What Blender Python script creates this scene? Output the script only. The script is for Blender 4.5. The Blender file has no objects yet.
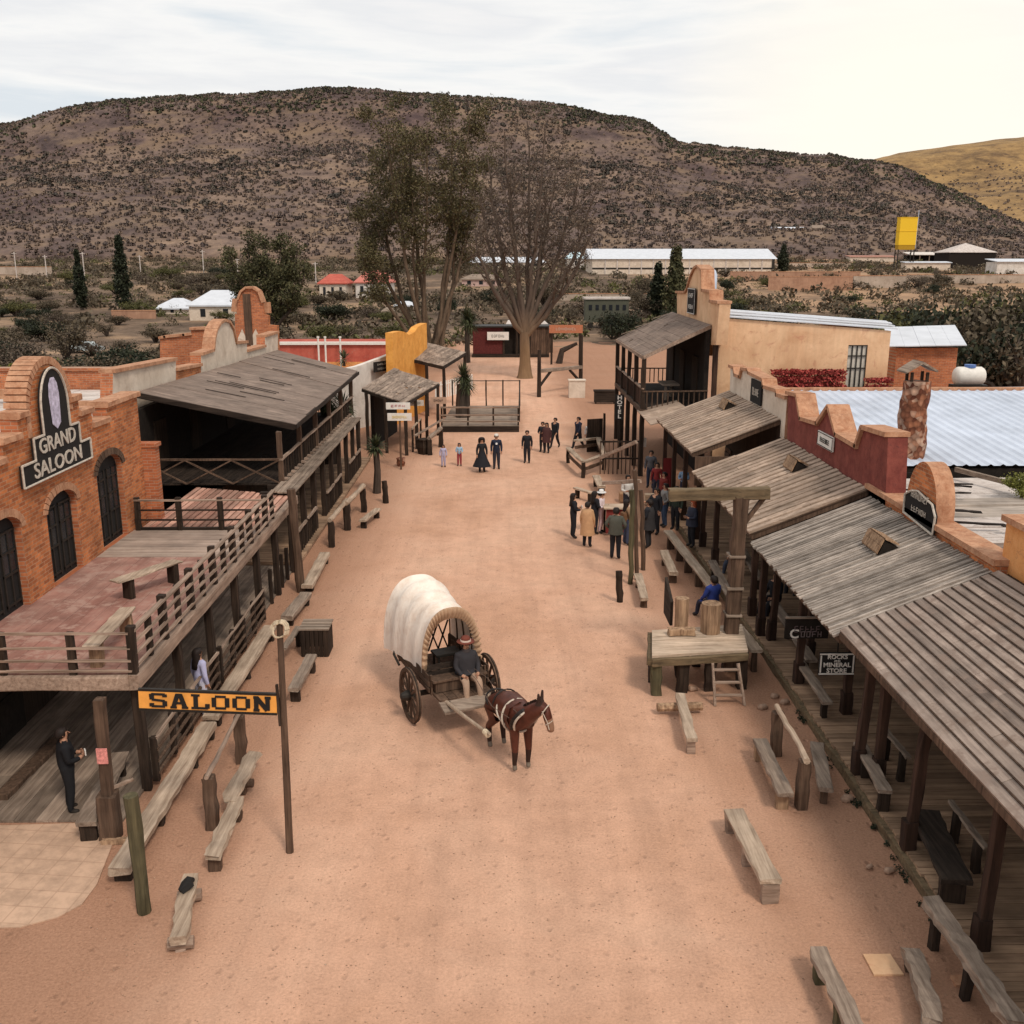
import bpy, math, random
import numpy as np
from mathutils import Vector, Matrix, geometry, noise
random.seed(7)
R = math.radians
SC = bpy.context.scene
COL = SC.collection
V = Vector

# ---------------------------------------------------------------- camera numbers
CAM_H, CAM_F = 9.6, 980.0
PITCH, YAW = R(14.15), R(.68)

def at(px, py, x=None, y=None, z=None):
    """point of the place seen at a pixel of the photograph, on a given plane"""
    u = (px - 512) / CAM_F; v = (512 - py) / CAM_F
    fy = math.cos(PITCH) + v * math.sin(PITCH); fz = -math.sin(PITCH) + v * math.cos(PITCH); fx = u
    c, s = math.cos(YAW), math.sin(YAW)
    r = (fx * c + fy * s, -fx * s + fy * c, fz)
    t = x / r[0] if x is not None else (y / r[1] if y is not None else (z - CAM_H) / r[2])
    return V((r[0] * t, r[1] * t, CAM_H + r[2] * t))

# ---------------------------------------------------------------- object helpers
def tag(o, label=None, cat=None, group=None, kind=None):
    if label: o['label'] = label
    if cat: o['category'] = cat
    if group: o['group'] = group
    if kind: o['kind'] = kind
    return o

def thing(name, label, cat, loc=(0, 0, 0), group=None):
    o = bpy.data.objects.new(name, None); COL.objects.link(o)
    o.location = loc; o.empty_display_size = .2
    return tag(o, label, cat, group)

def wloc(o):
    l = V((0, 0, 0))
    while o: l = l + V(o.location); o = o.parent
    return l

def kids(o): return [c for c in ALL if c.parent == o]
ALL = []

def copy_tree(o, parent=None):
    c = o.copy(); COL.objects.link(c); c.parent = parent; ALL.append(c)
    for ch in [k for k in ALL if k.parent == o]: copy_tree(ch, c)
    return c

class MB:
    def __init__(s): s.v = []; s.f = []; s.m = []; s.cm = 0
    def face(s, *idx): s.f.append(idx); s.m.append(s.cm)
    def quad(s, a, b, c, d):
        n = len(s.v); s.v += [tuple(a), tuple(b), tuple(c), tuple(d)]; s.face(n, n+1, n+2, n+3)
    def tri(s, a, b, c):
        n = len(s.v); s.v += [tuple(a), tuple(b), tuple(c)]; s.face(n, n+1, n+2)
    def hexa(s, p):
        n = len(s.v); s.v += [tuple(q) for q in p]
        for q in ((3,2,1,0),(4,5,6,7),(0,1,5,4),(1,2,6,5),(2,3,7,6),(3,0,4,7)): s.face(*[n+i for i in q])
        return s
    def box(s, x0, x1, y0, y1, z0, z1):
        return s.hexa([(x0,y0,z0),(x1,y0,z0),(x1,y1,z0),(x0,y1,z0),(x0,y0,z1),(x1,y0,z1),(x1,y1,z1),(x0,y1,z1)])
    def beam(s, a, b, w, h, up=(0,0,1), w2=None, h2=None):
        a = V(a); b = V(b); d = (b - a)
        if d.length < 1e-6: return s
        d.normalize(); up = V(up)
        if abs(d.dot(up)) > .98: up = V((0,1,0))
        sd = d.cross(up).normalized(); u = sd.cross(d).normalized()
        w2 = w if w2 is None else w2; h2 = h if h2 is None else h2
        p = []
        for (q, ww, hh) in ((a, w, h), (b, w2, h2)):
            for (i, j) in ((-1,-1),(1,-1),(1,1),(-1,1)): p.append(q + sd*(i*ww/2) + u*(j*hh/2))
        n = len(s.v); s.v += [tuple(q) for q in p]
        for q in ((0,1,2,3),(7,6,5,4),(4,5,1,0),(5,6,2,1),(6,7,3,2),(7,4,0,3)): s.face(*[n+i for i in q])
        return s
    def rough(s, a, b, w, h, seg=6, jit=.012, up=(0,0,1), bow=0, taper=1.):
        """a worn sawn timber with wavy edges"""
        a = V(a); b = V(b); d = (b - a).normalized(); up = V(up)
        if abs(d.dot(up)) > .98: up = V((0,1,0))
        sd = d.cross(up).normalized(); u = sd.cross(d).normalized(); n0 = len(s.v); prof = ((-1,-.8),(-.85,-1),(.85,-1),(1,-.8),(1,.8),(.85,1),(-.85,1),(-1,.8)); K = 8
        for k in range(seg + 1):
            t = k / seg; q = a.lerp(b, t) + u * (bow * math.sin(t * math.pi)) + sd * random.uniform(-jit, jit) * .8
            sc = 1 + (taper - 1) * t
            for (i, j) in prof:
                s.v.append(tuple(q + sd*(i*w/2*sc + random.uniform(-jit, jit)) + u*(j*h/2*sc + random.uniform(-jit, jit)*.6) + d*(random.uniform(-jit, jit)*1.5 if k in (0, seg) else 0)))
        for k in range(seg):
            for i in range(K):
                j = (i+1) % K; s.face(n0+k*K+i, n0+(k+1)*K+i, n0+(k+1)*K+j, n0+k*K+j)
        s.face(*[n0+i for i in range(K)]); s.face(*[n0+seg*K+i for i in reversed(range(K))])
        return s
    def tube(s, pts, rad, n=8, cap=True, jit=0):
        pts = [V(p) for p in pts]
        if not hasattr(rad, '__len__'): rad = [rad] * len(pts)
        n0 = len(s.v); ref = V((0,0,1))
        d0 = (pts[1] - pts[0]).normalized()
        if abs(d0.dot(ref)) > .9: ref = V((1,0,0))
        for k, p in enumerate(pts):
            d = (pts[min(k+1, len(pts)-1)] - pts[max(k-1, 0)])
            if d.length < 1e-9: d = d0
            d.normalize(); a = d.cross(ref)
            if a.length < .05: ref = V((0,1,0)) if abs(d.y) < .9 else V((1,0,0)); a = d.cross(ref)
            a.normalize(); b = d.cross(a)
            for i in range(n):
                t = 2*math.pi*i/n; r = rad[k] * (1 + random.uniform(-jit, jit))
                s.v.append(tuple(p + a*(math.cos(t)*r) + b*(math.sin(t)*r)))
        for k in range(len(pts)-1):
            for i in range(n):
                j = (i+1) % n; s.face(n0+k*n+i, n0+k*n+j, n0+(k+1)*n+j, n0+(k+1)*n+i)
        if cap:
            s.face(*[n0+i for i in reversed(range(n))]); s.face(*[n0+(len(pts)-1)*n+i for i in range(n)])
        return s
    def prism(s, outline, mp, off, holes=(), side_mat=None, back=True):
        """flat outline (with holes) given thickness; mp maps (u,v) to a point, off is the thickness vector"""
        loops = [list(outline)] + [list(h) for h in holes]; off = V(off)
        flat = [p for l in loops for p in l]
        tris = geometry.tessellate_polygon([[V((p[0], p[1], 0)) for p in l] for l in loops])
        n0 = len(s.v); P = [mp(*p) for p in flat]; N = len(P)
        s.v += [tuple(p) for p in P] + [tuple(V(p) + off) for p in P]
        for t in tris:
            s.face(n0+t[0], n0+t[1], n0+t[2])
            if back: s.face(n0+N+t[2], n0+N+t[1], n0+N+t[0])
        cm = s.cm
        if side_mat is not None: s.cm = side_mat
        k = 0
        for l in loops:
            for i in range(len(l)):
                j = (i+1) % len(l); s.face(n0+k+i, n0+k+j, n0+N+k+j, n0+N+k+i)
            k += len(l)
        s.cm = cm
        return s
    def boards(s, A, B, C, D, n, th=.03, gap=.012, jit=.006, split=0, wob=0):
        """plank surface: boards run A->B, laid side by side from A to D"""
        A, B, C, D = V(A), V(B), V(C), V(D); nr = (B-A).cross(D-A).normalized()
        if nr.z < 0: nr = -nr
        across = (D-A).length / n
        for i in range(n):
            t0 = i/n + gap/2/across/n; t1 = (i+1)/n - gap/2/across/n
            cuts = [0.]
            for _ in range(split):
                cuts.append(random.uniform(.1, .9))
            cuts = sorted(cuts) + [1.]
            for a, b in zip(cuts[:-1], cuts[1:]):
                if b - a < .04: continue
                L = (B-A).length; a += .004/L*(a > 0)*2; e0 = random.uniform(-wob, wob)/L*(a == 0); e1 = random.uniform(-wob, wob)/L*(b == 1)
                h = random.uniform(-jit, jit); q = []
                for (t, u) in ((t0, a+e0), (t0, b+e1), (t1, b+e1), (t1, a+e0)):
                    q.append(A.lerp(D, t).lerp(B.lerp(C, t), u) + nr*(h + random.uniform(-jit, jit)*.3))
                s.hexa([p - nr*th for p in q] + q)
        return s
    def build(s, name, mats, parent=None, label=None, cat=None, group=None, kind=None, smooth=False, local=False):
        if not isinstance(mats, (list, tuple)): mats = [mats]
        vv = np.array(s.v, dtype=float).reshape(-1, 3)
        if parent is not None or local: org = V((0,0,0)) if local else wloc(parent)
        else:
            mn, mx = vv.min(0), vv.max(0); org = V(((mn[0]+mx[0])/2, (mn[1]+mx[1])/2, mn[2]))
        vv = vv - np.array(org)
        me = bpy.data.meshes.new(name); me.from_pydata(vv.tolist(), [], s.f)
        for m in mats: me.materials.append(m)
        if len(mats) > 1: me.polygons.foreach_set('material_index', s.m)
        if smooth: me.polygons.foreach_set('use_smooth', [True]*len(me.polygons))
        me.update()
        o = bpy.data.objects.new(name, me); COL.objects.link(o); ALL.append(o)
        if parent is not None: o.parent = parent
        elif not local: o.location = org
        return tag(o, label, cat, group, kind)

# ---------------------------------------------------------------- materials
class NT:
    def __init__(s, name):
        s.m = bpy.data.materials.new(name); s.m.use_nodes = True; s.t = s.m.node_tree; s.b = s.t.nodes['Principled BSDF']
        s.b.inputs['Roughness'].default_value = .9; s.b.inputs['Specular IOR Level'].default_value = .2
    def n(s, typ, **k):
        o = s.t.nodes.new(typ)
        for a, b in k.items():
            if a in o.inputs: s.put(o.inputs[a], b)
            else: setattr(o, a, b)
        return o
    def put(s, sock, val):
        if isinstance(val, bpy.types.NodeSocket): s.t.links.new(val, sock)
        else: sock.default_value = val
    def pos(s): return s.n('ShaderNodeNewGeometry').outputs['Position']
    def obj(s): return s.n('ShaderNodeTexCoord').outputs['Object']
    def map(s, vec, sc=(1,1,1), loc=(0,0,0), rot=(0,0,0)):
        o = s.n('ShaderNodeMapping'); s.put(o.inputs['Vector'], vec); o.inputs['Scale'].default_value = sc; o.inputs['Location'].default_value = loc; o.inputs['Rotation'].default_value = rot
        return o.outputs[0]
    def noise(s, vec, scale=5, detail=4, rough=.6, dist=0):
        o = s.n('ShaderNodeTexNoise'); s.put(o.inputs['Vector'], vec); o.inputs['Scale'].default_value = scale; o.inputs['Detail'].default_value = detail; o.inputs['Roughness'].default_value = rough; o.inputs['Distortion'].default_value = dist
        return o.outputs[0]
    def ramp(s, fac, stops):
        o = s.n('ShaderNodeValToRGB'); s.put(o.inputs[0], fac); e = o.color_ramp.elements
        while len(e) < len(stops): e.new(.5)
        for k, (p, c) in enumerate(stops):
            e[k].position = p; e[k].color = (c[0], c[1], c[2], 1) if hasattr(c, '__len__') else (c, c, c, 1)
        return o.outputs[0]
    def mix(s, fac, a, b, mode='MIX'):
        o = s.n('ShaderNodeMix', data_type='RGBA', blend_type=mode)
        for i, q in ((0, fac), (6, a), (7, b)):
            if isinstance(q, tuple) and len(q) == 3: q = (*q, 1)
            s.put(o.inputs[i], q)
        return o.outputs[2]
    def math(s, op, a, b=0.):
        o = s.n('ShaderNodeMath', operation=op); s.put(o.inputs[0], a); s.put(o.inputs[1], b); return o.outputs[0]
    def island(s): return s.n('ShaderNodeNewGeometry').outputs['Random Per Island']
    def bump(s, h, d=.02, st=.6):
        o = s.n('ShaderNodeBump'); s.put(o.inputs['Height'], h); o.inputs['Distance'].default_value = d; o.inputs['Strength'].default_value = st
        s.t.links.new(o.outputs[0], s.b.inputs['Normal'])
    def col(s, c):
        if isinstance(c, tuple): c = (*c[:3], 1)
        s.put(s.b.inputs['Base Color'], c); return s.m

def wood(name, c1, c2, axis='y', var=.35, sc=14, patch=None):
    t = NT(name); p = t.pos(); k = {'x': (.06,1,1), 'y': (1,.06,1), 'z': (1,1,.06)}[axis]
    g = t.noise(t.map(p, k), sc, 5, .7, .3); g2 = t.noise(p, 1.3, 3, .6)
    c = t.ramp(g, [(.3, c1), (.7, c2)])
    c = t.mix(1., c, t.ramp(t.island(), [(0, 1-var), (1, 1+var*.55)]), 'MULTIPLY')
    c = t.mix(.8, c, t.ramp(g2, [(.3, .62), (.65, 1.12)]), 'MULTIPLY')
    if patch: c = t.mix(t.ramp(t.noise(p, 2.1, 4, .7), [(.5, 0.), (.62, 1.)]), c, patch)
    t.bump(g, .012, .8); return t.col(c)

def plain(name, c, rough=.8, var=.15, sc=6, metal=0, bump=.005):
    t = NT(name); n = t.noise(t.obj(), sc, 4, .65)
    t.b.inputs['Roughness'].default_value = rough; t.b.inputs['Metallic'].default_value = metal
    cc = t.mix(1., (*c, 1), t.ramp(n, [(.25, 1-var), (.75, 1+var)]), 'MULTIPLY')
    if bump: t.bump(t.noise(t.obj(), sc*5, 3), bump, .5)
    return t.col(cc)

def plaster(name, c1, c2, c3=None, sc=.9, streak=.3):
    t = NT(name); p = t.pos(); n = t.noise(p, sc, 6, .7, .4); c = t.ramp(n, [(.3, c1), (.62, c2)])
    if c3: c = t.mix(t.ramp(t.noise(p, sc*2.7, 6, .75, .8), [(.56, 0.), (.7, .85)]), c, c3)
    if streak: c = t.mix(float(streak), c, t.ramp(t.noise(t.map(p, (1,1,.12)), 3.2, 5, .7), [(.3, .55), (.6, 1.08)]), 'MULTIPLY')
    t.bump(t.noise(p, 22, 4, .7), .01, .7); return t.col(c)

def brick(name, ca, cb, mortar, face='x', sc=1., stain=.6):
    t = NT(name); p = t.pos(); sep = t.n('ShaderNodeSeparateXYZ'); t.put(sep.inputs[0], p)
    cmb = t.n('ShaderNodeCombineXYZ'); t.put(cmb.inputs[0], sep.outputs['Y' if face == 'x' else 'X']); t.put(cmb.inputs[1], sep.outputs['Z'])
    b = t.n('ShaderNodeTexBrick'); t.put(b.inputs['Vector'], cmb.outputs[0])
    b.inputs['Scale'].default_value = 1; b.inputs['Brick Width'].default_value = .27*sc; b.inputs['Row Height'].default_value = .085*sc; b.inputs['Mortar Size'].default_value = .009*sc; b.inputs['Bias'].default_value = -.1
    b.inputs['Color1'].default_value = (*ca, 1); b.inputs['Color2'].default_value = (*cb, 1); b.inputs['Mortar'].default_value = (*mortar, 1)
    c = t.mix(stain, b.outputs['Color'], t.ramp(t.noise(p, 1.1, 6, .7), [(.3, .6), (.65, 1.15)]), 'MULTIPLY')
    c = t.mix(.5, c, t.ramp(t.noise(p, 9, 3, .7), [(.3, .65), (.7, 1.2)]), 'MULTIPLY')
    t.bump(t.math('SUBTRACT', 1., b.outputs['Fac']), .015, .7); return t.col(c)

M = {}
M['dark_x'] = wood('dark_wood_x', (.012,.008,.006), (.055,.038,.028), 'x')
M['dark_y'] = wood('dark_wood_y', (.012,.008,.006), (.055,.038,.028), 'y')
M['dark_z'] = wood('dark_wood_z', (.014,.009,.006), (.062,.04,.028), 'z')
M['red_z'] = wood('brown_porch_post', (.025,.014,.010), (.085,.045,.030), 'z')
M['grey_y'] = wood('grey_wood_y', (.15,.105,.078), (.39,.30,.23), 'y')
M['grey_x'] = wood('grey_wood_x', (.16,.115,.085), (.40,.31,.24), 'x')
M['rail'] = wood('pale_rail_wood', (.18,.12,.085), (.44,.32,.245), 'y')
M['rail_x'] = wood('pale_rail_wood_x', (.18,.12,.085), (.44,.32,.245), 'x')
M['pale_y'] = wood('pale_timber_y', (.25,.175,.12), (.56,.43,.32), 'y', .2)
M['pale_x'] = wood('pale_timber_x', (.32,.225,.155), (.68,.53,.40), 'x', .2)
M['post_z'] = wood('brown_post_wood', (.05,.03,.02), (.17,.105,.07), 'z')
M['mossy'] = wood('mossy_post_wood', (.045,.04,.022), (.15,.125,.068), 'z')
M['mossy_x'] = wood('mossy_beam_wood', (.07,.05,.03), (.25,.175,.10), 'x')
M['roofA'] = wood('shingle_board', (.19,.14,.115), (.43,.335,.275), 'y', .28, 10, patch=(.24,.175,.14))
M['roofB'] = wood('grey_slat', (.22,.18,.15), (.50,.425,.36), 'x', .4, 10)
M['roofC'] = wood('tan_roof_board', (.25,.175,.125), (.57,.43,.33), 'x', .3, 8, patch=(.33,.24,.18))
M['groove'] = wood('dark_batten', (.03,.018,.012), (.09,.055,.035), 'x', .2)
M['felt'] = wood('old_roof_felt', (.12,.088,.070), (.33,.245,.195), 'x', .14, 6, patch=(.20,.145,.115))
M['shake'] = wood('weathered_shake', (.17,.12,.09), (.42,.32,.25), 'y', .3, 8)
M['walk'] = wood('boardwalk_plank', (.20,.12,.075), (.46,.30,.19), 'x', .3, 10)
M['deck_red'] = wood('faded_red_deck', (.29,.13,.10), (.41,.235,.185), 'y', .08, 3, patch=(.40,.25,.20))
M['deck_grey'] = wood('worn_deck', (.28,.20,.155), (.48,.37,.30), 'x', .2, 8)
M['deck_stripe'] = wood('red_stripe_board', (.30,.13,.09), (.58,.35,.26), 'y', .5, 6)
M['log'] = wood('split_log', (.12,.065,.038), (.52,.34,.21), 'z', .2, 13)
M['brick'] = brick('orange_brick', (.62,.21,.075), (.31,.095,.04), (.47,.26,.15), 'x', 1., .9)
M['brick_y'] = brick('orange_brick_side', (.56,.19,.08), (.36,.11,.05), (.45,.27,.18), 'y')
M['brick_cap'] = plaster('brick_coping', (.34,.145,.075), (.54,.30,.18), (.23,.12,.085), 5, .45)
M['cream'] = plaster('cream_plaster', (.50,.40,.31), (.70,.59,.48), (.42,.31,.23), .9, .12)
M['white_wall'] = plaster('whitewash', (.5,.44,.38), (.74,.68,.62))
M['maroon'] = plaster('maroon_plaster', (.15,.036,.03), (.25,.07,.052), (.10,.035,.032), 3, .5)
M['tan_wall'] = plaster('tan_plaster', (.55,.31,.17), (.74,.48,.29), (.46,.20,.12), .55, .25)
M['orange_wall'] = plaster('orange_plaster', (.62,.24,.07), (.75,.36,.14), (.38,.17,.09), 2)
M['yellow_wall'] = plaster('yellow_plaster', (.62,.25,.045), (.80,.38,.09), (.5,.22,.07), 1.6, .2)
M['red_wall'] = plaster('red_wall_paint', (.38,.07,.05), (.52,.13,.09), (.44,.2,.15), 1.2, .3)
M['concrete'] = plaster('roof_concrete', (.40,.34,.30), (.64,.57,.52), (.22,.16,.13), 1.2, False)
M['stone'] = None
M['dusty_brick'] = plaster('dusty_brick_wall', (.32,.17,.11), (.45,.26,.17), (.24,.14,.10), .5)
M['black'] = plain('black_paint', (.018,.016,.015))
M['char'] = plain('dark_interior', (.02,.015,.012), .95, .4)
M['glass'] = plain('dark_glass', (.02,.022,.025), .2, .3, 3, 0, 0)
M['whitep'] = plain('white_paint', (.72,.68,.62), .7, .12)
M['sign_orange'] = plain('orange_sign_paint', (.75,.33,.07), .7, .2, 3)
M['sign_line'] = plain('sign_pale_border', (.50,.44,.37), .8, .35, 14)
M['iron'] = plain('dark_iron', (.04,.035,.03), .55, .3, 8, .6)
M['galv'] = plain('galvanised_sheet', (.52,.57,.66), .5, .22, .5)
M['whiteroof'] = plain('white_sheet_roof', (.60,.62,.66), .6, .12, .8)
M['canvas'] = plain('canvas_cloth', (.88,.78,.68), .95, .05, 2)
M['rope'] = plain('rope_fibre', (.55,.45,.32), .95, .2, 20)

t = NT('chimney_stone'); p = t.pos(); vo = t.n('ShaderNodeTexVoronoi'); t.put(vo.inputs['Vector'], p); vo.inputs['Scale'].default_value = 6
M['stone'] = t.col(t.mix(.8, t.ramp(vo.outputs['Color'], [(.2, (.18,.06,.035)), (.5, (.42,.17,.09)), (.8, (.55,.36,.26))]), t.ramp(vo.outputs['Distance'], [(.0, 1.), (.75, .35)]), 'MULTIPLY')); t.bump(vo.outputs['Distance'], .05, .8)

def leafmat(name, c1, c2, trans=.2):
    t = NT(name); c = t.ramp(t.island(), [(0, c1), (1, c2)]); c = t.mix(.7, c, t.ramp(t.noise(t.obj(), 1.1, 3), [(.3, .55), (.7, 1.25)]), 'MULTIPLY')
    t.b.inputs['Roughness'].default_value = .7
    return t.col(c)
M['leaf_euc'] = leafmat('eucalyptus_leaf', (.050,.044,.018), (.145,.118,.055))
M['leaf_dry'] = leafmat('dry_twig_leaf', (.07,.052,.038), (.16,.12,.085))
M['leaf_green'] = leafmat('green_leaf', (.038,.040,.018), (.12,.11,.05))
M['leaf_dark'] = leafmat('dark_leaf', (.012,.016,.009), (.045,.05,.026))
M['leaf_olive'] = leafmat('olive_leaf', (.05,.05,.018), (.15,.14,.05))
M['leaf_brown'] = leafmat('brown_scrub_leaf', (.055,.042,.028), (.15,.115,.072))
M['leaf_yel'] = leafmat('yellow_green_leaf', (.10,.11,.02), (.24,.24,.06))
M['flower'] = leafmat('red_flower', (.20,.025,.022), (.46,.08,.065))
M['leaf_green2'] = leafmat('crest_tree_leaf', (.04,.042,.022), (.10,.095,.05))
M['scrub_c'] = leafmat('hill_dark_leaf', (.048,.040,.032), (.11,.088,.066))
M['scrub_a'] = leafmat('hill_thorn_leaf', (.080,.058,.052), (.165,.120,.098))  # this and the next leaf tone are lightened to stand for haze
M['scrub_b'] = leafmat('hill_dry_leaf', (.14,.098,.075), (.27,.19,.138))
M['yucca'] = leafmat('yucca_leaf', (.03,.035,.018), (.10,.11,.05))
M['bark'] = wood('pale_bark', (.06,.042,.03), (.19,.13,.085), 'z', 0, 4)
M['bark_tan'] = wood('tan_bark', (.20,.11,.05), (.46,.28,.13), 'z', 0, 3)
t = NT('tan_to_grey_bark'); sp_ = t.n('ShaderNodeSeparateXYZ'); t.put(sp_.inputs[0], t.pos())
M['bark_tan2'] = t.col(t.mix(t.ramp(t.noise(t.map(t.pos(), (1,1,.2)), 3, 5, .7), [(.3, .0), (.7, .9)]), t.mix(t.ramp(t.math('MULTIPLY', sp_.outputs['Z'], .05), [(.12, 0.), (.30, 1.)]), (.25,.155,.085), (.13,.095,.072)), t.mix(t.ramp(t.math('MULTIPLY', sp_.outputs['Z'], .05), [(.12, 0.), (.30, 1.)]), (.14,.085,.045), (.07,.052,.042))))
M['bark_dark'] = wood('dark_bark', (.03,.022,.017), (.09,.065,.05), 'z', 0, 5)

# ---------------------------------------------------------------- sky, sun, camera
def make_world():
    w = bpy.data.worlds.new('World'); SC.world = w; w.use_nodes = True; t = w.node_tree; N = t.nodes; L = t.links; N.clear()
    out = N.new('ShaderNodeOutputWorld'); bg = N.new('ShaderNodeBackground'); L.new(bg.outputs[0], out.inputs[0])
    sky = N.new('ShaderNodeTexSky'); sky.sky_type = 'NISHITA'; sky.sun_disc = False; sky.sun_elevation = SUN_EL; sky.sun_rotation = SUN_ROT; sky.dust_density = 2
    tc = N.new('ShaderNodeTexCoord'); mp = N.new('ShaderNodeMapping'); mp.inputs['Scale'].default_value = (1.5, 1.5, 11); mp.inputs['Location'].default_value = (3.1, .4, .55); L.new(tc.outputs['Generated'], mp.inputs[0])
    nz = N.new('ShaderNodeTexNoise'); nz.inputs['Scale'].default_value = 1.7; nz.inputs['Detail'].default_value = 7; nz.inputs['Roughness'].default_value = .55; nz.inputs['Distortion'].default_value = .2; L.new(mp.outputs[0], nz.inputs['Vector'])
    cr = N.new('ShaderNodeValToRGB'); L.new(nz.outputs[0], cr.inputs[0]); e = cr.color_ramp.elements; e[0].position = .36; e[0].color = (8.2, 8.7, 9.1, 1); e[1].position = .49; e[1].color = (10.5, 10.35, 10.1, 1)
    for ps, cl in ((.58, (9.4, 9.4, 9.45, 1)), (.68, (10.6, 10.3, 10.0, 1))): q = e.new(ps); q.color = cl
    m = N.new('ShaderNodeMix'); m.data_type = 'RGBA'; m.inputs[0].default_value = .93; L.new(sky.outputs[0], m.inputs[6]); L.new(cr.outputs[0], m.inputs[7])
    dt = N.new('ShaderNodeVectorMath'); dt.operation = 'DOT_PRODUCT'; L.new(tc.outputs['Generated'], dt.inputs[0]); dt.inputs[1].default_value = V((.36, .92, .10)).normalized()
    gr = N.new('ShaderNodeValToRGB'); L.new(dt.outputs['Value'], gr.inputs[0]); g = gr.color_ramp.elements; g[0].position = .975; g[0].color = (0,0,0,1); g[1].position = 1; g[1].color = (1,1,1,1)
    m2 = N.new('ShaderNodeMix'); m2.data_type = 'RGBA'; L.new(gr.outputs[0], m2.inputs[0]); L.new(m.outputs[2], m2.inputs[6]); m2.inputs[7].default_value = (11.4, 10.7, 9.4, 1)
    L.new(m2.outputs[2], bg.inputs[0]); bg.inputs[1].default_value = .095
SUN_EL, SUN_AZ = R(50), R(150)      # azimuth clockwise from +Y (street direction)
SUN_ROT = SUN_AZ
make_world()
sl = bpy.data.lights.new('sun', 'SUN'); sl.energy = 1.9; sl.angle = R(11); sl.color = (1, .90, .78)
so = bpy.data.objects.new('sun', sl); COL.objects.link(so)
sd = V((math.sin(SUN_AZ)*math.cos(SUN_EL), math.cos(SUN_AZ)*math.cos(SUN_EL), math.sin(SUN_EL)))
so.rotation_euler = sd.to_track_quat('Z', 'Y').to_euler(); so.location = (30, -20, 60)
cd = bpy.data.cameras.new('camera'); cam = bpy.data.objects.new('camera', cd); COL.objects.link(cam)
cd.sensor_width = 36; cd.sensor_fit = 'HORIZONTAL'; cd.lens = CAM_F/1024*36; cd.clip_end = 9000; cd.clip_start = .1
cam.location = (0, 0, CAM_H); cam.rotation_euler = (R(90) - PITCH, 0, -YAW); SC.camera = cam
SC.render.engine = 'CYCLES'
SC.view_settings.view_transform = 'Standard'; SC.view_settings.look = 'None'; SC.view_settings.exposure = 0; SC.view_settings.gamma = 1
SC.cycles.max_bounces = 4; SC.cycles.diffuse_bounces = 3

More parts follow.
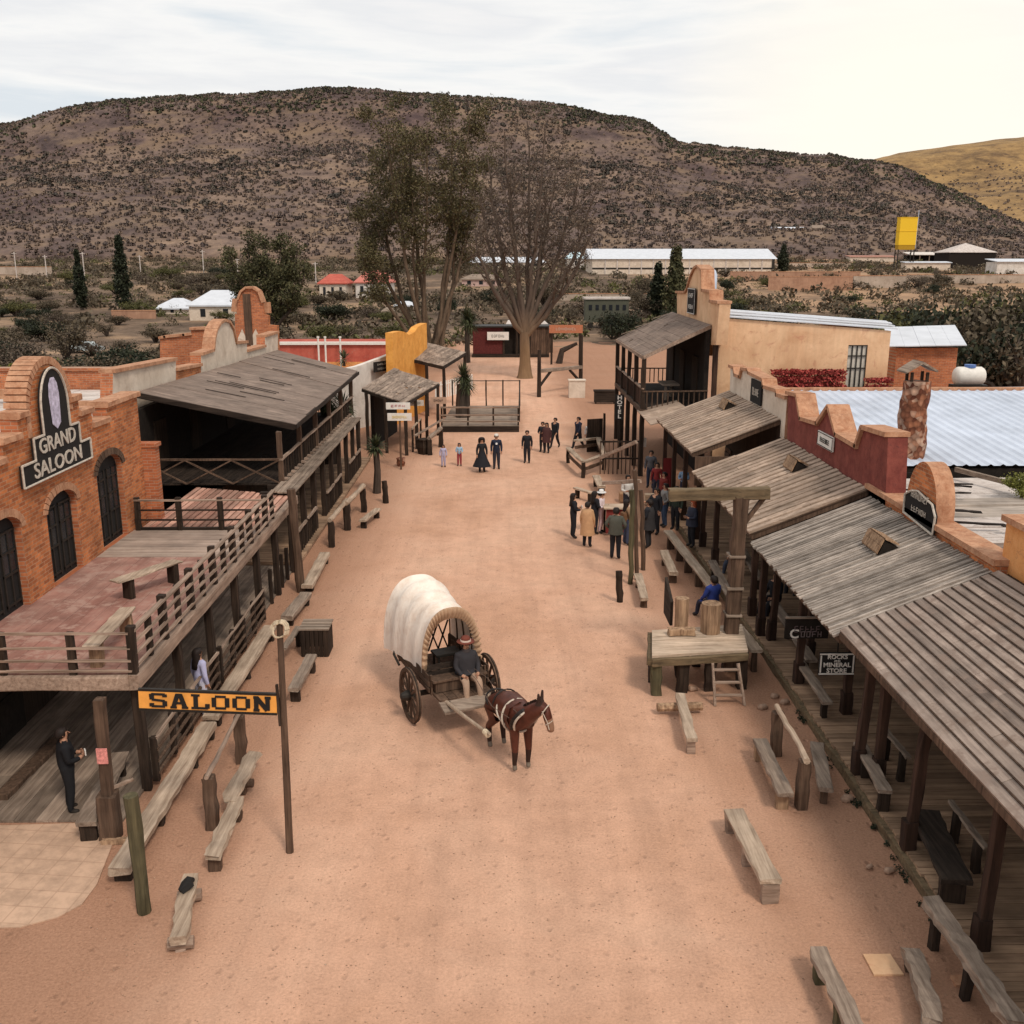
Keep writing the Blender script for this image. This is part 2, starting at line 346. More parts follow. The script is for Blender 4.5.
# ---------------------------------------------------------------- ground and hills
def sstep(a, b, x):
    t = min(1, max(0, (x-a)/(b-a))); return t*t*(3-2*t)
def terrain(x, y):
    z = 7.5*sstep(125, 340, y) + 10*sstep(340, 620, y) - 1.2*sstep(16, 40, -x)*sstep(40, 70, y)*(1-sstep(150, 250, y))
    z += (noise.noise(V((x*.02, y*.02, 0)))*1.1)*sstep(125, 200, y)
    return z
def make_ground():
    xs = sorted(set([-2600,-1800,-1200,-800,-600] + list(range(-500, 501, 12)) + [600,800,1200,1800,2600])); ys = [-60,-20] + list(range(0, 700, 10)) + [760,860,1000,1300,1800,2600]
    b = MB()
    for y in ys:
        for x in xs: b.v.append((x, y, terrain(x, y)))
    W = len(xs)
    for j in range(len(ys)-1):
        for i in range(W-1): b.face(j*W+i, j*W+i+1, (j+1)*W+i+1, (j+1)*W+i)
    t = NT('dirt_ground'); p = t.pos(); sep = t.n('ShaderNodeSeparateXYZ'); t.put(sep.inputs[0], p)
    n1 = t.noise(p, .22, 6, .6, .5); n2 = t.noise(p, 1.6, 6, .7); n3 = t.noise(p, 22, 6, .8); n4 = t.noise(t.map(p, (1,.1,1)), 1.1, 4, .6)
    c = t.ramp(n1, [(.3, (.535,.302,.194)), (.5, (.62,.364,.246)), (.72, (.67,.418,.29))])
    c = t.mix(.55, c, t.ramp(n2, [(.3, .78), (.6, 1.08)]), 'MULTIPLY')
    c = t.mix(.35, c, t.ramp(n4, [(.35, .8), (.6, 1.08)]), 'MULTIPLY')
    c = t.mix(.75, c, t.ramp(n3, [(.25, .60), (.5, 1.), (.75, 1.30)]), 'MULTIPLY')
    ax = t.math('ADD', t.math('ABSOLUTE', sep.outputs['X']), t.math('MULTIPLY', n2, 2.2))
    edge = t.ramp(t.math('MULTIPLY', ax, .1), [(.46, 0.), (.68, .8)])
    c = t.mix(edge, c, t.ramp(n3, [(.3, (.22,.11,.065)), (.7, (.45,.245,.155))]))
    rut = t.noise(t.map(p, (1.,.035,1), rot=(0,0,R(2.5))), 2.6, 4, .6, .25)       # worn wheel tracks along the street
    c = t.mix(.22, c, t.ramp(rut, [(.36, .80), (.47, 1.0), (.6, 1.08)]), 'MULTIPLY')
    vp = t.n('ShaderNodeTexVoronoi'); t.put(vp.inputs['Vector'], t.map(p, (1,.75,1))); vp.inputs['Scale'].default_value = 3.6   # trampled prints
    pr = t.ramp(vp.outputs['Distance'], [(.06, 0.), (.2, 1.)])
    c = t.mix(.3, c, t.ramp(pr, [(0., .72), (1., 1.03)]), 'MULTIPLY')
    # scrub land beyond the town
    c2 = t.ramp(t.noise(p, .05, 8, .75, .5), [(.36, (.10,.071,.052)), (.5, (.18,.125,.088)), (.63, (.37,.245,.155))])
    c2 = t.mix(.8, c2, t.ramp(t.noise(p, .5, 6, .8), [(.3, .45), (.65, 1.25)]), 'MULTIPLY')
    tz = t.math('MULTIPLY', t.math('GREATER_THAN', t.math('SUBTRACT', sep.outputs['X'], t.math('MULTIPLY', t.noise(p, .03, 4), 60.)), 10.), t.math('GREATER_THAN', sep.outputs['Y'], 185.))
    c2 = t.mix(t.math('MULTIPLY', tz, t.ramp(t.noise(p, .09, 5, .7), [(.38, .15), (.6, .9)])), c2, (.43,.27,.165))
    wob = t.math('MULTIPLY', t.noise(p, .07, 4), 50.)
    f = t.math('SMOOTHSTEP' if False else 'GREATER_THAN', t.math('ADD', sep.outputs['Y'], wob), 150.)
    fx = t.math('GREATER_THAN', t.math('SUBTRACT', t.math('MULTIPLY', sep.outputs['X'], -1.), t.math('MULTIPLY', wob, .3)), 8.)
    fy = t.math('GREATER_THAN', sep.outputs['Y'], 60.)
    f = t.math('MAXIMUM', f, t.math('MULTIPLY', fx, fy))
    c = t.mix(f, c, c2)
    h = t.math('ADD', t.math('ADD', t.math('MULTIPLY', n3, .5), n2), t.math('MULTIPLY', pr, .55))
    t.bump(h, .07, .7)
    m = t.col(c); t.b.inputs['Specular IOR Level'].default_value = .05
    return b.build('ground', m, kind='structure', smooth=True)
make_ground()

HILL1 = [(-700,190),(-300,165),(-120,150),(0,124),(30,118),(60,108),(110,102),(140,98),(200,95),(260,93),(310,89),(350,88),(400,92),(440,95),(470,97),(520,99),(560,105),(610,115),(650,124),(680,141),(720,147),(780,152),(850,158),(890,163),(915,172),(930,181),(955,192),(985,207),(1024,225),(1150,252),(1400,268)]
HILL2 = [(500,235),(700,205),(820,172),(870,160),(905,152),(950,146),(1000,139),(1024,137),(1100,128),(1250,118),(1500,130),(1800,160)]
def interp(P, x):
    if x <= P[0][0]: return P[0][1]
    for a, b in zip(P[:-1], P[1:]):
        if x <= b[0]: return a[1] + (b[1]-a[1])*(x-a[0])/(b[0]-a[0])
    return P[-1][1]
def hill_fn(P, y0, y1):
    tab = [at(px, py, y=y1) for px, py in P]; X = [(q.x, q.z) for q in tab]
    def h(x, y):
        xr = x * (1 + .0*(y)); zr = interp(X, xr * y1/ max(y1*.75, y) if y < y1 else xr)
        t = (y-y0)/(y1-y0)
        if t <= 0: return -5
        prof = min(1, t)**1.0; prof = .80*prof**.95 + .20*sstep(.70, .88, t) if t < 1 else 1 - .35*sstep(1, 1.6, t)
        g = noise.fractal(V((x*.008, y*.006, 3)), 1.0, 2.0, 5)
        g2 = noise.fractal(V((x*.03, y*.03, 7)), 1.0, 2.0, 4)
        z = 12 + (zr - 12)*prof + g*11*math.sin(min(1, t)*math.pi)*.9 + g2*2.0*sstep(0,.1,t)
        return z
    return h
hill1 = hill_fn(HILL1, 470, 900); hill2 = hill_fn(HILL2, 800, 1700)
def make_hill(name, fn, x0, x1, y0, y1, nx, ny, mat):
    b = MB()
    for j in range(ny+1):
        y = y0 + (y1-y0)*j/ny
        for i in range(nx+1):
            x = x0 + (x1-x0)*i/nx; b.v.append((x, y, fn(x, y)))
    for j in range(ny):
        for i in range(nx):
            a = j*(nx+1)+i; b.face(a, a+1, a+nx+2, a+nx+1)
    return b.build(name, mat, kind='structure', smooth=True)
def hillmat(name, a, bb, c3, grass):
    t = NT(name); p = t.pos(); sep = t.n('ShaderNodeSeparateXYZ'); t.put(sep.inputs[0], p)
    n = t.noise(t.map(p, (1,1,2.2)), .022, 9, .72, .4)
    c = t.ramp(n, [(.36, a), (.5, bb), (.62, c3)])
    c = t.mix(.75, c, t.ramp(t.noise(p, .16, 8, .8), [(.32, .45), (.62, 1.3)]), 'MULTIPLY')
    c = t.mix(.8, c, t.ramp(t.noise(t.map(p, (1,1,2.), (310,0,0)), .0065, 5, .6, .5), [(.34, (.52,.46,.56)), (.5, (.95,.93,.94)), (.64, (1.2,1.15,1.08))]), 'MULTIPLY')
    f = t.ramp(t.noise(t.map(p, (1,1,3.5)), .03, 5, .6), [(.48, 0.), (.62, .75)])
    c = t.mix(f, c, grass); t.bump(t.noise(p, .35, 5, .8), 1.2, .6); return t.col(c)
M['hill'] = hillmat('hillside', (.090,.063,.056), (.155,.109,.090), (.235,.165,.120), (.22,.148,.095))
M['hill2'] = hillmat('dry_grass_hillside', (.14,.088,.045), (.24,.150,.066), (.33,.21,.09), (.36,.22,.09))
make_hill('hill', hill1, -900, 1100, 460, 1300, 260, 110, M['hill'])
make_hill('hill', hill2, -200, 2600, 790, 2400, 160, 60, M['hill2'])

# scrub on the hill: uncountable dots of bush
def scatter_mesh(name, label, pts, sizes, mat, rng, squash=.75, cat='scrub'):
    """many irregular leafy clumps in one mesh (stuff)"""
    n = len(pts); base = []
    phi = (1+5**.5)/2
    for a in (-1, 1):
        for bq in (-phi, phi): base += [(0, a, bq), (a, bq, 0), (bq, 0, a)]
    base = np.array(base)/1.9
    import itertools
    hull = []
    for i, j, k in itertools.combinations(range(12), 3):
        d = [np.linalg.norm(base[i]-base[j]), np.linalg.norm(base[j]-base[k]), np.linalg.norm(base[i]-base[k])]
        if max(d) < 2.02/1.9: hull.append((i, j, k))
    hull = np.array(hull)
    vs = base[None]*(1 + rng.uniform(-.42, .42, (n, 12, 1)))*sizes[:, None, None]; vs[:, :, 2] *= squash
    vs = vs + pts[:, None, :]
    fc = (hull[None] + (np.arange(n)*12)[:, None, None]).reshape(-1, 3)
    me = bpy.data.meshes.new(name); me.vertices.add(n*12); me.vertices.foreach_set('co', vs.reshape(-1))
    me.loops.add(len(fc)*3); me.loops.foreach_set('vertex_index', fc.reshape(-1).astype(np.int32))
    me.polygons.add(len(fc)); me.polygons.foreach_set('loop_start', np.arange(0, len(fc)*3, 3, dtype=np.int32))
    me.update(calc_edges=True); me.validate(); me.materials.append(mat)
    o = bpy.data.objects.new(name, me); COL.objects.link(o); return tag(o, label, cat, None, 'stuff')
rng = np.random.default_rng(3)
def hill_scrub(fn, name, label, n, x0, x1, y0, y1, mat, smin, smax, thr):
    P = []; S = []
    while len(P) < n:
        x = rng.uniform(x0, x1); y = rng.uniform(y0, y1); d = noise.fractal(V((x*.02, y*.02, 9)), 1, 2, 4) + .35*noise.noise(V((x*.005, fn(x,y)*.05, 2)))
        if d < thr + rng.uniform(-.35, .2): continue
        P.append((x, y, fn(x, y)+.5)); S.append(rng.uniform(smin, smax)**1)
    return scatter_mesh(name, label, np.array(P), np.array(S), mat, rng)
hill_scrub(hill1, 'hill_scrub', 'dark thorn scrub dotted all over the near hillside', 27000, -620, 620, 475, 915, M['scrub_a'], .4, 1.35, -.3)
hill_scrub(hill1, 'hill_scrub', 'paler dry bushes mixed through the near hillside', 27000, -620, 620, 465, 915, M['scrub_b'], .35, 1.2, -.5)
hill_scrub(hill1, 'hill_scrub', 'dark clumps of bush in bands across the near hillside', 4200, -620, 620, 560, 900, M['scrub_c'], .9, 2.3, .12)
hill_scrub(hill1, 'hill_scrub', 'dark green trees thick along the upper slope and crest of the hill', 2400, -620, 420, 820, 912, M['leaf_green2'], .8, 2.0, -.1)
hill_scrub(hill2, 'hill_scrub', 'sparse dry bushes on the golden grassy hill at the far right', 5200, 500, 1600, 850, 1500, M['scrub_b'], .8, 2.2, -.2)
# ================================================================ generic pieces
def mpx(x): return lambda y, z: V((x, y, z))
def mpy(y): return lambda x, z: V((x, y, z))
def arc(cx, cz, rx, rz, a0, a1, n=12):
    return [(cx + rx*math.cos(R(a0+(a1-a0)*i/n)), cz + rz*math.sin(R(a0+(a1-a0)*i/n))) for i in range(n+1)]
def pxo(pts, x=None, y=None):
    """outline traced on the photo, laid on a real wall plane"""
    o = []
    for p in pts:
        q = at(p[0], p[1], x=x, y=y); o.append((q.y, q.z) if x is not None else (q.x, q.z))
    return o
def text_mesh(name, s, mat, parent, origin, right, up, size, depth=.012, bold=.0, xs=1., align='CENTER', serif=False):
    cu = bpy.data.curves.new('t', 'FONT'); cu.body = s; cu.size = size; cu.extrude = depth; cu.offset = bold; cu.align_x = align; cu.align_y = 'CENTER'; cu.resolution_u = 3
    o = bpy.data.objects.new('t', cu); COL.objects.link(o); bpy.context.view_layer.update()
    me = bpy.data.meshes.new_from_object(o.evaluated_get(bpy.context.evaluated_depsgraph_get())); bpy.data.objects.remove(o)
    right = V(right).normalized(); up = V(up).normalized(); nrm = right.cross(up)
    mt = Matrix((right*xs, up, nrm)).transposed().to_4x4(); mt.translation = V(origin) - wloc(parent); me.transform(mt)
    me.materials.clear(); me.materials.append(mat); me.name = name
    r = bpy.data.objects.new(name, me); COL.objects.link(r); ALL.append(r); r.parent = parent; return r

def scribble(parent, c, right, up, n, w, h, mat):
    """letter-like strokes, for writing that cannot be read in the photo"""
    b = MB(); rr = random.Random(int(abs(c.x*91+c.z*37))); cw = w/n; right = V(right); up = V(up); th = h*.11
    for i in range(n):
        x = -w/2 + cw*(i+.5); a = cw*.28; H_ = h*.45
        P = [V((x-a, -H_, 0)), V((x-a, H_, 0)), V((x+a, H_, 0)), V((x+a, -H_, 0)), V((x-a, 0, 0)), V((x+a, 0, 0))]
        for (p, q) in rr.choice([((0,1),(1,2),(4,5)), ((0,1),(1,2),(2,3),(3,0)), ((0,1),(0,3),(4,5)), ((0,1),(4,5),(2,3)), ((1,2),(4,5),(0,3),(0,1))]):
            b.beam(c + right*P[p].x + up*P[p].y, c + right*P[q].x + up*P[q].y, th, .012, up=right.cross(up))
    return b.build('lettering', mat, parent)
def sign_board(label, origin, right, up, w, h, lines, bg, fg, border=None, name='sign', cat='sign', sizes=None, th=.05, bold=.0, xs=1., group=None):
    t = thing(name, label, cat, origin, group); right = V(right).normalized(); up = V(up).normalized(); n = right.cross(up); o = V(origin)
    b = MB(); b.beam(o - right*w/2 - n*th/2, o + right*w/2 - n*th/2, th, h, up=up); b.build('board', bg, t)
    if border:
        b = MB(); e = .035*min(1, h/.6)
        for s in (-1, 1):
            b.beam(o + up*(s*(h/2-e)) - right*w/2, o + up*(s*(h/2-e)) + right*w/2, .016, e, up=up)
            b.beam(o + right*(s*(w/2-e)) - up*(h/2-2*e), o + right*(s*(w/2-e)) + up*(h/2-2*e), e, .016, up=n)
        b.build('border', border, t)
    k = len(lines); sizes = sizes or [h/k*.85]*k; tot = sum(sizes); y = h/2*.86; sc = h*.86/max(tot, 1e-6)
    for s, z in zip(lines, sizes):
        zz = z*sc
        if s[0] == '~': scribble(t, o + up*(y - zz/2) + n*.012, right, up, int(s[1:]), w*.62, zz*.38, fg); y -= zz; continue
        text_mesh('lettering', s, fg, t, o + up*(y - zz/2) + n*.008, right, up, zz*1.05, .008, bold*zz, xs); y -= zz
    return t

# ================================================================ left: brick saloon
XF = -10.25
sal = thing('brick_saloon', 'orange brick two storey saloon with arched black doors over a railed balcony, front left', 'building', (-11, 21, 0))
def door_hole(y0, y1, z0, zt, rise=.4): 
    c = (y0+y1)/2; return [(y0, z0), (y1, z0)] + arc(c, zt-rise, (y1-y0)/2, rise, 0, 180, 10)
doors = [(18.75, 20.35, 2.42, 4.55), (21.55, 23.15, 2.42, 4.5), (24.45, 26.15, 2.42, 4.78)]
out = [(13, 0), (27.7, 0), (27.7, 6.0), (25.5, 6.0), (25.5, 5.62), (24.55, 5.62), (24.55, 6.02), (23.85, 6.02), (23.85, 6.42), (23.38, 6.42)]
out += arc(22.3, 6.42, 1.06, 1.08, 0, 180, 16) + [(21.24, 6.42), (20.75, 6.42), (20.75, 6.0), (20.0, 6.0), (20.0, 5.62), (18.9, 5.62), (18.9, 6.0), (16.5, 6.0), (16.5, 5.6), (13, 5.6)]
b = MB(); b.prism(out, mpx(XF), (-.38, 0, 0), [door_hole(*d) for d in doors], side_mat=1)
fac = b.build('facade', [M['brick'], M['brick_y']], sal)
b = MB()   # brick hood over the arched sign and the thick arch behind
for i in range(26):
    a0 = R(-8 + i*196/26); a1 = R(-8 + (i+.82)*196/26); q = []
    for xx in (XF+.03, XF-.46):
        for (a, r) in ((a0, 1.0), (a0, 1.17), (a1, 1.17), (a1, 1.0)): q.append((xx, 22.3 + math.cos(a)*r, 6.42 + math.sin(a)*r*1.02))
    b.hexa(q)
b.box(XF-.46, XF+.03, 21.14, 21.3, 5.95, 6.3)
b.build('brick_arch', M['brick_cap'], sal)
b = MB()
for (y0, y1, z) in ((25.45, 27.75, 6.0), (24.5, 25.5, 5.62), (23.8, 24.6, 6.02), (23.36, 23.9, 6.42), (20.72, 21.2, 6.42), (19.95, 20.75, 6.0), (18.9, 20.0, 5.62), (16.45, 18.95, 6.0), (13, 16.5, 5.6)):
    b.rough((XF-.19, y0, z+.08), (XF-.19, y1, z+.08), .56, .15, 3, .012)
b.build('coping', M['brick_cap'], sal)
b = MB(); b.box(XF-.36, -9.88, 27.72, 28.05, 0, 4.55); b.box(XF-.42, -9.82, 27.68, 28.1, 4.55, 4.66); b.build('corner_pier', M['brick_y'], sal)
for d in doors:
    y0, y1, z0, zt = d; c = (y0+y1)/2
    b = MB(); x = XF-.16
    b.prism(door_hole(y0-.02, y1+.02, z0, zt), mpx(x), (-.05, 0, 0)); leaf = b.build('door', M['black'], sal)
    b = MB()
    for k in (0, 1):
        ya = y0+.1 + k*(c-y0); yb = ya + (c-y0) - .16
        for zz in (z0+.15, z0+.8, z0+1.28, z0+1.72): b.box(x, x+.035, ya, yb, zz, zz+.05)
        for yy in (ya, (ya+yb)/2-.02, yb-.05): b.box(x, x+.032, yy, yy+.05, z0+.1, zt-.38)
    b.build('glazing_bar', M['iron'], leaf)
    b = MB()
    for k in (0, 1):
        ya = y0+.14 + k*(c-y0); yb = ya + (c-y0) - .24; b.box(x+.002, x+.012, ya, yb, z0+.85, zt-.42)
    b.build('pane', M['glass'], leaf)
    b = MB(); r = (y1-y0)/2
    for i in range(13):
        a0 = R(4+i*172/13); a1 = R(4+(i+.85)*172/13); q = []
        for xx in (XF+.04, XF-.02):
            for (a, k) in ((a0, 1.0), (a0, 1.22), (a1, 1.22), (a1, 1.0)): q.append((xx, c+math.cos(a)*r*k, zt-.4+math.sin(a)*.4*(k if k==1 else 1.45)))
        b.hexa(q)
    b.build('brick_lintel', M['post_z'] if d is doors[2] else M['brick_cap'], sal)
b = MB(); b.boards((-20, 13, 4.85), (-20, 28, 4.9), (XF-.38, 28, 4.9), (XF-.38, 13, 4.85), 3, .1, .01); b.boards((-24, 28.02, 4.7), (-24, 39.5, 4.75), (-13.2, 39.5, 4.75), (-13.2, 28.02, 4.7), 3, .1, .01); b.build('flat_roof', M['concrete'], sal)
b = MB(); b.box(-24, -13.3, 39.6, 40, 3, 5.5); b.box(-24, -13.3, 39.52, 40.08, 5.5, 5.61); b.build('rear_parapet', [M['brick_y']], sal)
b = MB(); b.box(-19.5, -15.6, 35.5, 35.75, 4.9, 5.25); b.box(-14.9, -12.5, 33, 33.3, 4.9, 5.15); b.build('roof_kerb', M['brick_cap'], sal)
# lower storey: doors in shade
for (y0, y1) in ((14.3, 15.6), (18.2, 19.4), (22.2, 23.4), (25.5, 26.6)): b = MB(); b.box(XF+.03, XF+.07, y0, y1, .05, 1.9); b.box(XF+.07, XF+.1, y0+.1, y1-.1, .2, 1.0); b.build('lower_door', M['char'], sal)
MB().box(XF+.005, XF+.03, 13, 30.5, .03, 2.2).build('lower_wall_shade', M['dark_z'], sal)  # dark sheet over the brick, stands for deep shade below the balcony
# balcony
BX, BZ = -6.62, 2.42
b = MB(); b.boards((XF-4, 16.6, BZ), (XF-4, 23.9, BZ), (BX-.15, 23.9, BZ), (BX-.15, 16.6, BZ), 26, .05, .008, .002, 0); b.build('painted_deck', M['deck_red'], sal)
b = MB(); b.boards((XF, 23.92, BZ), (BX-.15, 23.92, BZ), (BX-.15, 26.6, BZ), (XF, 26.6, BZ), 12, .05, .01, .004, 0); b.build('plank_deck', M['deck_grey'], sal)
b = MB(); b.boards((XF+.1, 26.62, BZ), (XF+.1, 32.0, BZ), (BX-.15, 30.75, BZ), (BX-.15, 26.62, BZ), 17, .05, .045, .012, 1); b.build('striped_deck', M['deck_stripe'], sal)
b = MB(); b.rough((BX-.02, 16.5, 2.27), (BX-.02, 30.8, 2.27), .2, .28, 24, .008); b.rough((XF-6, 16.52, 2.27), (BX-.1, 16.52, 2.27), .14, .26, 12, .008); b.build('deck_edge_beam', M['rail'], sal)
b = MB()
for i in range(12): y = 17.2 + i*1.15; b.beam((XF, y, 2.25), (BX-.1, y, 2.25), .1, .18)
b.build('deck_joist', M['dark_x'], sal)
rp = [16.62 + i*.86 for i in range(14)]
for i, y in enumerate(rp):
    b = MB(); w = .15 if i % 2 == 0 else .11
    b.rough((BX-.05, y, 2.3), (BX-.05 + random.uniform(-.02, .02), y, 3.32 if i % 2 == 0 else 3.24), w, w, 3, .006); b.build('railing_post', M['dark_z'], sal)
for z, w in ((3.24, .1), (3.0, .05), (2.77, .05), (2.55, .05)):
    b = MB(); b.rough((BX+.01, 16.6, z), (BX+.01, 27.9, z), w, .05, 22, .01); b.build('railing_rail', M['rail'], sal)
for x in (-7.75, -9.0, -10.2): b = MB(); b.rough((x, 16.62, 2.3), (x, 16.62, 3.2), .13, .13, 3, .006); b.build('railing_post', M['dark_z'], sal)
for x in (-11.5, -12.8): b = MB(); b.rough((x, 16.62, 2.3), (x, 16.62, 3.2), .13, .13, 3, .006); b.build('railing_post', M['dark_z'], sal)
for z in (3.2, 2.92, 2.68, 2.48): b = MB(); b.rough((-14, 16.56, z), (BX-.05, 16.56, z), .045, .045, 14, .008); b.build('railing_rail', M['rail_x'], sal)
for x in (-10.1, -8.95, -7.8): b = MB(); b.rough((x, 26.55, BZ), (x, 26.55, 3.35), .14, .14, 3, .006); b.build('railing_post', M['dark_z'], sal)
for z, w in ((3.28, .09), (3.0, .04), (2.72, .04)): b = MB(); b.rough((-10.15, 26.5, z), (BX, 26.5, z), w, .045, 10, .008); b.build('railing_rail', M['rail_x'] if z > 3.2 else M['dark_x'], sal)
b = MB(); b.rough((XF+.1, 26.55, BZ+.04), (-7.6, 26.55, BZ+.04), .1, .07, 6, .006); b.build('deck_sill', M['dark_x'], sal)
for i in range(7):
    y = 16.75 + i*2.25; b = MB(); b.rough((-6.68, y, .0), (-6.7, y, 2.16), .17, .17, 5, .012); b.build('porch_post', M['dark_z'], sal)
for y0, y1 in ((16.9, 21.1), (21.4, 25.6)):
    n = 4
    for k in range(5):
        y = y0 + (y1-y0)*k/4; b = MB(); b.rough((-6.55, y, .1), (-6.55, y, 1.0), .11, .11, 3, .008); b.build('lower_railing_post', M['dark_z'], sal)
    for z in (.98, .74, .5, .26): b = MB(); b.rough((-6.5, y0, z), (-6.5, y1, z), .05, .045, 10, .01); b.build('lower_rail', M['rail'] if z > .9 else M['post_z'], sal)
for i in range(5):
    b = MB(); y = 27.2+i*.75; b.rough((-6.7, y, 0), (-6.7, y, 1.05), .1, .1, 3, .01); b.build('lower_railing_post', M['dark_z'], sal)

# sign on the facade
gs = thing('saloon_facade_sign', 'black stepped sign with round topped picture reading GRAND SALOON on the brick facade', 'sign', (XF+.1, 22.2, 5.6))
so_ = [(20.45, 4.98), (24.0, 4.98), (24.0, 5.46), (23.45, 5.46), (23.45, 5.94), (22.98, 5.94)] + arc(22.3, 6.5, .68, .86, 0, 180, 14) + [(21.62, 5.94), (21.1, 5.94), (21.1, 5.46), (20.45, 5.46)]
b = MB(); b.prism(so_, mpx(XF+.12), (-.06, 0, 0)); b.build('board', M['black'], gs)
b = MB()
cy, cz = 22.25, 5.7
for i in range(len(so_)):
    p, q = so_[i], so_[(i+1) % len(so_)]; b.tube([(XF+.13, p[0], p[1]), (XF+.13, q[0], q[1])], .028, 5)
b.build('border', M['sign_line'], gs)
text_mesh('lettering', 'GRAND', M['sign_line'], gs, (XF+.13, 22.27, 5.70), (0,1,0), (0,0,1), .48, .01, .006, 1.12)
text_mesh('lettering', 'SALOON', M['sign_line'], gs, (XF+.13, 22.22, 5.22), (0,1,0), (0,0,1), .47, .01, .006, 1.32)
b = MB(); b.prism([(22.1, 6.1), (22.3, 5.98), (22.5, 6.1), (22.55, 6.75), (22.5, 7.0), (22.38, 7.14), (22.22, 7.14), (22.1, 7.0), (22.05, 6.75)], mpx(XF+.14), (-.015, 0, 0)); b.build('painted_picture', plain('pale_violet_picture', (.50,.46,.58), .7, .5, 9), gs)

M['felt_dark'] = plain('felt_seam', (.055,.04,.033), .95, .3)
# ================================================================ left: timber gallery house
hot = thing('timber_gallery_house', 'dark two storey timber house with big sloping felt roof and open gallery', 'building', (-9.5, 40, 0))
A = at(137, 392, x=-12.2); B_ = at(295, 424, x=-6.95); C_ = at(358, 371, x=-6.95); D_ = at(277, 350, x=-12.2)
b = MB(); b.boards(A, B_, C_, D_, 8, .06, .02, .018, 0, .04); rf = b.build('roof', M['felt'], hot)
b = MB()
for i in range(11):
    t = random.uniform(.03, .97); u = random.uniform(.02, .5); L = random.uniform(.15, .48); p0 = A.lerp(D_, t).lerp(B_.lerp(C_, t), u); p1 = A.lerp(D_, t+.01).lerp(B_.lerp(C_, t+.01), u+L)
    b = MB(); b.beam(p0+V((0,0,.05)), p1+V((0,0,.05)), random.uniform(.02, .05), .025); b.build('torn_felt_strip', M['felt_dark'], hot)
b = MB(); b.rough(A-V((0,.02,.1)), B_-V((0,.02,.1)), .06, .17, 12, .01); b.rough(B_-V((-.02,0,.1)), C_-V((-.02,0,.1)), .06, .15, 16, .01); b.build('fascia', M['dark_x'], hot)
b = MB()
for i in range(11):
    t = i/10; b.beam(A.lerp(D_, t)-V((0,0,.14)), B_.lerp(C_, t)-V((.05,0,.14)), .08, .12)
b.build('rafter', M['dark_x'], hot)
GX = -7.38; GY0, GY1 = 32.2, 48.6; GZ = 2.5
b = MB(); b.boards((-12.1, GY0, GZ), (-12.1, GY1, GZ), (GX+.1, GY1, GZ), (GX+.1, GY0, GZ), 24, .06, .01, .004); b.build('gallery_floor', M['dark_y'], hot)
b = MB(); b.boards((GX+.02, 30.7, GZ+.06), (GX+.02, 46.4, GZ+.1), (-6.62, 46.4, GZ+.06), (-6.62, 30.7, GZ+.02), 4, .045, .012, .01, 3); b.build('ledge_plank', M['grey_y'], hot)
b = MB(); b.box(GX-.4, -6.72, 30.9, 31.1, GZ-.2, GZ-.02)
for i in range(9): b.box(GX-.4, -6.75, 32+i*1.75, 32.14+i*1.75, GZ-.18, GZ-.02)
b.build('ledge_bracket', M['dark_x'], hot)
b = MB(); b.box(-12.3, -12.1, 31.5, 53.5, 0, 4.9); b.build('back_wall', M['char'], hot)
for y0, y1, z1 in ((34, 35.2, 4.3), (38, 39.2, 4.3), (43, 44.2, 4.3)):
    b = MB(); b.box(-12.1, -12.04, y0, y1, 2.56, z1); b.build('door', M['dark_z'], hot)
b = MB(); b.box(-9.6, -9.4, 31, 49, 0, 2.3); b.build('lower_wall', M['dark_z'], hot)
for i in range(6):
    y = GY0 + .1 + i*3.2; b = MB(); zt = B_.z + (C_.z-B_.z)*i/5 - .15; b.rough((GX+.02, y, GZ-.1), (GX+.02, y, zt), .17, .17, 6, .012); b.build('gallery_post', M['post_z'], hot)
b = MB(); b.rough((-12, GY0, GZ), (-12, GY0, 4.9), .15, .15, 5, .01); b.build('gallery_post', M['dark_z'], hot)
b = MB(); b.rough((GX+.05, GY0, 3.3), (GX+.05, GY1, 3.3), .12, .06, 20, .012); b.build('gallery_handrail', M['rail'], hot)
n = 38
b = MB()
for i in range(n): y = GY0+.25+i*(GY1-GY0-.4)/n; b.rough((GX+.05, y, GZ), (GX+.05, y, 3.28), .055, .055, 2, .006)
b.build('baluster_row', M['dark_z'], hot)
b = MB()
for i in range(26): y = GY0+.1+i*.58; b.box(GX+.1, GX+.22, y, y+.13, GZ+.1, GZ+.17)
b.build('joist_row', M['rail_x'], hot)
b = MB(); b.rough((-12.1, GY0-.05, 3.32), (GX, GY0-.05, 3.32), .07, .07, 8, .01); b.build('gallery_handrail', M['post_z'], hot)
for x0, x1 in ((-12, -10.5), (-10.5, -8.95), (-8.95, GX)):
    for (za, zb) in ((GZ, 3.3), (3.3, GZ)):
        b = MB(); b.rough((x0, GY0-.06, za), (x1, GY0-.06, zb), .06, .05, 4, .006); b.build('cross_brace', M['post_z'], hot)
for i in range(9):
    y = 31.2+i*1.95; b = MB(); b.rough((-6.85, y, 0), (-6.85, y, GZ-.15), .18, .18, 6, .015); b.build('porch_post', M['dark_z'], hot)
for i in range(8):
    y = 31.2+i*1.95
    if i in (2, 5): continue
    b = MB(); b.rough((-6.75, y+.15, 1.0), (-6.75, y+1.8, 1.0), .09, .06, 5, .012); b.build('porch_rail', M['rail'], hot)
    b = MB()
    for k in range(6): b.rough((-6.78, y+.25+k*.28, .15), (-6.78, y+.25+k*.28, 1.0), .05, .05, 2, .006)
    b.build('porch_balusters', M['dark_z'], hot)
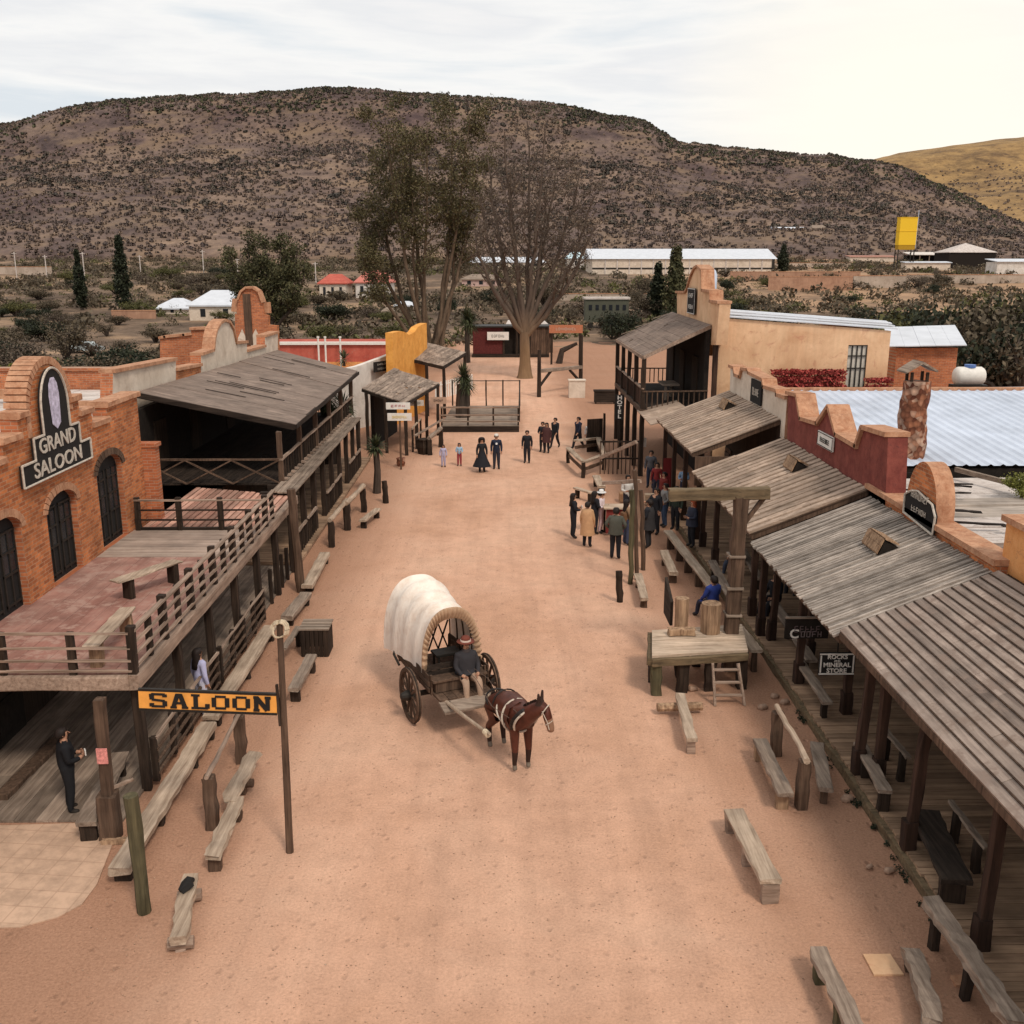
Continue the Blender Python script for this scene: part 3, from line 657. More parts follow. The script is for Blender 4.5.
b = MB(); b.boards((-9.4, 30.9, .14), (-6.6, 30.9, .14), (-6.6, 49, .14), (-9.4, 49, .14), 60, .1, .012, .008); b.build('porch_floor', M['walk'], hot)

# table and chairs seen on the gallery are lost in shade; plastered parapets behind the roof
par = thing('plastered_parapet', 'cream plastered false front with rounded brick-rimmed arch rising behind the big felt roof', 'wall', (-12.6, 43, 0))
PX = -12.45
w1 = pxo([(112, 425), (113, 373), (176, 360.5), (176, 415)], x=PX)
w2 = pxo([(176, 415), (176, 371), (201, 366), (201, 400)], x=PX)
w3 = pxo([(201, 400), (201, 355.5), (213, 351.5), (214, 340), (216, 331), (220, 324), (224, 321.5), (229, 323), (233, 330), (236, 344), (247, 343), (247, 352), (265, 347), (265, 337), (278, 333), (278, 360)], x=PX)
b = MB(); b.prism(w1, mpx(PX), (-.4, 0, 0), side_mat=1); b.prism(w3, mpx(PX), (-.45, 0, 0), side_mat=1); b.build('plaster_face', [M['cream'], M['brick_y']], par)
b = MB(); b.prism(w2, mpx(PX), (-.4, 0, 0)); b.build('brick_low_wall', M['brick'], par)
def coping(pts, w=.55, h=.12, mat='brick_cap', parent=par, x=PX, name='coping'):
    b = MB()
    for p, q in zip(pts[:-1], pts[1:]): b.beam((x-.19, p[0], p[1]+h/2), (x-.19, q[0], q[1]+h/2), w, h, up=(1,0,0) if abs(q[0]-p[0]) < .05 else (0,0,1))
    b.build(name, M[mat], parent)
coping([w1[1], w1[2]]); coping([w2[1], w2[2]]); coping([w3[1], w3[2]]); coping(w3[2:10]); coping([w3[9], w3[10]]); coping([w3[11], w3[12]]); coping([w3[13], w3[14]])
blk = thing('brick_parapet_block', 'plain orange brick parapet wall standing left behind the plastered arch', 'wall', (-15.5, 48, 0))
o = pxo([(160, 420), (160, 339), (165, 338), (184, 336), (191, 335), (191, 330), (212, 329), (212, 420)], y=48)
b = MB(); b.prism(o, mpy(48), (0, .4, 0), side_mat=1); b.build('brick_face', [M['brick_y'], M['brick']], blk)
b = MB()
for p, q in zip(o[1:6], o[2:7]):
    if abs(p[1]-q[1]) < .12: b.beam((p[0]-.05, 48.17, p[1]+.06), (q[0]+.05, 48.17, q[1]+.06), .55, .12)
b.build('coping', M['brick_cap'], blk)
tl = thing('tall_brick_arch', 'tall round-topped brick false front with a dark slot, highest thing left of the street roofs', 'wall', (-14, 58, 0))
o = pxo([(236, 360), (235, 345), (235, 314), (237, 313), (238, 300), (241, 292), (246, 288), (253, 288), (259, 292), (263, 303), (264, 314), (268, 316), (268, 325), (277, 326), (278, 360)], y=58)
b = MB(); b.prism(o, mpy(58), (0, .55, 0), side_mat=1); b.build('brick_face', [M['brick_y'], M['brick']], tl)
b = MB(); o2 = o[3:11]
for p, q in zip(o2[:-1], o2[1:]): b.beam((p[0], 58.22, p[1]+.03), (q[0], 58.22, q[1]+.03), .75, .12)
b.build('arch_rim', M['brick_cap'], tl)
s0, s1 = at(246, 345, y=57.95), at(250, 294, y=57.95)
b = MB(); b.box(s0.x, s1.x, 57.93, 58.02, s0.z, s1.z); b.build('slot', M['post_z'], tl)
for px0, px1 in ((238, 246), (251, 260)):
    o3 = pxo([(px0, 346), (px1, 346), (px1, 338), ((px0+px1)/2, 329), (px0, 338)], y=57.95); b = MB(); b.prism(o3, mpy(57.95), (0, .04, 0)); b.build('plaster_patch', M['cream'], tl)

# ================================================================ left, further down: two porch roofs, walls
def quad_roof(parent, pts, n, mat, th=.06, gap=.01, jit=.012, split=2, name='roof'):
    b = MB(); b.boards(*pts, n, th, gap, jit, split); return b.build(name, mat, parent)
sh = thing('shingled_porch', 'low porch with a weathered shingle roof on dark posts, past the gallery house', 'porch', (-6, 46, 0))
P = [at(404.5, 403, z=2.75), at(362, 388, z=3.3), at(394, 368, z=3.75), at(439, 383, z=3.0)]
quad_roof(sh, (P[0], P[3], P[2], P[1]), 16, M['shake'], .05, .012, .02, 4)
b = MB(); b.beam(P[0]-V((0,0,.12)), P[3]-V((0,0,.12)), .08, .14); b.beam(P[0]-V((0,0,.12)), P[1]-V((0,0,.12)), .08, .14); b.build('fascia', M['dark_x'], sh)
for t in (.02, .3, .6, .95):
    q = P[0].lerp(P[3], t); b = MB(); b.rough((q.x, q.y, 0), (q.x, q.y, q.z-.12), .16, .16, 5, .015); b.build('post', M['dark_z'], sh)
for t in (.45, .9):
    q = P[0].lerp(P[1], t); b = MB(); b.rough((q.x, q.y, 0), (q.x, q.y, q.z-.12), .16, .16, 5, .015); b.build('post', M['dark_z'], sh)
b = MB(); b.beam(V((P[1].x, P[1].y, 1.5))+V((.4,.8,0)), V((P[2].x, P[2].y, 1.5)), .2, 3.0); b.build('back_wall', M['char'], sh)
b = MB()
q0, q1 = P[0].lerp(P[3], .1), P[0].lerp(P[3], .95)
for z in (.95,): b.rough((q0.x+.3, q0.y, z), (q1.x+.3, q1.y, z), .14, .07, 8, .015)
b.build('handrail', M['rail'], sh)
sh2 = thing('open_porch', 'second shingle roofed porch on tall dark posts, under the yellow parapet', 'porch', (-5, 56, 0))
Q = [at(443, 366, z=3.3), at(396, 355, z=3.9), at(426, 342, z=4.5), at(466, 352, z=3.7)]
quad_roof(sh2, (Q[0], Q[3], Q[2], Q[1]), 14, M['shake'], .05, .012, .02, 3)
b = MB(); b.beam(Q[0]-V((0,0,.12)), Q[3]-V((0,0,.12)), .1, .2); b.beam(Q[0]-V((0,0,.12)), Q[1]-V((0,0,.12)), .1, .2); b.build('fascia', M['dark_x'], sh2)
for q in (Q[0].lerp(Q[3], .03), Q[0].lerp(Q[3], .93), Q[0].lerp(Q[1], .35), Q[0].lerp(Q[1], .95), Q[0].lerp(Q[1], .65)):
    b = MB(); b.rough((q.x, q.y, 0), (q.x, q.y, q.z-.15), .2, .2, 5, .015); b.build('post', M['dark_z'], sh2)
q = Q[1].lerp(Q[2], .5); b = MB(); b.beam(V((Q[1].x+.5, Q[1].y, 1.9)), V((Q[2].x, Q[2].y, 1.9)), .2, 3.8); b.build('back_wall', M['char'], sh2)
yw = thing('yellow_parapet', 'bright yellow-orange painted parapet with a wavy top edge behind the open porch', 'wall', (-8, 62, 0))
a, c = at(392, 392, y=60), at(427, 360, y=67)
def mpl(p, q):
    p = V(p); q = V(q); return lambda u, z: V((p.x + (q.x-p.x)*u, p.y + (q.y-p.y)*u, z))
zt = [(0, 333), (.22, 331), (.34, 332), (.45, 335), (.62, 332), (.72, 327), (.9, 324), (1, 323)]
ol = [(0, 0), (1, 0)]
for u, py in reversed(zt):
    px = 392+35*u; yy = 60+7*u; ol.append((u, at(px, py, y=yy).z))
b = MB(); b.prism(ol, mpl((at(393, 350, y=60).x, 60, 0), (at(427, 340, y=67).x, 67, 0)), (-.45, .1, 0)); b.build('painted_face', M['yellow_wall'], yw)
ww = thing('whitewashed_wall', 'whitewashed wall with a small black sign above the shingled porch', 'wall', (-11, 55, 0))
p0, p1 = at(335, 372, y=57), at(391, 352, y=62)
ol = [(0, 0), (1, 0), (1, at(391, 354, y=62).z), (.85, at(383, 357, y=61.3).z), (.4, at(358, 366, y=59).z), (0, at(335, 371, y=57).z)]
b = MB(); b.prism(ol, mpl((p0.x, 57, 0), (p1.x, 62, 0)), (-.3, .1, 0)); b.build('wall_face', M['white_wall'], ww)
dd = V((p1.x-p0.x, 5, 0)).normalized(); q = at(380, 366, y=60.6)
sign_board('small black sign with pale lettering high on the whitewashed wall', (q.x+.15, q.y-.15, q.z), dd, (0,0,1), 1.7, .62, ['~6', '~4'], M['black'], M['sign_line'])
rw = thing('red_painted_house', 'long low red painted wall with white coping behind the left hand roofs', 'building', (-15, 78, 0))
x0, x1 = at(262, 355, y=76).x, at(393, 355, y=76).x; zt_, zm, zb_ = at(330, 344, y=76).z, at(330, 354, y=76).z, at(330, 361, y=76).z
b = MB(); b.box(x0, x1, 76, 82, zm-.6, zt_-.05); b.build('wall', M['red_wall'], rw)
b = MB(); b.box(x0, x1, 75.9, 82.1, 0, zm-.6); b.build('lower_band', M['orange_wall'], rw)
b = MB(); b.box(x0-.1, x1+.1, 75.8, 76.4, zt_-.05, zt_+.15); b.build('coping', M['whitep'], rw)
b = MB(); b.box(x0, x1, 76.4, 82, zt_-.5, zt_-.42); b.build('roof', M['red_wall'], rw)
for px in (318, 325, 340):
    q = at(px, 338, y=75.2); b = MB(); b.tube([(q.x, 75.2, 0), (q.x, 75.2, q.z)], .07, 8); b.tube([(q.x, 75.2, q.z), (q.x, 75.2, q.z+.12)], .1, 8)
    b.build('white_pole', M['whitep'], None, {318: 'leftmost white pipe post in front of the red painted house', 325: 'middle white pipe post in front of the red painted house', 340: 'rightmost white pipe post in front of the red painted house'}[px], 'post', 'white pipe posts by the red house')

# ================================================================ right: row of shops with porches
def shop(label, y0, y1, ze, zw, roof, xe=6.55, xw=9.5, posts=(), z0=.25, wallmat='dark_z'):
    s = thing('timber_shop', label, 'building', (8.5, (y0+y1)/2, 0), 'timber porch shops along the right side')
    A, B, C, D = V((xe, y0, ze)), V((xe, y1, ze)), V((xw, y1, zw)), V((xw, y0, zw))
    if roof == 'A':
        b = MB(); b.boards(A, B, C, D, 17, .05, .0, .004, 2); o = b.build('roof', M['roofA'], s)
        b = MB(); nr = V((zw-ze, 0, -(xw-xe))).normalized()*-1
        for i in range(1, 17):
            t = i/17; b.beam(A.lerp(D, t)+nr*.006, B.lerp(C, t)+nr*.006, .026, .03, up=nr)
        b.build('board_lap', M['groove'], s)
    elif roof == 'B':
        b = MB(); b.boards(A-V((.08,0,.03)), D, C, B-V((.08,0,.03)), 56, .05, .05, .014, 0, .035); b.build('roof', M['roofB'], s)
        b = MB(); b.boards(A-V((0,0,.07)), D-V((0,0,.07)), C-V((0,0,.07)), B-V((0,0,.07)), 4, .03, 0, 0); b.build('roof_underlay', M['groove'], s)
    else:
        n = int((y1-y0)/.36); b = MB(); b.boards(A-V((.06,0,.02)), D, C, B-V((.06,0,.02)), n, .07, .13, .014, 1, .03); b.build('roof', M['roofC'], s)
        b = MB(); nr = V((zw-ze, 0, -(xw-xe))).normalized()*-1
        b.boards(A-V((0,0,.06)), D-V((0,0,.06)), C-V((0,0,.06)), B-V((0,0,.06)), 4, .03, 0, 0)
        b.build('roof_underlay', M['groove'], s)
    b = MB(); b.rough((xe+.04, y0, ze-.12), (xe+.04, y1, ze-.12), .07, .14, 14, .006); b.build('eave_beam', M['post_z'], s)
    b = MB(); b.rough((xe+.05, y0+.05, ze-.13), (xw, y0+.05, zw-.13), .07, .16, 8, .006); b.build('verge_board', M['post_z'], s)
    b = MB()
    for i in range(int((y1-y0)/1.1)): y = y0+.6+i*1.1; b.beam((xe+.1, y, ze-.13), (xw, y, zw-.13), .08, .12)
    b.build('rafter', M['dark_x'], s)
    b = MB(); b.box(xw, xw+.2, y0, y1, 0, zw-.08); b.build('wall', M[wallmat], s)
    y = y0+.8
    while y+1.2 < y1:
        b = MB(); b.box(xw-.06, xw, y, y+1.0, z0, 2.2); d = b.build('door', M['post_z'], s)
        b = MB(); b.box(xw-.1, xw-.06, y+.1, y+.9, 1.15, 2.05); b.build('pane', M['glass'], d)
        y += 2.9
    for p in posts:
        px, py, dx = p; b = MB(); x = px; zt = ze + (zw-ze)*(x-xe)/(xw-xe) - .15
        b.rough((x, py, z0), (x+dx, py, zt), .16, .15, 7, .012); b.rough((x, py, z0), (x, py, z0+.5), .22, .21, 2, .01); b.build('post', M['red_z'], s)
    return s
def roof_vent(parent, px, py, ze, zw, xe=6.55, xw=9.5):
    # little gabled ridge vent lying on the slope
    k = (zw-ze)/(xw-xe); t = .5; q = None
    for _ in range(30):
        q = at(px, py, z=ze + k*((q.x if q else 8.2)-xe))
    nr = V((-k, 0, 1)).normalized(); ux = V((1, 0, k)).normalized(); l, w, h = .46, .26, .26
    b = MB()
    for s in (-1, 1):                                  # two boarded slopes meeting on a short ridge along the street
        for k_ in range(2):
            lo = q + ux*(s*w*(1-k_*.48)) + nr*(.04+h*k_*.48); hi = q + ux*(s*w*(1-k_*.48-.46)) + nr*(.04+h*(k_*.48+.46))
            b.hexa([lo-V((0,l,0)), lo+V((0,l,0)), hi+V((0,l,0)), hi-V((0,l,0)), lo-V((0,l,0))+nr*.05, lo+V((0,l,0))+nr*.05, hi+V((0,l,0))+nr*.05, hi-V((0,l,0))+nr*.05])
    v = b.build('roof_vent', M['log'], parent)
    b = MB()
    b.prism([(-.9*w, 0), (.9*w, 0), (0, h)], lambda u_, h_: q+ux*u_+nr*h_-V((0,l*.93,0)), (0, 1.86*l, 0)); b.build('vent_opening', M['char'], v)
sA = shop('timber shop nearest the camera on the right, its porch roof of long overlapping boards', 6.0, 17.75, 2.76, 3.95, 'A', posts=[(6.75, 11.85, .05), (6.72, 14.3, .12), (6.75, 16.75, .1), (7.0, 16.4, .0)])
sB = shop('timber shop with a porch roof of thin grey slats below a brick arch parapet', 17.75, 24.45, 2.66, 3.85, 'B', posts=[(7.4, 19.3, 0), (6.85, 20.9, .0), (6.95, 23.6, .1), (6.75, 23.9, .0), (7.5, 22.2, 0)])
sC = shop('timber shop with a tan corrugated plank porch roof below the maroon parapet', 24.6, 32.5, 2.84, 4.0, 'C', posts=[(6.9, 25.4, 0), (6.9, 27.8, 0), (6.9, 30.2, 0), (6.9, 32.2, 0)])
sD = shop('timber shop with a tan plank porch roof below the cream stepped parapet', 32.9, 40.7, 3.42, 4.55, 'C', posts=[(6.9, 33.2, 0), (6.9, 35.8, 0), (6.9, 38.2, 0), (6.9, 40.4, 0)])
roof_vent(sB, 881, 546, 2.66, 3.85); roof_vent(sC, 796, 467, 2.84, 4.0); roof_vent(sD, 728, 407, 3.42, 4.55)
b = MB(); b.boards((6.35, 41.0, 3.05), (8.2, 41.0, 3.5), (8.2, 45.4, 3.5), (6.35, 45.4, 3.05), 6, .05, .03, .01); b.build('side_porch_roof', M['roofC'], sD)
MB().box(6.6, 9.4, 32.55, 32.62, 2.3, 3.3).build('gable_board', M['post_z'], sD)

# boardwalk
b = MB(); b.boards((6.66, 6, .25), (9.5, 6, .25), (9.5, 41, .25), (6.66, 41, .25), 190, .05, .014, .006, 0, .03); b.build('boardwalk', M['walk'], kind='structure')
b = MB(); b.rough((6.64, 6, .1), (6.64, 36, .1), .12, .2, 60, .02); b.build('boardwalk_edge', M['mossy_x'], kind='structure')

# parapets
def wall_x(name, label, outline, x, th, face, side, cap=None, capto=None):
    w = thing(name, label, 'wall', (x, sum(p[0] for p in outline)/len(outline), 0))
    b = MB(); b.prism(outline, mpx(x), (th, 0, 0), side_mat=1); b.build('wall_face', [face, side], w)
    if cap:
        b = MB(); o = outline[capto[0]:capto[1]]
        for p, q in zip(o[:-1], o[1:]):
            if abs(p[0]-q[0]) < .03 and abs(p[1]-q[1]) < .03: continue
            e = (V((0, q[0]-p[0], q[1]-p[1]))).normalized(); nn = V((0, -e.z, e.y)); nn = nn if nn.z > 0 or abs(nn.z) < .05 else -nn
            b.beam(V((x+th/2-.03, p[0], p[1]))+nn*.05-e*.03, V((x+th/2-.03, q[0], q[1]))+nn*.05+e*.03, .12, th+.14, up=(1,0,0))
        b.build('coping', cap, w)
    return w
mo = pxo([(787, 450), (788, 394), (798, 396.5), (802, 420), (818.6, 425), (830, 408), (837.6, 436), (858, 448), (864, 429), (888, 436.5), (885, 510)], x=9.52)
wall_x('maroon_parapet', 'maroon plastered parapet with pointed zigzag top and small white sign', mo, 9.52, .5, M['maroon'], M['maroon'], M['brick_cap'], (1, 10))
q = at(825, 441, x=9.45)
sign_board('small white sign with faint writing on the maroon parapet', (9.44, q.y, q.z), (0,-1,0), (0,0,1), 1.35, .42, ['~7'], M['whitep'], M['iron'], M['iron'], sizes=[.6])
bo = pxo([(868, 520), (868.5, 490), (906, 512), (909, 492), (914, 480), (920, 470), (926, 465.5), (931, 472)], x=9.52)
ya, yb = pxo([(907, 505), (933.5, 537)], x=9.52)
yl, yr = pxo([(906, 512)], x=9.52)[0], pxo([(933.5, 541)], x=9.52)[0]
cy = (yl[0]+yr[0])/2; ry = abs(yl[0]-yr[0])/2; base = (yl[1]+yr[1])/2
far, near = pxo([(868.5, 489)], x=9.52)[0], pxo([(998, 563)], x=9.52)[0]
zl = .5*(far[1]+near[1])
ol = [(far[0], 0), (far[0], zl)] + [(cy+ry, zl)] + arc(cy, zl+.3, ry, 1.05, 0, 180, 14) + [(cy-ry, zl), (near[0], zl), (near[0], 0)]
bp = wall_x('brick_arch_parapet', 'low orange brick parapet with a round arched crown behind the slatted roof', [ol[0], ol[1], ol[-2], ol[-1]], 9.52, .42, M['brick'], M['brick_y'], M['brick_cap'], (1, 3))
b = MB(); b.prism([(cy-ry, zl-.1)] + [(cy+ry, zl-.1)] + arc(cy, zl+.3, ry, 1.0, 0, 180, 18), mpx(9.50), (.42, 0, 0), side_mat=1); b.build('arch_body', [M['brick'], M['brick_cap']], bp)
ho = pxo([(904.4, 494), (911, 490.5), (917.6, 491), (931.6, 504.7), (934.6, 517), (931.6, 535), (903, 512)], x=9.4)
hs = thing('shop_sign', 'black seven-sided shop sign with a white outline on the brick arch parapet', 'sign', (9.4, cy, zl))
b = MB(); b.prism(ho, mpx(9.42), (.05, 0, 0)); b.build('board', M['black'], hs)
b = MB()
for p, q_ in zip(ho, ho[1:]+ho[:1]): b.tube([(9.41, p[0], p[1]), (9.41, q_[0], q_[1])], .025, 5)
b.build('border', M['sign_line'], hs)
hc = sum(p[0] for p in ho)/7; hz = sum(p[1] for p in ho)/7
scribble(hs, V((9.40, hc, hz+.2)), (0,-1,0), (0,0,1), 7, .95, .17, M['sign_line']); scribble(hs, V((9.40, hc, hz-.12)), (0,-1,0), (0,0,1), 6, .8, .13, M['sign_line'])
co = pxo([(729.5, 400), (730.5, 367), (735, 369), (736, 376), (741, 378), (743, 370), (749, 371), (750, 374), (764, 381), (765, 388), (778, 392), (778, 396), (787, 399), (784, 440)], x=9.52)
wall_x('cream_stepped_parapet', 'cream plastered stepped parapet behind the far tan plank roof', co, 9.52, .4, M['cream'], M['brick_cap'], M['brick_cap'], (1, 13))
q = at(754.5, 392, x=9.4)
sign_board('black square sign with white lettering on the cream stepped parapet', (9.44, q.y, q.z), (0,-1,0), (0,0,1), 1.5, .85, ['~5'], M['black'], M['sign_line'], sizes=[.5])
q0, q1 = at(1003, 575, x=9.3), at(1004, 514, x=9.3)
ow = wall_x('orange_facade', 'orange plastered wall end at the right edge above the overlapping board roof', [(8, 0), (18.1, 0), (18.1, 4.85), (8, 4.85)], 9.72, .3, M['orange_wall'], M['orange_wall'], M['brick_cap'], (2, 4))

# two storey balcony house E + tan building
eb = thing('balcony_house', 'two storey timber house with railed balcony and hanging porch under an orange parapet', 'building', (8, 50, 0))
E0, E1 = 44.8, 55.2
A, B_, C_, D_ = V((6.5, E0, 5.62)), V((6.5, E1, 5.62)), V((9.5, E1, 7.1)), V((9.5, E0, 7.0))
b = MB(); b.boards(A, B_, C_, D_, 14, .05, .008, .012, 4); b.build('roof', M['felt'], eb)
b = MB(); b.beam(A-V((.02,0,.1)), B_-V((.02,0,.1)), .08, .16); b.beam(A-V((0,.02,.1)), D_-V((0,.02,.1)), .08, .16); b.build('fascia', M['rail'], eb)
for f in (.12, .45, .7):
    b = MB(); p = C_.lerp(B_, f)+V((0,-.6,.08)); b.beam(p, p+V((-.7,.2,-.25)), .25, .04); b.build('loose_roof_sheet', M['grey_x'], eb)
b = MB(); b.boards((6.5, E0, 3.15), (9.5, E0, 3.15), (9.5, E1, 3.15), (6.5, E1, 3.15), 40, .06, .01, .004); b.build('balcony_floor', M['dark_x'], eb)
b = MB(); b.rough((6.48, E0, 3.08), (6.48, E1, 3.08), .12, .2, 12, .01); b.rough((6.5, E0-.03, 3.05), (9.5, E0-.03, 3.05), .1, .2, 8, .01); b.build('floor_beam', M['post_z'], eb)
for y in (E0+.1, E0+2.6, E0+5.2, E0+7.7, E1-.1):
    b = MB(); b.rough((6.55, y, 0), (6.55, y, 5.5), .2, .2, 9, .012); b.build('post', M['dark_z'], eb)
b = MB()
for i in range(34): y = E0+.2+i*.3; b.box(6.53, 6.57, y, y+.1, 3.25, 4.05)
b.build('balustrade_boards', M['red_z'], eb)
b = MB(); b.rough((6.52, E0, 4.1), (6.52, E1, 4.1), .12, .07, 12, .01); b.build('handrail', M['rail'], eb)
b = MB()
for i in range(12): x = 6.7+i*.24; b.box(x, x+.05, E0-.02, E0+.03, 3.2, 3.95)
b.rough((6.5, E0, 3.98), (9.5, E0, 4.0), .1, .06, 6, .01); b.build('side_railing', M['post_z'], eb)
b = MB()
for i in range(12): x = 6.7+i*.24; b.box(x, x+.05, E1-.02, E1+.03, 3.2, 3.95)
b.rough((6.5, E1, 3.98), (9.5, E1, 3.98), .1, .06, 6, .01); b.build('side_railing', M['post_z'], eb)
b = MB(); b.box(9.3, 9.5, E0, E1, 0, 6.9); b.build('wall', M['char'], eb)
for y in (46.2, 49.5, 52.6): b = MB(); b.box(9.22, 9.3, y, y+1.2, 3.2, 5.4); b.build('door', M['dark_z'], eb)
b = MB(); b.box(7.9, 8.7, 47.5, 49.2, 3.9, 3.98); b.box(8, 8.1, 47.6, 47.7, 3.2, 3.9); b.box(8.5, 8.6, 49, 49.1, 3.2, 3.9); b.build('balcony_table', M['grey_x'], eb)
eo = pxo([(677, 345), (677, 293), (686, 293), (688, 289), (691, 278), (695, 269), (698, 267), (702.5, 271), (703, 291), (711, 292.5), (711, 302), (719.5, 303.5), (716, 345)], x=9.55)
wall_x('orange_parapet', 'pale orange parapet with a tall pointed arch above the balcony house', eo, 9.55, .5, M['orange_wall'] if 0 else M['tan_wall'], M['tan_wall'], M['brick_cap'], (1, 12))
q = at(690.5, 301, x=9.4)
sign_board('black and white sign with a pointed top on the pale orange parapet', (9.42, q.y, q.z), (0,-1,0), (0,0,1), 1.9, 1.25, ['~4', '~5'], M['black'], M['whitep'], M['whitep'], sizes=[.4, .4])
tb = thing('tan_plastered_building', 'large tan plastered building with rust stained wall and pale roof edge behind the shops', 'building', (14, 47, 0))
c0, c1, c2, c3 = at(720, 318, y=45.0), at(891, 331, y=45.0), at(891, 388, y=45.0), at(720, 380, y=45.0)
w0, w1_ = at(845, 388, y=45), at(868, 345, y=45)
b = MB(); b.prism([(9.9, 0), (c1.x, 0), (c1.x, c1.z), (9.9, c0.z)], mpy(45.0), (0, .4, 0), [[(w0.x, w0.z), (w1_.x, w0.z), (w1_.x, w1_.z), (w0.x, w1_.z)]]); b.box(c1.x-.4, c1.x-.001, 45.4, 54, 0, c1.z-.05); b.build('wall', M['tan_wall'], tb)
b = MB(); b.box(w0.x, w1_.x, 45.12, 45.18, w0.z, w1_.z); wn = b.build('window', plain('pale_painted_steel', (.52,.47,.40), .6, .15), tb)
b = MB()
for i in range(5): x = w0.x+(w1_.x-w0.x)*i/4; b.beam((x, 45.08, w0.z), (x, 45.08, w1_.z), .05, .04)
for z in (w0.z+.02, w0.z+.9, w1_.z-.5, w1_.z-.02): b.beam((w0.x, 45.06, z), (w1_.x, 45.06, z), .04, .05)
b.build('window_frame', M['iron'], wn)
b = MB()
for k, (dy, dz) in enumerate(((0, .12), (.35, .22), (.7, .32), (1.2, .36))):
    b.boards((9.85, 44.85+dy, c0.z+dz), (c1.x+.25, 44.85+dy, c1.z+dz), (c1.x+.25, 45.15+dy, c1.z+dz+.04), (9.85, 45.15+dy, c0.z+dz+.04), 2, .05, .03, .01, 1)
b.boards((9.85, 46, c0.z+.25), (c1.x+.25, 46, c1.z+.25), (c1.x+.25, 54, c1.z+.1), (9.85, 54, c0.z+.1), 8, .06, .0, .01); b.build('roof', M['whiteroof'], tb)
b = MB(); b.rough((9.75, 44.7, 3.4), (9.75, 44.7, c0.z+.4), .22, .2, 8, .01); b.build('corner_post', M['red_z'], tb)
eb2 = thing('small_brick_shed', 'small brick shed with a white sheet metal roof beside the tan building', 'building', (19, 53, 0))
s0, s1 = at(893, 390, y=52), at(958, 348, y=52)
b = MB(); b.box(s0.x, s1.x, 52, 57, 0, s1.z); b.build('wall', M['brick_y'], eb2)
r0, r1, r2, r3 = at(889, 346, y=51.5), at(967, 345, y=51.5), at(955, 325, y=57.5), at(884, 327, y=57.5)
b = MB(); b.boards(r0, r3, r2, r1, 5, .05, .01, .01); b.build('roof', M['whiteroof'], eb2)

# blue-white corrugated roof
mr = thing('metal_roofed_building', 'wide building with a bright bluish corrugated metal roof behind the maroon parapet', 'building', (18, 37, 0))
def corr(A, B, C, D, n, amp, mat, name, parent, seg=8):
    b = MB(); A, B, C, D = V(A), V(B), V(C), V(D); nr = (D-A).cross(B-A).normalized(); nr = nr if nr.z > 0 else -nr
    for i in range(n*4+1):
        t = i/(n*4); h = amp*(1.1 if i % 4 == 1 else 0)
        b.v += [tuple(A.lerp(D, t)+nr*h), tuple(B.lerp(C, t)+nr*h)]
    for i in range(n*4): b.face(i*2, i*2+1, i*2+3, i*2+2)
    return b.build(name, mat, parent)
a0, a1, a2, a3 = at(886, 466, z=3.35), at(801, 391, z=4.35), at(1045, 388, z=4.35), at(1090, 472, z=3.35)
a0 = V((10.05, a0.y, 3.35)); a1 = V((10.05, a1.y, 4.35)); a2 = V((26, a1.y, 4.35)); a3 = V((26, a0.y, 3.35))
corr(a0, a1, a2, a3, 40, .05, M['galv'], 'roof', mr)
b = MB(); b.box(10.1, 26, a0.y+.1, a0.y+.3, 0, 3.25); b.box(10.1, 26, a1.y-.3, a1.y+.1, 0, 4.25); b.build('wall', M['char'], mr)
b = MB(); b.rough((10.05, a1.y+.15, 4.4), (26, a1.y+.15, 4.4), .25, .16, 30, .01); b.build('ridge_coping', M['brick_cap'], mr)
b = MB(); b.rough((11.5, a1.y+1.2, 4.15), (26, a1.y+1.2, 4.25), 1.6, .1, 12, .01); b.build('white_gutter', M['whiteroof'], mr)
ch = thing('stone_chimney', 'rugged reddish stone chimney with a small shingled cap on the metal roof', 'chimney', (14, 33, 3.5))
cb = at(910, 447, z=3.75); ct = at(911, 381, y=cb.y)
b = MB(); k = 9
for i in range(k):
    for j in range(4):
        a = j*math.pi/2
    r = .52 - .08*i/k
b.tube([(cb.x, cb.y, 3.2 + (ct.z-3.2)*i/12) for i in range(13)], [.5 - .09*i/12 + random.uniform(-.02, .02) for i in range(13)], 10, True, .09); b.build('stone_stack', M['stone'], ch)
for dx in (-.25, .25):
    b = MB(); b.beam((cb.x+dx, cb.y-.2, ct.z), (cb.x+dx, cb.y-.2, ct.z+.3), .08, .08); b.beam((cb.x+dx, cb.y+.2, ct.z), (cb.x+dx, cb.y+.2, ct.z+.3), .08, .08); b.build('cap_leg', M['dark_z'], ch)
b = MB(); z = ct.z+.28
b.hexa([(cb.x-.52, cb.y-.4, z), (cb.x-.02, cb.y-.4, z+.3), (cb.x-.02, cb.y+.4, z+.3), (cb.x-.52, cb.y+.4, z), (cb.x-.52, cb.y-.4, z+.06), (cb.x-.02, cb.y-.4, z+.38), (cb.x-.02, cb.y+.4, z+.38), (cb.x-.52, cb.y+.4, z+.06)])
b.hexa([(cb.x-.02, cb.y-.4, z+.31), (cb.x+.5, cb.y-.4, z+.04), (cb.x+.5, cb.y+.4, z+.04), (cb.x-.02, cb.y+.4, z+.31), (cb.x-.02, cb.y-.4, z+.39), (cb.x+.5, cb.y-.4, z+.1), (cb.x+.5, cb.y+.4, z+.1), (cb.x-.02, cb.y+.4, z+.39)])
b.build('cap_roof', M['grey_y'], ch)
tk = thing('water_tank', 'white plastic water tank lying on the far roof edge with a blue lid', 'tank', (20, 46, 4.4))
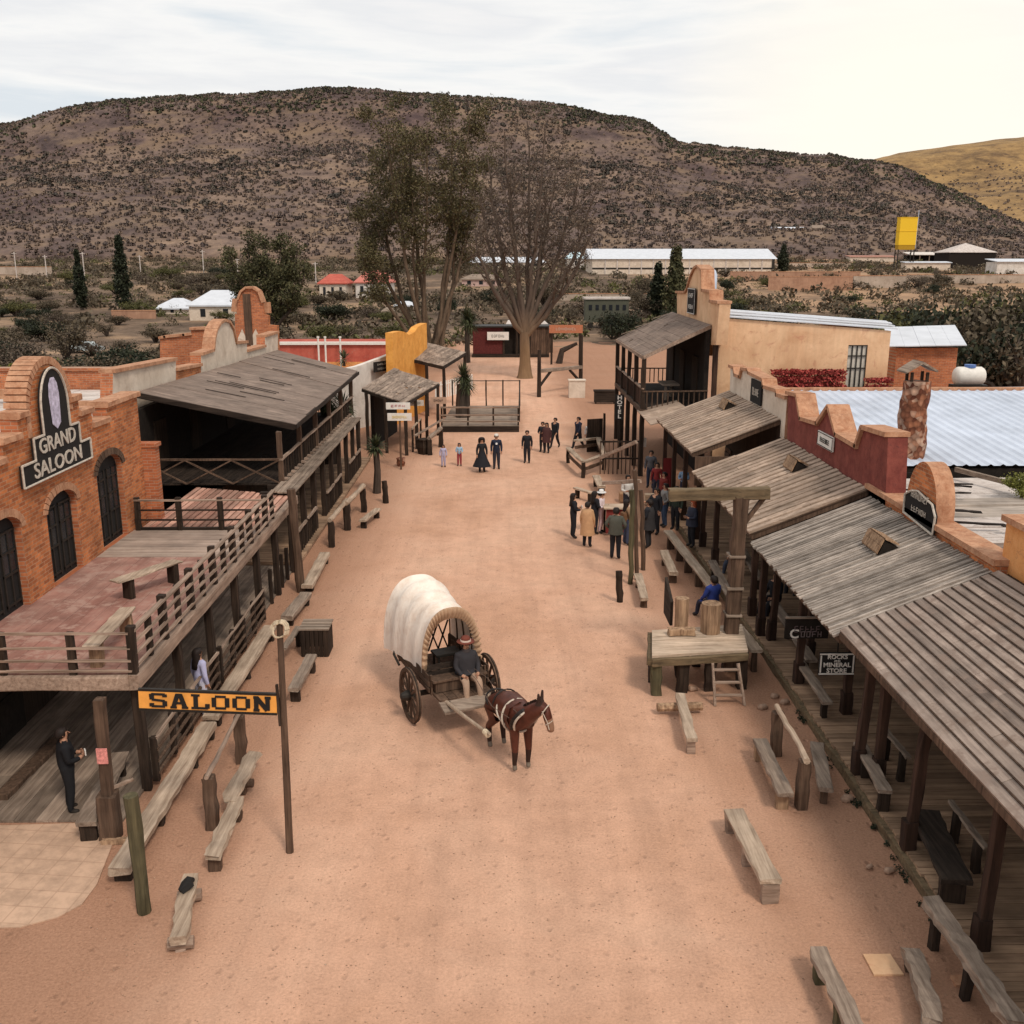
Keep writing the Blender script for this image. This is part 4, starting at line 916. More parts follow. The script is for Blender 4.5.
tq = at(969, 376, y=46.5); b = MB(); b.tube([(tq.x-.75, 46.5, tq.z), (tq.x-.66, 46.5, tq.z), (tq.x-.55, 46.5, tq.z), (tq.x+.55, 46.5, tq.z), (tq.x+.66, 46.5, tq.z), (tq.x+.75, 46.5, tq.z)], [.15, .36, .44, .44, .36, .15], 16); b.build('tank_body', M['whitep'], tk, smooth=True)
b = MB(); b.tube([(tq.x, 46.5, tq.z+.4), (tq.x, 46.5, tq.z+.54)], .26, 14); b.build('lid', plain('blue_plastic', (.10,.18,.42), .5), tk)
b = MB(); b.box(tq.x-.8, tq.x+.8, 46.2, 46.8, 3.2, tq.z-.4); b.build('stand', M['iron'], tk)
# torn felt flat roofs behind the brick arch parapet
fr = thing('patched_flat_roof', 'low flat roof of torn pale and grey felt sheets behind the brick arch parapet', 'building', (13, 24, 0))
for (y0, y1, z, mt) in ((18.3, 21.6, 3.42, 'felt'), (21.5, 24.2, 3.3, 'concrete'), (24.1, 26.6, 3.22, 'roofB'), (26.5, 29.9, 3.1, 'concrete')):
    b = MB(); b.boards((10.0, y0, z), (19, y0, z+.1), (19, y1+.1, z+.05), (10.0, y1+.1, z-.05), 3, .06, .02, .03, 1, .1); b.build('roof_sheet', M[mt], fr)
b = MB()
for i in range(16):
    x = random.uniform(10.3, 13.8); y = random.uniform(19, 29.6); b.rough((x, y, 3.5), (x+random.uniform(.5, 1.6), y+random.uniform(-.25, .25), 3.46), random.uniform(.04, .14), .03, 3, .02)
b.build('torn_strip', M['char'], fr)
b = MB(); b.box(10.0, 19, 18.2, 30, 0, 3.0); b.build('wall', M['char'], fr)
b = MB(); b.rough((14.2, 29.8, 3.42), (16.2, 22.8, 3.5), .12, .14, 8, .01); b.build('roof_edge_pipe', M['grey_y'], fr)
# ================================================================ people and animals
def skin_mesh(joints, bones, root, sub=1):
    names = list(joints); idx = {n: i for i, n in enumerate(names)}
    me = bpy.data.meshes.new('sk'); me.from_pydata([joints[n][0] for n in names], [(idx[a], idx[b]) for a, b, _ in bones], [])
    o = bpy.data.objects.new('sk', me); COL.objects.link(o)
    o.modifiers.new('s', 'SKIN'); sv = me.skin_vertices[0].data
    for n in names:
        r = joints[n][1]; r = r if hasattr(r, '__len__') else (r, r); sv[idx[n]].radius = r; sv[idx[n]].use_root = (n == root)
    o.modifiers['s'].use_smooth_shade = True; m = o.modifiers.new('d', 'SUBSURF'); m.levels = sub; m.render_levels = sub
    bpy.context.view_layer.update()
    ev = o.evaluated_get(bpy.context.evaluated_depsgraph_get()); mm = bpy.data.meshes.new_from_object(ev)
    vs = [tuple(v.co) for v in mm.vertices]; fs = [tuple(p.vertices) for p in mm.polygons]
    bpy.data.objects.remove(o); bpy.data.meshes.remove(mm)
    return vs, fs
def seg_d(p, a, b):
    ab = b-a; t = max(0, min(1, (p-a).dot(ab)/max(ab.length_squared, 1e-9))); return (p-a-ab*t).length
PM = {}
def cm_(c, rough=.85):
    k = tuple(round(q, 3) for q in c)
    if k not in PM: PM[k] = plain('cloth_%d' % len(PM), c, rough, .18, 5)
    return PM[k]
SKIN = plain('skin', (.42,.22,.14), .6, .06); HAIR = plain('dark_hair', (.018,.012,.010), .6, .3, 20); SHOE = plain('dark_shoe', (.03,.024,.02), .6); EYE = plain('eye_dark', (.01,.01,.01), .3, 0, 2, 0, 0)

def pose(kind, rr):
    J = {}
    def leg(s, hip, knee, ankle, toe): J['hip%d' % s] = hip; J['knee%d' % s] = knee; J['ankle%d' % s] = ankle; J['toe%d' % s] = toe
    def arm(s, el, wr, ha): J['elbow%d' % s] = el; J['wrist%d' % s] = wr; J['hand%d' % s] = ha
    for s in (-1, 1):
        k = s*.10; leg(s, (s*.09, 0, .9), (k, .02, .49), (k+s*.01, -.03, .085), (k+s*.03, .13, .04))
        if kind == 'walk':
            d = .30*s; leg(s, (s*.09, 0, .89), (k, d*.45+.04, .49), (k, d-.02, .10 if s > 0 else .14), (k+s*.02, d+.14, .045 if s > 0 else .05))
            arm(s, (s*.25, -d*.35, 1.14), (s*.25, -d*.6+.06, .92), (s*.24, -d*.65+.1, .85))
        elif kind == 'sit':
            leg(s, (s*.09, 0, .9), (s*.15, .40, .92), (s*.16, .46, .50), (s*.18, .60, .46)); arm(s, (s*.26, .06, 1.15), (s*.18, .27, 1.02), (s*.13, .34, 1.0))
        elif kind == 'front': arm(s, (s*.25, .02, 1.13), (s*.14, .22, 1.12), (s*.08, .28, 1.14))
        elif kind == 'hips': arm(s, (s*.33, -.04, 1.16), (s*.20, .10, 1.0), (s*.15, .14, .98))
        elif kind == 'reach': arm(s, (s*.24, .14, 1.2), (s*.2, .38, 1.24), (s*.19, .46, 1.25)) if s > 0 else arm(s, (s*.25, 0, 1.13), (s*.25, .06, .9), (s*.24, .08, .82))
        else: arm(s, (s*.245, -.02, 1.13), (s*.25, .04, .89), (s*.245, .07, .81))
    return J
def person(label, loc, face, h=1.7, top=(.03,.03,.035), bot=(.03,.03,.04), kind='stand', hair='short', hat=None, coat=None, skirt=None, extra=None, group=None, hairc=None, child=False, lean=0, female=False):
    """face: heading in degrees clockwise from +Y; loc: feet (or, sitting, seat height minus .9*scale handled by caller)"""
    rr = random.Random(hash(label) % 1000 if False else sum(map(ord, label)))
    J = pose(kind, rr); k = 1.12 if child else 1.
    sh = .165 if female else .185
    bk_ = .92 if female else 1.08
    j = {'pelvis': ((0,0,.95), .165*bk_), 'waist': ((0,.0,1.12), .15*bk_), 'chest': ((0,.01,1.28), .172*bk_), 'upper': ((0,0,1.40), .125*bk_), 'neck': ((0,.005,1.49), .055), 'jaw': ((0,.025,1.565), .07*k), 'head': ((0,.01,1.63), .088*k), 'crown': ((0,-.01,1.685), .062*k)}
    for s in (-1, 1):
        j['shoulder%d' % s] = ((s*sh, 0, 1.39), .088); j['elbow%d' % s] = (J['elbow%d' % s], .064); j['wrist%d' % s] = (J['wrist%d' % s], .043); j['hand%d' % s] = (J['hand%d' % s], .034)
        j['hip%d' % s] = (J['hip%d' % s], .118*bk_); j['knee%d' % s] = (J['knee%d' % s], .085); j['ankle%d' % s] = (J['ankle%d' % s], .062); j['toe%d' % s] = (J['toe%d' % s], .05)
    bones = [('pelvis','waist',1), ('waist','chest',1), ('chest','upper',1), ('upper','neck',0), ('neck','jaw',0), ('jaw','head',0), ('head','crown',0)]
    for s in (-1, 1): bones += [('upper','shoulder%d' % s,1), ('shoulder%d' % s,'elbow%d' % s,1), ('elbow%d' % s,'wrist%d' % s,1), ('wrist%d' % s,'hand%d' % s,0), ('pelvis','hip%d' % s,2), ('hip%d' % s,'knee%d' % s,2), ('knee%d' % s,'ankle%d' % s,2), ('ankle%d' % s,'toe%d' % s,3)]
    vs, fs = skin_mesh(j, bones, 'pelvis')
    b = MB(); b.v = vs; b.f = fs
    segs = [(V(j[a][0]), V(j[c][0]), m) for a, c, m in bones]
    for f in fs:
        c = sum((V(vs[i]) for i in f), V())/len(f); b.m.append(min(segs, key=lambda q: seg_d(c, q[0], q[1]))[2])
    b.cm = 0
    for s in (-1, 1):                                   # five fingers on each hand
        w, ha = V(J['wrist%d' % s]), V(J['hand%d' % s]); d = (ha-w).normalized(); side = d.cross(V((0,1,0))); side = side.normalized() if side.length > .1 else V((1,0,0))
        pn = side.cross(d)
        for i, L in enumerate((.065, .075, .07, .055)):
            o = ha + side*((i-1.5)*.019); b.tube([o, o+d*L*.5+pn*.004, o+d*L*.95+pn*.018], [.010, .009, .007], 5)
        o = ha + side*(.032); b.tube([o-d*.03, o+side*.02+d*.005, o+side*.024+d*.035], [.011, .010, .008], 5)
    b.tube([(0,.085*k,1.64), (0,.125*k,1.605), (0,.09*k,1.595)], [.010, .014, .010], 5)      # nose
    for s in (-1, 1): b.tube([(s*.088*k, .0, 1.64), (s*.10*k, -.01, 1.61), (s*.086*k, 0, 1.585)], [.008,.014,.008], 5)
    b.cm = 4
    for s in (-1, 1): b.tube([(s*.034*k-.012, .093*k, 1.637), (s*.034*k+.012, .093*k, 1.637)], .009, 5)
    b.tube([(-.022, .087*k, 1.562), (.022, .087*k, 1.562)], .006, 4)
    o = b.build('person', [SKIN, cm_(top), cm_(bot), SHOE, EYE], None, smooth=True, local=True); tag(o, label, 'person', group)
    hm = cm_(hairc) if hairc else HAIR
    if hair:
        b = MB(); n = 12; ks = k*.109
        def ring(z, rx, ry, cy, cut=False):
            return [(math.cos(2*math.pi*i/n)*rx, max(-9, min(cy + math.sin(2*math.pi*i/n)*ry, (.045 if cut else 9))), z) for i in range(n)]
        rings = [ring(1.742, .02, .02, -.01), ring(1.733, ks*.62, ks*.62, -.01), ring(1.70, ks*.92, ks*.98, -.012), ring(1.655, ks*1.02, ks*1.1, -.018, True), ring(1.60, ks*1.0, ks*1.1, -.03, True)]
        if hair == 'long': rings += [ring(1.5, ks*1.05, ks*.75, -.055, True), ring(1.38, ks*1.15, ks*.6, -.085, True), ring(1.25, ks*.9, ks*.35, -.13, True)]
        elif hair == 'curly': rings = [ring(z, rx*1.45, ry*1.4, cy) for z, rx, ry, cy in ((1.78,.02,.02,-.01), (1.765,ks*.7,ks*.7,-.01), (1.70,ks*1.05,ks*1.05,-.02), (1.62,ks*1.1,ks*.9,-.06), (1.5,ks*1.1,ks*.6,-.1), (1.42,ks*.8,ks*.35,-.11))]
        else: rings += [ring(1.555, ks*.8, ks*.7, -.055, True)]
        n0 = 0
        for r in rings: b.v += [(p[0]*(1+rr.uniform(-.04,.04)), p[1], p[2]) for p in r]
        for q in range(len(rings)-1):
            for i in range(n): m = (i+1) % n; b.face(q*n+i, (q+1)*n+i, (q+1)*n+m, q*n+m)
        b.face(*range(n)); b.face(*[(len(rings)-1)*n+i for i in reversed(range(n))])
        b.build('hair', hm, o, smooth=True, local=True)
    if hat:
        hc, style = hat; b = MB()
        if style == 'cap': b.tube([(0,-.01,1.67), (0,-.01,1.70), (0,-.01,1.75), (0,-.01,1.765)], [.112,.113,.09,.03], 12); b.hexa([(-.07,.08,1.675),(.07,.08,1.675),(.06,.18,1.665),(-.06,.18,1.665),(-.07,.08,1.69),(.07,.08,1.69),(.06,.18,1.675),(-.06,.18,1.675)])
        else: b.tube([(0,0,1.685), (0,0,1.70)], [.20, .19], 18); b.tube([(0,0,1.70), (0,0,1.78), (0,0,1.81)], [.108,.10,.07], 12)
        b.build('hat', cm_(hc), o, smooth=True, local=True)
    def loft(name, rows, c, n=16):
        b = MB()
        for (z, rx, ry, cy) in rows:
            for i in range(n): a = 2*math.pi*i/n; f = 1 + (.05*math.sin(a*5+z*3) if z < 1.0 else 0); b.v.append((math.cos(a)*rx*f, cy+math.sin(a)*ry*f, z))
        for q in range(len(rows)-1):
            for i in range(n): m = (i+1) % n; b.face(q*n+i, (q+1)*n+i, (q+1)*n+m, q*n+m)
        b.build(name, cm_(c), o, smooth=True, local=True)
    if coat: c, zb = coat; loft('coat', [(1.49,.085,.08,0), (1.45,.19,.13,0), (1.32,.235,.185,0), (1.12,.225,.185,0), (.95,.235,.20,0), (zb,.275 if zb < .8 else .25,.24 if zb < .8 else .21,0)], c)
    if skirt: c, zb = skirt; loft('skirt', [(1.12,.13,.125,0), (1.0,.165,.15,0), ((zb+1)/2,.31,.27,0), (zb,.46,.40,0)], c)
    if extra: extra(o)
    s = h/1.75; o.scale = (s, s, s); o.rotation_euler = (0, 0, -R(face)); o.location = loc
    return o
def gp(px, py, z=0.): return at(px, py, z=z)
def blockchild(name, x0, x1, y0, y1, z0, z1, mat):
    def f(o): MB().box(x0, x1, y0, y1, z0, z1).build(name, mat, o, local=True)
    return f
BLK = (.018,.018,.022); NAVY = (.02,.025,.045); GRY = (.09,.09,.085)
person('small girl in lavender clothes with long dark hair, leftmost figure standing alone on the street', gp(443.5, 467), 175, 1.12, (.42,.40,.55), (.40,.37,.50), 'stand', 'long', child=True, female=True)
person('small girl in a light blue top and red shorts beside the lavender one', gp(459.5, 466), 180, 1.15, (.32,.48,.62), (.30,.05,.06), 'front', 'long', child=True, female=True)
person('woman with big curly hair in a wide black skirt beside a man in navy', gp(482, 472), 170, 1.66, (.02,.02,.022), BLK, 'stand', 'curly', skirt=(BLK, .30), female=True)
def whitemark(o):
    b = MB(); b.tube([(0,.18,1.30), (0,.205,1.30)], .055, 10); b.build('chest_print', cm_((.75,.75,.75)), o, local=True)
person('man in a navy sweatshirt with white chest print and pale cap', gp(496.5, 469), 178, 1.72, NAVY, (.03,.032,.045), 'stand', 'short', hat=((.62,.58,.52), 'cap'), extra=whitemark)
person('man in black jacket standing alone in the middle of the street', gp(527, 463), 190, 1.66, BLK, (.02,.02,.025), 'stand', 'short', extra=None)
person('person in black jacket carrying a dark square box under one arm', gp(542.5, 452), 200, 1.62, BLK, (.03,.03,.035), 'front', 'short', extra=blockchild('black_box', -.62, -.22, 0, .2, .95, 1.3, M['black']))
person('woman in a dark brown-red coat close behind the one carrying the box', gp(546.5, 453), 200, 1.62, (.07,.03,.03), BLK, 'stand', 'long', coat=((.07,.03,.028), .62), female=True)
person('person in dark clothes striding behind the box carrier with a raised arm', gp(555, 448), 215, 1.66, BLK, BLK, 'walk', 'short')
person('tall man in a dark blue jacket striding right past the old sandbox stand', gp(578, 449), 235, 1.75, (.02,.022,.04), BLK, 'walk', 'short')
person('child in a white shirt standing behind the dark wooden post by the timber junk', gp(588.5, 447), 185, 1.35, (.62,.60,.58), (.05,.05,.07), 'stand', 'short', child=True)
person('long haired woman all in black with white phone, leftmost of the stall group', gp(573, 538), 80, 1.68, BLK, BLK, 'front', 'long', female=True, extra=blockchild('phone', -.05, .07, .31, .33, 1.12, 1.26, M['whitep']))
person('woman in a camel coat and black trousers seen from behind by the stall', gp(587, 547), 20, 1.64, (.46,.27,.14), BLK, 'stand', 'short', coat=((.50,.29,.155), .48), female=True)
person('woman in black behind the camel coat', gp(594, 534), 60, 1.63, BLK, BLK, 'front', 'long', female=True)
person('person in a white and pink patterned top crouched close beside the stall counter', gp(600.5, 533), 110, 1.6, (.70,.58,.60), (.60,.42,.42), 'front', 'short', hat=((.72,.70,.68), 'hat'), female=True)
person('man in a grey-green padded jacket and black trousers, seen from behind near the stall', gp(615, 559), 15, 1.8, (.085,.085,.068), BLK, 'hips', 'short', coat=((.085,.085,.068), .86))
person('man in a long dark coat bending over the bench behind the thick posts', gp(648, 548), 300, 1.75, BLK, (.03,.028,.03), 'front', 'short', coat=((.035,.032,.033), .7))
person('person in black jacket reaching out, just behind the one in long dark coat', gp(655, 534), 230, 1.75, BLK, BLK, 'reach', 'short')
person('person in a dark red shirt under the porch behind the long bench', gp(663, 512), 240, 1.65, (.16,.025,.02), (.03,.025,.025), 'stand', 'short')
person('woman with reddish hair in a dark blue coat between the porch posts', gp(691, 547, .25), 250, 1.66, (.03,.035,.055), BLK, 'front', 'long', hairc=(.30,.07,.03), coat=((.03,.033,.05), .8), female=True)
person('person in dark green jacket farther under the porch roof behind the red haired woman', gp(675, 530, .25), 220, 1.64, (.03,.04,.03), BLK, 'stand', 'short')
q = at(714, 607, z=.45); person('person in a bright blue jacket seated at the near end of the long bench', (q.x, q.y+.2, -.42), 330, 1.72, (.025,.045,.20), (.03,.03,.05), 'sit', 'short')
q = at(775, 598, z=.65); person('seated person in black under the slatted porch roof, hands on knees', (q.x, q.y, -.25), 240, 1.68, BLK, BLK, 'sit', 'short')
q = at(786, 578, z=.65); person('person in grey sitting farther back under the slatted porch roof', (q.x+.4, q.y, -.25), 230, 1.66, GRY, BLK, 'sit', 'short')
person('man in black standing in the shade under the saloon balcony holding a white paper', gp(72, 812), 60, 1.68, (.012,.012,.014), (.014,.014,.016), 'front', 'short', extra=blockchild('paper', -.02, .10, .33, .35, 1.12, 1.22, M['whitep']))
person('person in a lilac and white patterned shirt behind the lower railing under the balcony', gp(203, 716), 40, 1.6, (.42,.42,.60), (.55,.55,.66), 'stand', 'long', female=True)
q = at(1008, 760, z=.7); person('person in black sitting deep under the overlapping board roof at the right edge', (q.x, q.y, -.2), 250, 1.7, BLK, BLK, 'sit', 'short')
person('person in a grey hoodie standing by the doors under the far tan porch roof', gp(650, 488, .25), 200, 1.66, (.10,.10,.11), (.03,.04,.07), 'stand', 'short')
person('short person in a light blue top far back under the plank porch', gp(683, 500, .25), 200, 1.4, (.25,.38,.55), (.05,.05,.08), 'front', 'short')

def bag(col):
    def f(o):
        b = MB(); b.rough((.12,-.2,.98), (.12,-.2,1.3), .3, .14, 4, .01); b.tube([(.15,-.16,1.3), (.02,.02,1.44), (-.12,.14,1.2)], .014, 5); b.build('bag', cm_(col), o, local=True)
    return f
person('person in tan jacket with brown shoulder bag between stall and thick posts', gp(626, 545), 70, 1.66, (.30,.19,.11), (.05,.06,.10), 'front', 'long', extra=bag((.16,.08,.04)), female=True)
person('person in grey shirt and blue jeans at the inner end of the long bench', gp(664, 527), 260, 1.7, (.22,.21,.20), (.05,.08,.14), 'hips', 'short')
person('man in a white shirt and dark trousers behind the stall under the slanting pole', gp(627, 517), 170, 1.7, (.60,.57,.53), (.03,.03,.04), 'front', 'short')
person('woman in a dark red jacket leaning by the far porch posts beside the hanging cloth', gp(656, 500), 200, 1.62, (.22,.03,.03), (.04,.04,.06), 'stand', 'long', female=True)
person('seated person in a pale top on a bench under the tan plank porch', (lambda q: (q.x, q.y, -.25))(at(738, 560, z=.65)), 240, 1.66, (.45,.40,.36), (.06,.07,.1), 'sit', 'short')
# ---- mule
def mule():
    hd = V((.62, .78, 0)); hd = V((-.55, .83, 0))      # head turned to its left
    n1, n2, n3 = V((0,.54,1.14)), V((-.05,.70,1.31)), V((-.14,.82,1.43)); f = V((-.62,.78,0)).normalized()
    j = {'croup': ((0,-.60,1.10), .245), 'rump': ((0,-.74,1.00), .17), 'loin': ((0,-.30,1.09), .255), 'barrel': ((0,.02,1.01), .31), 'withers': ((0,.30,1.05), .275), 'neck1': (n1, .20), 'neck2': (n2, .155), 'poll': (n3, .098), 'brow': (n3+f*.10+V((0,0,-.03)), .105), 'face': (n3+f*.16+V((0,0,-.21)), .088), 'muzzle': (n3+f*.21+V((0,0,-.38)), .075), 'lip': (n3+f*.21+V((0,0,-.44)), .064)}
    bones = [('croup','rump',0), ('croup','loin',0), ('loin','barrel',0), ('barrel','withers',0), ('withers','neck1',0), ('neck1','neck2',0), ('neck2','poll',0), ('poll','brow',0), ('brow','face',0), ('face','muzzle',2), ('muzzle','lip',2)]
    sidev = V((f.y, -f.x, 0))
    for s in (-1, 1):
        e = n3 + sidev*(s*.055) + V((0,0,.09)); j['ear%d' % s] = (e, .045); j['eartip%d' % s] = (e + sidev*(s*.04)+V((0,0,.21)), .022); bones += [('poll','ear%d' % s,0), ('ear%d' % s,'eartip%d' % s,1)]
        j['fs%d' % s] = ((s*.13,.36,.86), .115); j['fe%d' % s] = ((s*.14,.36,.66), .088); j['fk%d' % s] = ((s*.14,.385,.42), .064); j['ff%d' % s] = ((s*.14,.36,.14), .042); j['fh%d' % s] = ((s*.14,.39,.035), .05)
        bones += [('withers','fs%d' % s,0), ('fs%d' % s,'fe%d' % s,0), ('fe%d' % s,'fk%d' % s,0), ('fk%d' % s,'ff%d' % s,1), ('ff%d' % s,'fh%d' % s,3)]
        j['hs%d' % s] = ((s*.15,-.56,.90), .165); j['hk%d' % s] = ((s*.165,-.44,.70), .10); j['hh%d' % s] = ((s*.15,-.73,.46), .068); j['hf%d' % s] = ((s*.15,-.68,.14), .044); j['ho%d' % s] = ((s*.15,-.64,.035), .05)
        bones += [('croup','hs%d' % s,0), ('hs%d' % s,'hk%d' % s,0), ('hk%d' % s,'hh%d' % s,0), ('hh%d' % s,'hf%d' % s,1), ('hf%d' % s,'ho%d' % s,3)]
    vs, fs = skin_mesh(j, bones, 'barrel'); b = MB(); b.v = vs; b.f = fs; segs = [(V(j[a][0]), V(j[c][0]), m) for a, c, m in bones]
    for q in fs:
        c = sum((V(vs[i]) for i in q), V())/len(q); b.m.append(min(segs, key=lambda w: seg_d(c, w[0], w[1]))[2])
    b.cm = 1
    for s in (-1, 1): e = n3 + f*.13 + sidev*(s*.085) + V((0,0,-.03)); b.tube([e, e+sidev*(s*.012)], .018, 6)
    coat = plain('mule_coat', (.085,.026,.016), .42, .45, 5); dk = plain('mule_dark', (.035,.018,.013), .7); mz = plain('mule_muzzle', (.24,.13,.08), .7); hf = plain('hoof', (.16,.13,.10), .6)
    o = b.build('mule', [coat, dk, mz, hf], None, 'dark bay mule in harness in front of the canvas topped cart, head turned aside', 'mule', smooth=True, local=True)
    b = MB()
    for i in range(46):                                # short upright mane
        t = i/45; p = (n1.lerp(n2, t*2) if t < .5 else n2.lerp(n3, t*2-1)); up = V((0,-.35,.94)); r = .17*(1-t)+.10*t
        q = p + up*r*.9; b.beam(q, q+up*random.uniform(.05,.08)+V((random.uniform(-.03,.03),0,0)), .03, .02, up=(1,0,0))
    b.build('mane', dk, o, local=True)
    b = MB()
    for i in range(10): b.tube([(random.uniform(-.02,.02),-.84,1.08), (random.uniform(-.03,.03),-.92,.9), (random.uniform(-.05,.05),-.9,.55)], [.02,.025,.006], 5)
    b.build('tail', dk, o, local=True)
    def ringt(c, rx, rz, tilt, r, mat, name, yaw=0, n=22, w=None):
        b = MB(); P = []
        for i in range(n+1):
            a = 2*math.pi*i/n; p = V((math.cos(a)*rx, 0, math.sin(a)*rz)); p.rotate(Matrix.Rotation(R(tilt), 3, 'X')); P.append(V(c)+p)
        b.tube(P, r, 6, False); b.build(name, mat, o, local=True)
    lt = plain('pale_strap', (.52,.44,.36), .7, .15); bk = plain('black_leather', (.02,.015,.013), .5)
    ringt((0,.47,1.06), .25, .32, -28, .038, bk, 'collar'); ringt((0,.53,1.06), .23, .30, -28, .022, lt, 'collar_trim')
    ringt((0,.16,1.02), .30, .31, 6, .020, lt, 'girth_strap'); ringt((0,-.28,1.08), .27, .27, 4, .016, bk, 'back_strap')
    ringt((0,-.55,1.03), .26, .27, 62, .02, bk, 'breeching'); ringt((0,.02,1.03), .315, .33, 52, .016, lt, 'side_strap')
    c = n3+f*.2+V((0,0,-.12))
    b = MB()
    for k, rr_ in ((.10,.112), (.27,.078)):
        cc = n3+f*(k if k < .2 else .17)+V((0,0,-.03 if k < .2 else -.26)); ax = (f*.6+V((0,0,-.8))).normalized() if k > .2 else (f*.85+V((0,0,-.5))).normalized(); u = sidev; w = ax.cross(u)
        P = [cc+u*(math.cos(2*math.pi*i/16)*rr_)+w*(math.sin(2*math.pi*i/16)*rr_) for i in range(17)]; b.tube(P, .011, 5, False)
    for s in (-1, 1): b.tube([n3+f*.08+sidev*(s*.105)+V((0,0,-.02)), n3+f*.17+sidev*(s*.095)+V((0,0,-.2)), n3+f*.21+sidev*(s*.08)+V((0,0,-.36))], .009, 5)
    b.build('bridle', lt, o, local=True)
    return o
mu = mule(); MS = 1.06
mu.scale = (MS, MS, MS); mu.location = (.22, 17.72, 0); mu.rotation_euler = (0, 0, math.atan2(-.9, .44) - math.pi/2)

# ---- covered cart
WC = V((-1.13, 19.95, 0)); WR = math.atan2(-.91, .42) - math.pi/2
wg = thing('covered_cart', 'two wheeled timber cart under a white canvas hoop cover in the middle of the street', 'cart')
def wheel(x):
    b = MB(); n = 28; r = .60
    for i in range(n):
        a0, a1 = 2*math.pi*i/n, 2*math.pi*(i+1)/n; q = []
        for xx in (x-.045, x+.045):
            for (a, rr_) in ((a0, r-.085), (a0, r), (a1, r), (a1, r-.085)): q.append((xx, math.cos(a)*rr_, .60+math.sin(a)*rr_))
        b.hexa(q)
    w = b.build('wheel', M['post_z'], wg, local=True)
    b = MB(); 
    P = [(x, math.cos(2*math.pi*i/n)*(r+.008), .60+math.sin(2*math.pi*i/n)*(r+.008)) for i in range(n+1)]; b.tube(P, .012, 4, False); b.build('tyre', M['iron'], w, local=True)
    b = MB()
    for i in range(12): a = 2*math.pi*i/12+.1; b.beam((x, math.cos(a)*.08, .6+math.sin(a)*.08), (x, math.cos(a)*(r-.07), .6+math.sin(a)*(r-.07)), .045, .04, up=(1,0,0))
    b.build('spokes', M['post_z'], w, local=True)
    s = 1 if x > 0 else -1; b = MB(); b.tube([(x-s*.12, 0, .6), (x-s*.08, 0, .6), (x+s*.08, 0, .6), (x+s*.2, 0, .6), (x+s*.22, 0, .6)], [.07,.115,.115,.07,.05], 12); b.build('hub', M['iron'], w, local=True)
wheel(.92); wheel(-.92)
def lb(name, fn, mat, smooth=False, parent=None): b = MB(); fn(b); return b.build(name, mat, parent or wg, local=True, smooth=smooth)
lb('axle', lambda b: b.beam((-.95,0,.6), (.95,0,.6), .09, .09), M['dark_x'])
lb('floor', lambda b: b.boards((-.6,-1.55,.8), (-.6,.95,.8), (.6,.95,.8), (.6,-1.55,.8), 6, .05, .01, .003), M['post_z'])
lb('footboard', lambda b: b.hexa([(-.62,.93,.72),(.62,.93,.72),(.62,1.28,.62),(-.62,1.28,.62),(-.62,.93,.77),(.62,.93,.77),(.62,1.28,.67),(-.62,1.28,.67)]), M['grey_x'])
lb('chassis_beam', lambda b: [b.beam((s*.42,-1.6,.70), (s*.42,1.0,.70), .08, .12) for s in (-1, 1)], M['dark_y'])
for s in (-1, 1):
    lb('side_panel', lambda b: [b.rough((s*.64,-1.6,z), (s*.68,.55,z), .03, .11, 4, .004) for z in (.88, 1.02, 1.16)] + [b.beam((s*.61,y,.75), (s*.62,y,1.2), .05, .05) for y in (-1.55,-.9,-.2,.5)], M['post_z'])
lb('seat_back', lambda b: [b.rough((-.62,.28,z), (.62,.28,z), .03, .12, 4, .004) for z in (1.12, 1.27)] + [b.beam((x,.26,.8), (x,.26,1.34), .05, .05) for x in (-.55,0,.55)], M['dark_x'])
lb('seat', lambda b: b.rough((-.62,.48,1.08), (.62,.48,1.08), .34, .05, 4, .004), M['post_z'])
lb('seat_box', lambda b: b.box(-.55,.55,.36,.6,.82,1.05), M['post_z'])
lb('inner_bench', lambda b: [b.box(-.5,.1,-.9,-.5,1.12,1.17), b.box(-.48,-.44,-.86,-.82,.82,1.12), b.box(.02,.06,-.86,-.82,.82,1.12), b.box(-.48,-.44,-.56,-.52,.82,1.12), b.box(.02,.06,-.56,-.52,.82,1.12)], M['iron'])
lb('rear_lattice', lambda b: [b.beam((-.6+i*.24,-1.6,.85), (-.6+i*.24+.26,-1.6,1.55), .035, .03) for i in range(5)] + [b.beam((-.34+i*.24,-1.58,.85), (-.6+i*.24,-1.58,1.55), .035, .03) for i in range(5)], M['dark_x'])
hoops = [(-2.0,.84,2.62,1.0), (-1.45,.80,2.66,1.08), (-.9,.74,2.55,1.12), (-.35,.70,2.48,1.16), (.12,.69,2.50,1.18)]
def hoop_pt(h, a, k=1., dz=0):
    y, w, zt, zb = h; c = math.cos(a); s_ = math.sin(a); e = .8
    return V((math.copysign(abs(c)**e, c)*w*k, y, zb + (zt-zb)*abs(s_)**.85*k + dz))
for h in hoops: lb('hoop', lambda b: b.tube([hoop_pt(h, R(180*i/20), .975) for i in range(21)], .018, 6), M['post_z'])
t = NT('cart_canvas'); p = t.obj(); n_c = t.noise(t.map(p, (1,3.5,1)), 2.2, 5, .65, .5)
M['canvas2'] = t.col(t.mix(t.ramp(t.noise(p, 2.4, 5, .7), [(.45, 0.), (.72, .7)]), (.86,.76,.66), (.62,.46,.35))); t.bump(n_c, .05, .7)
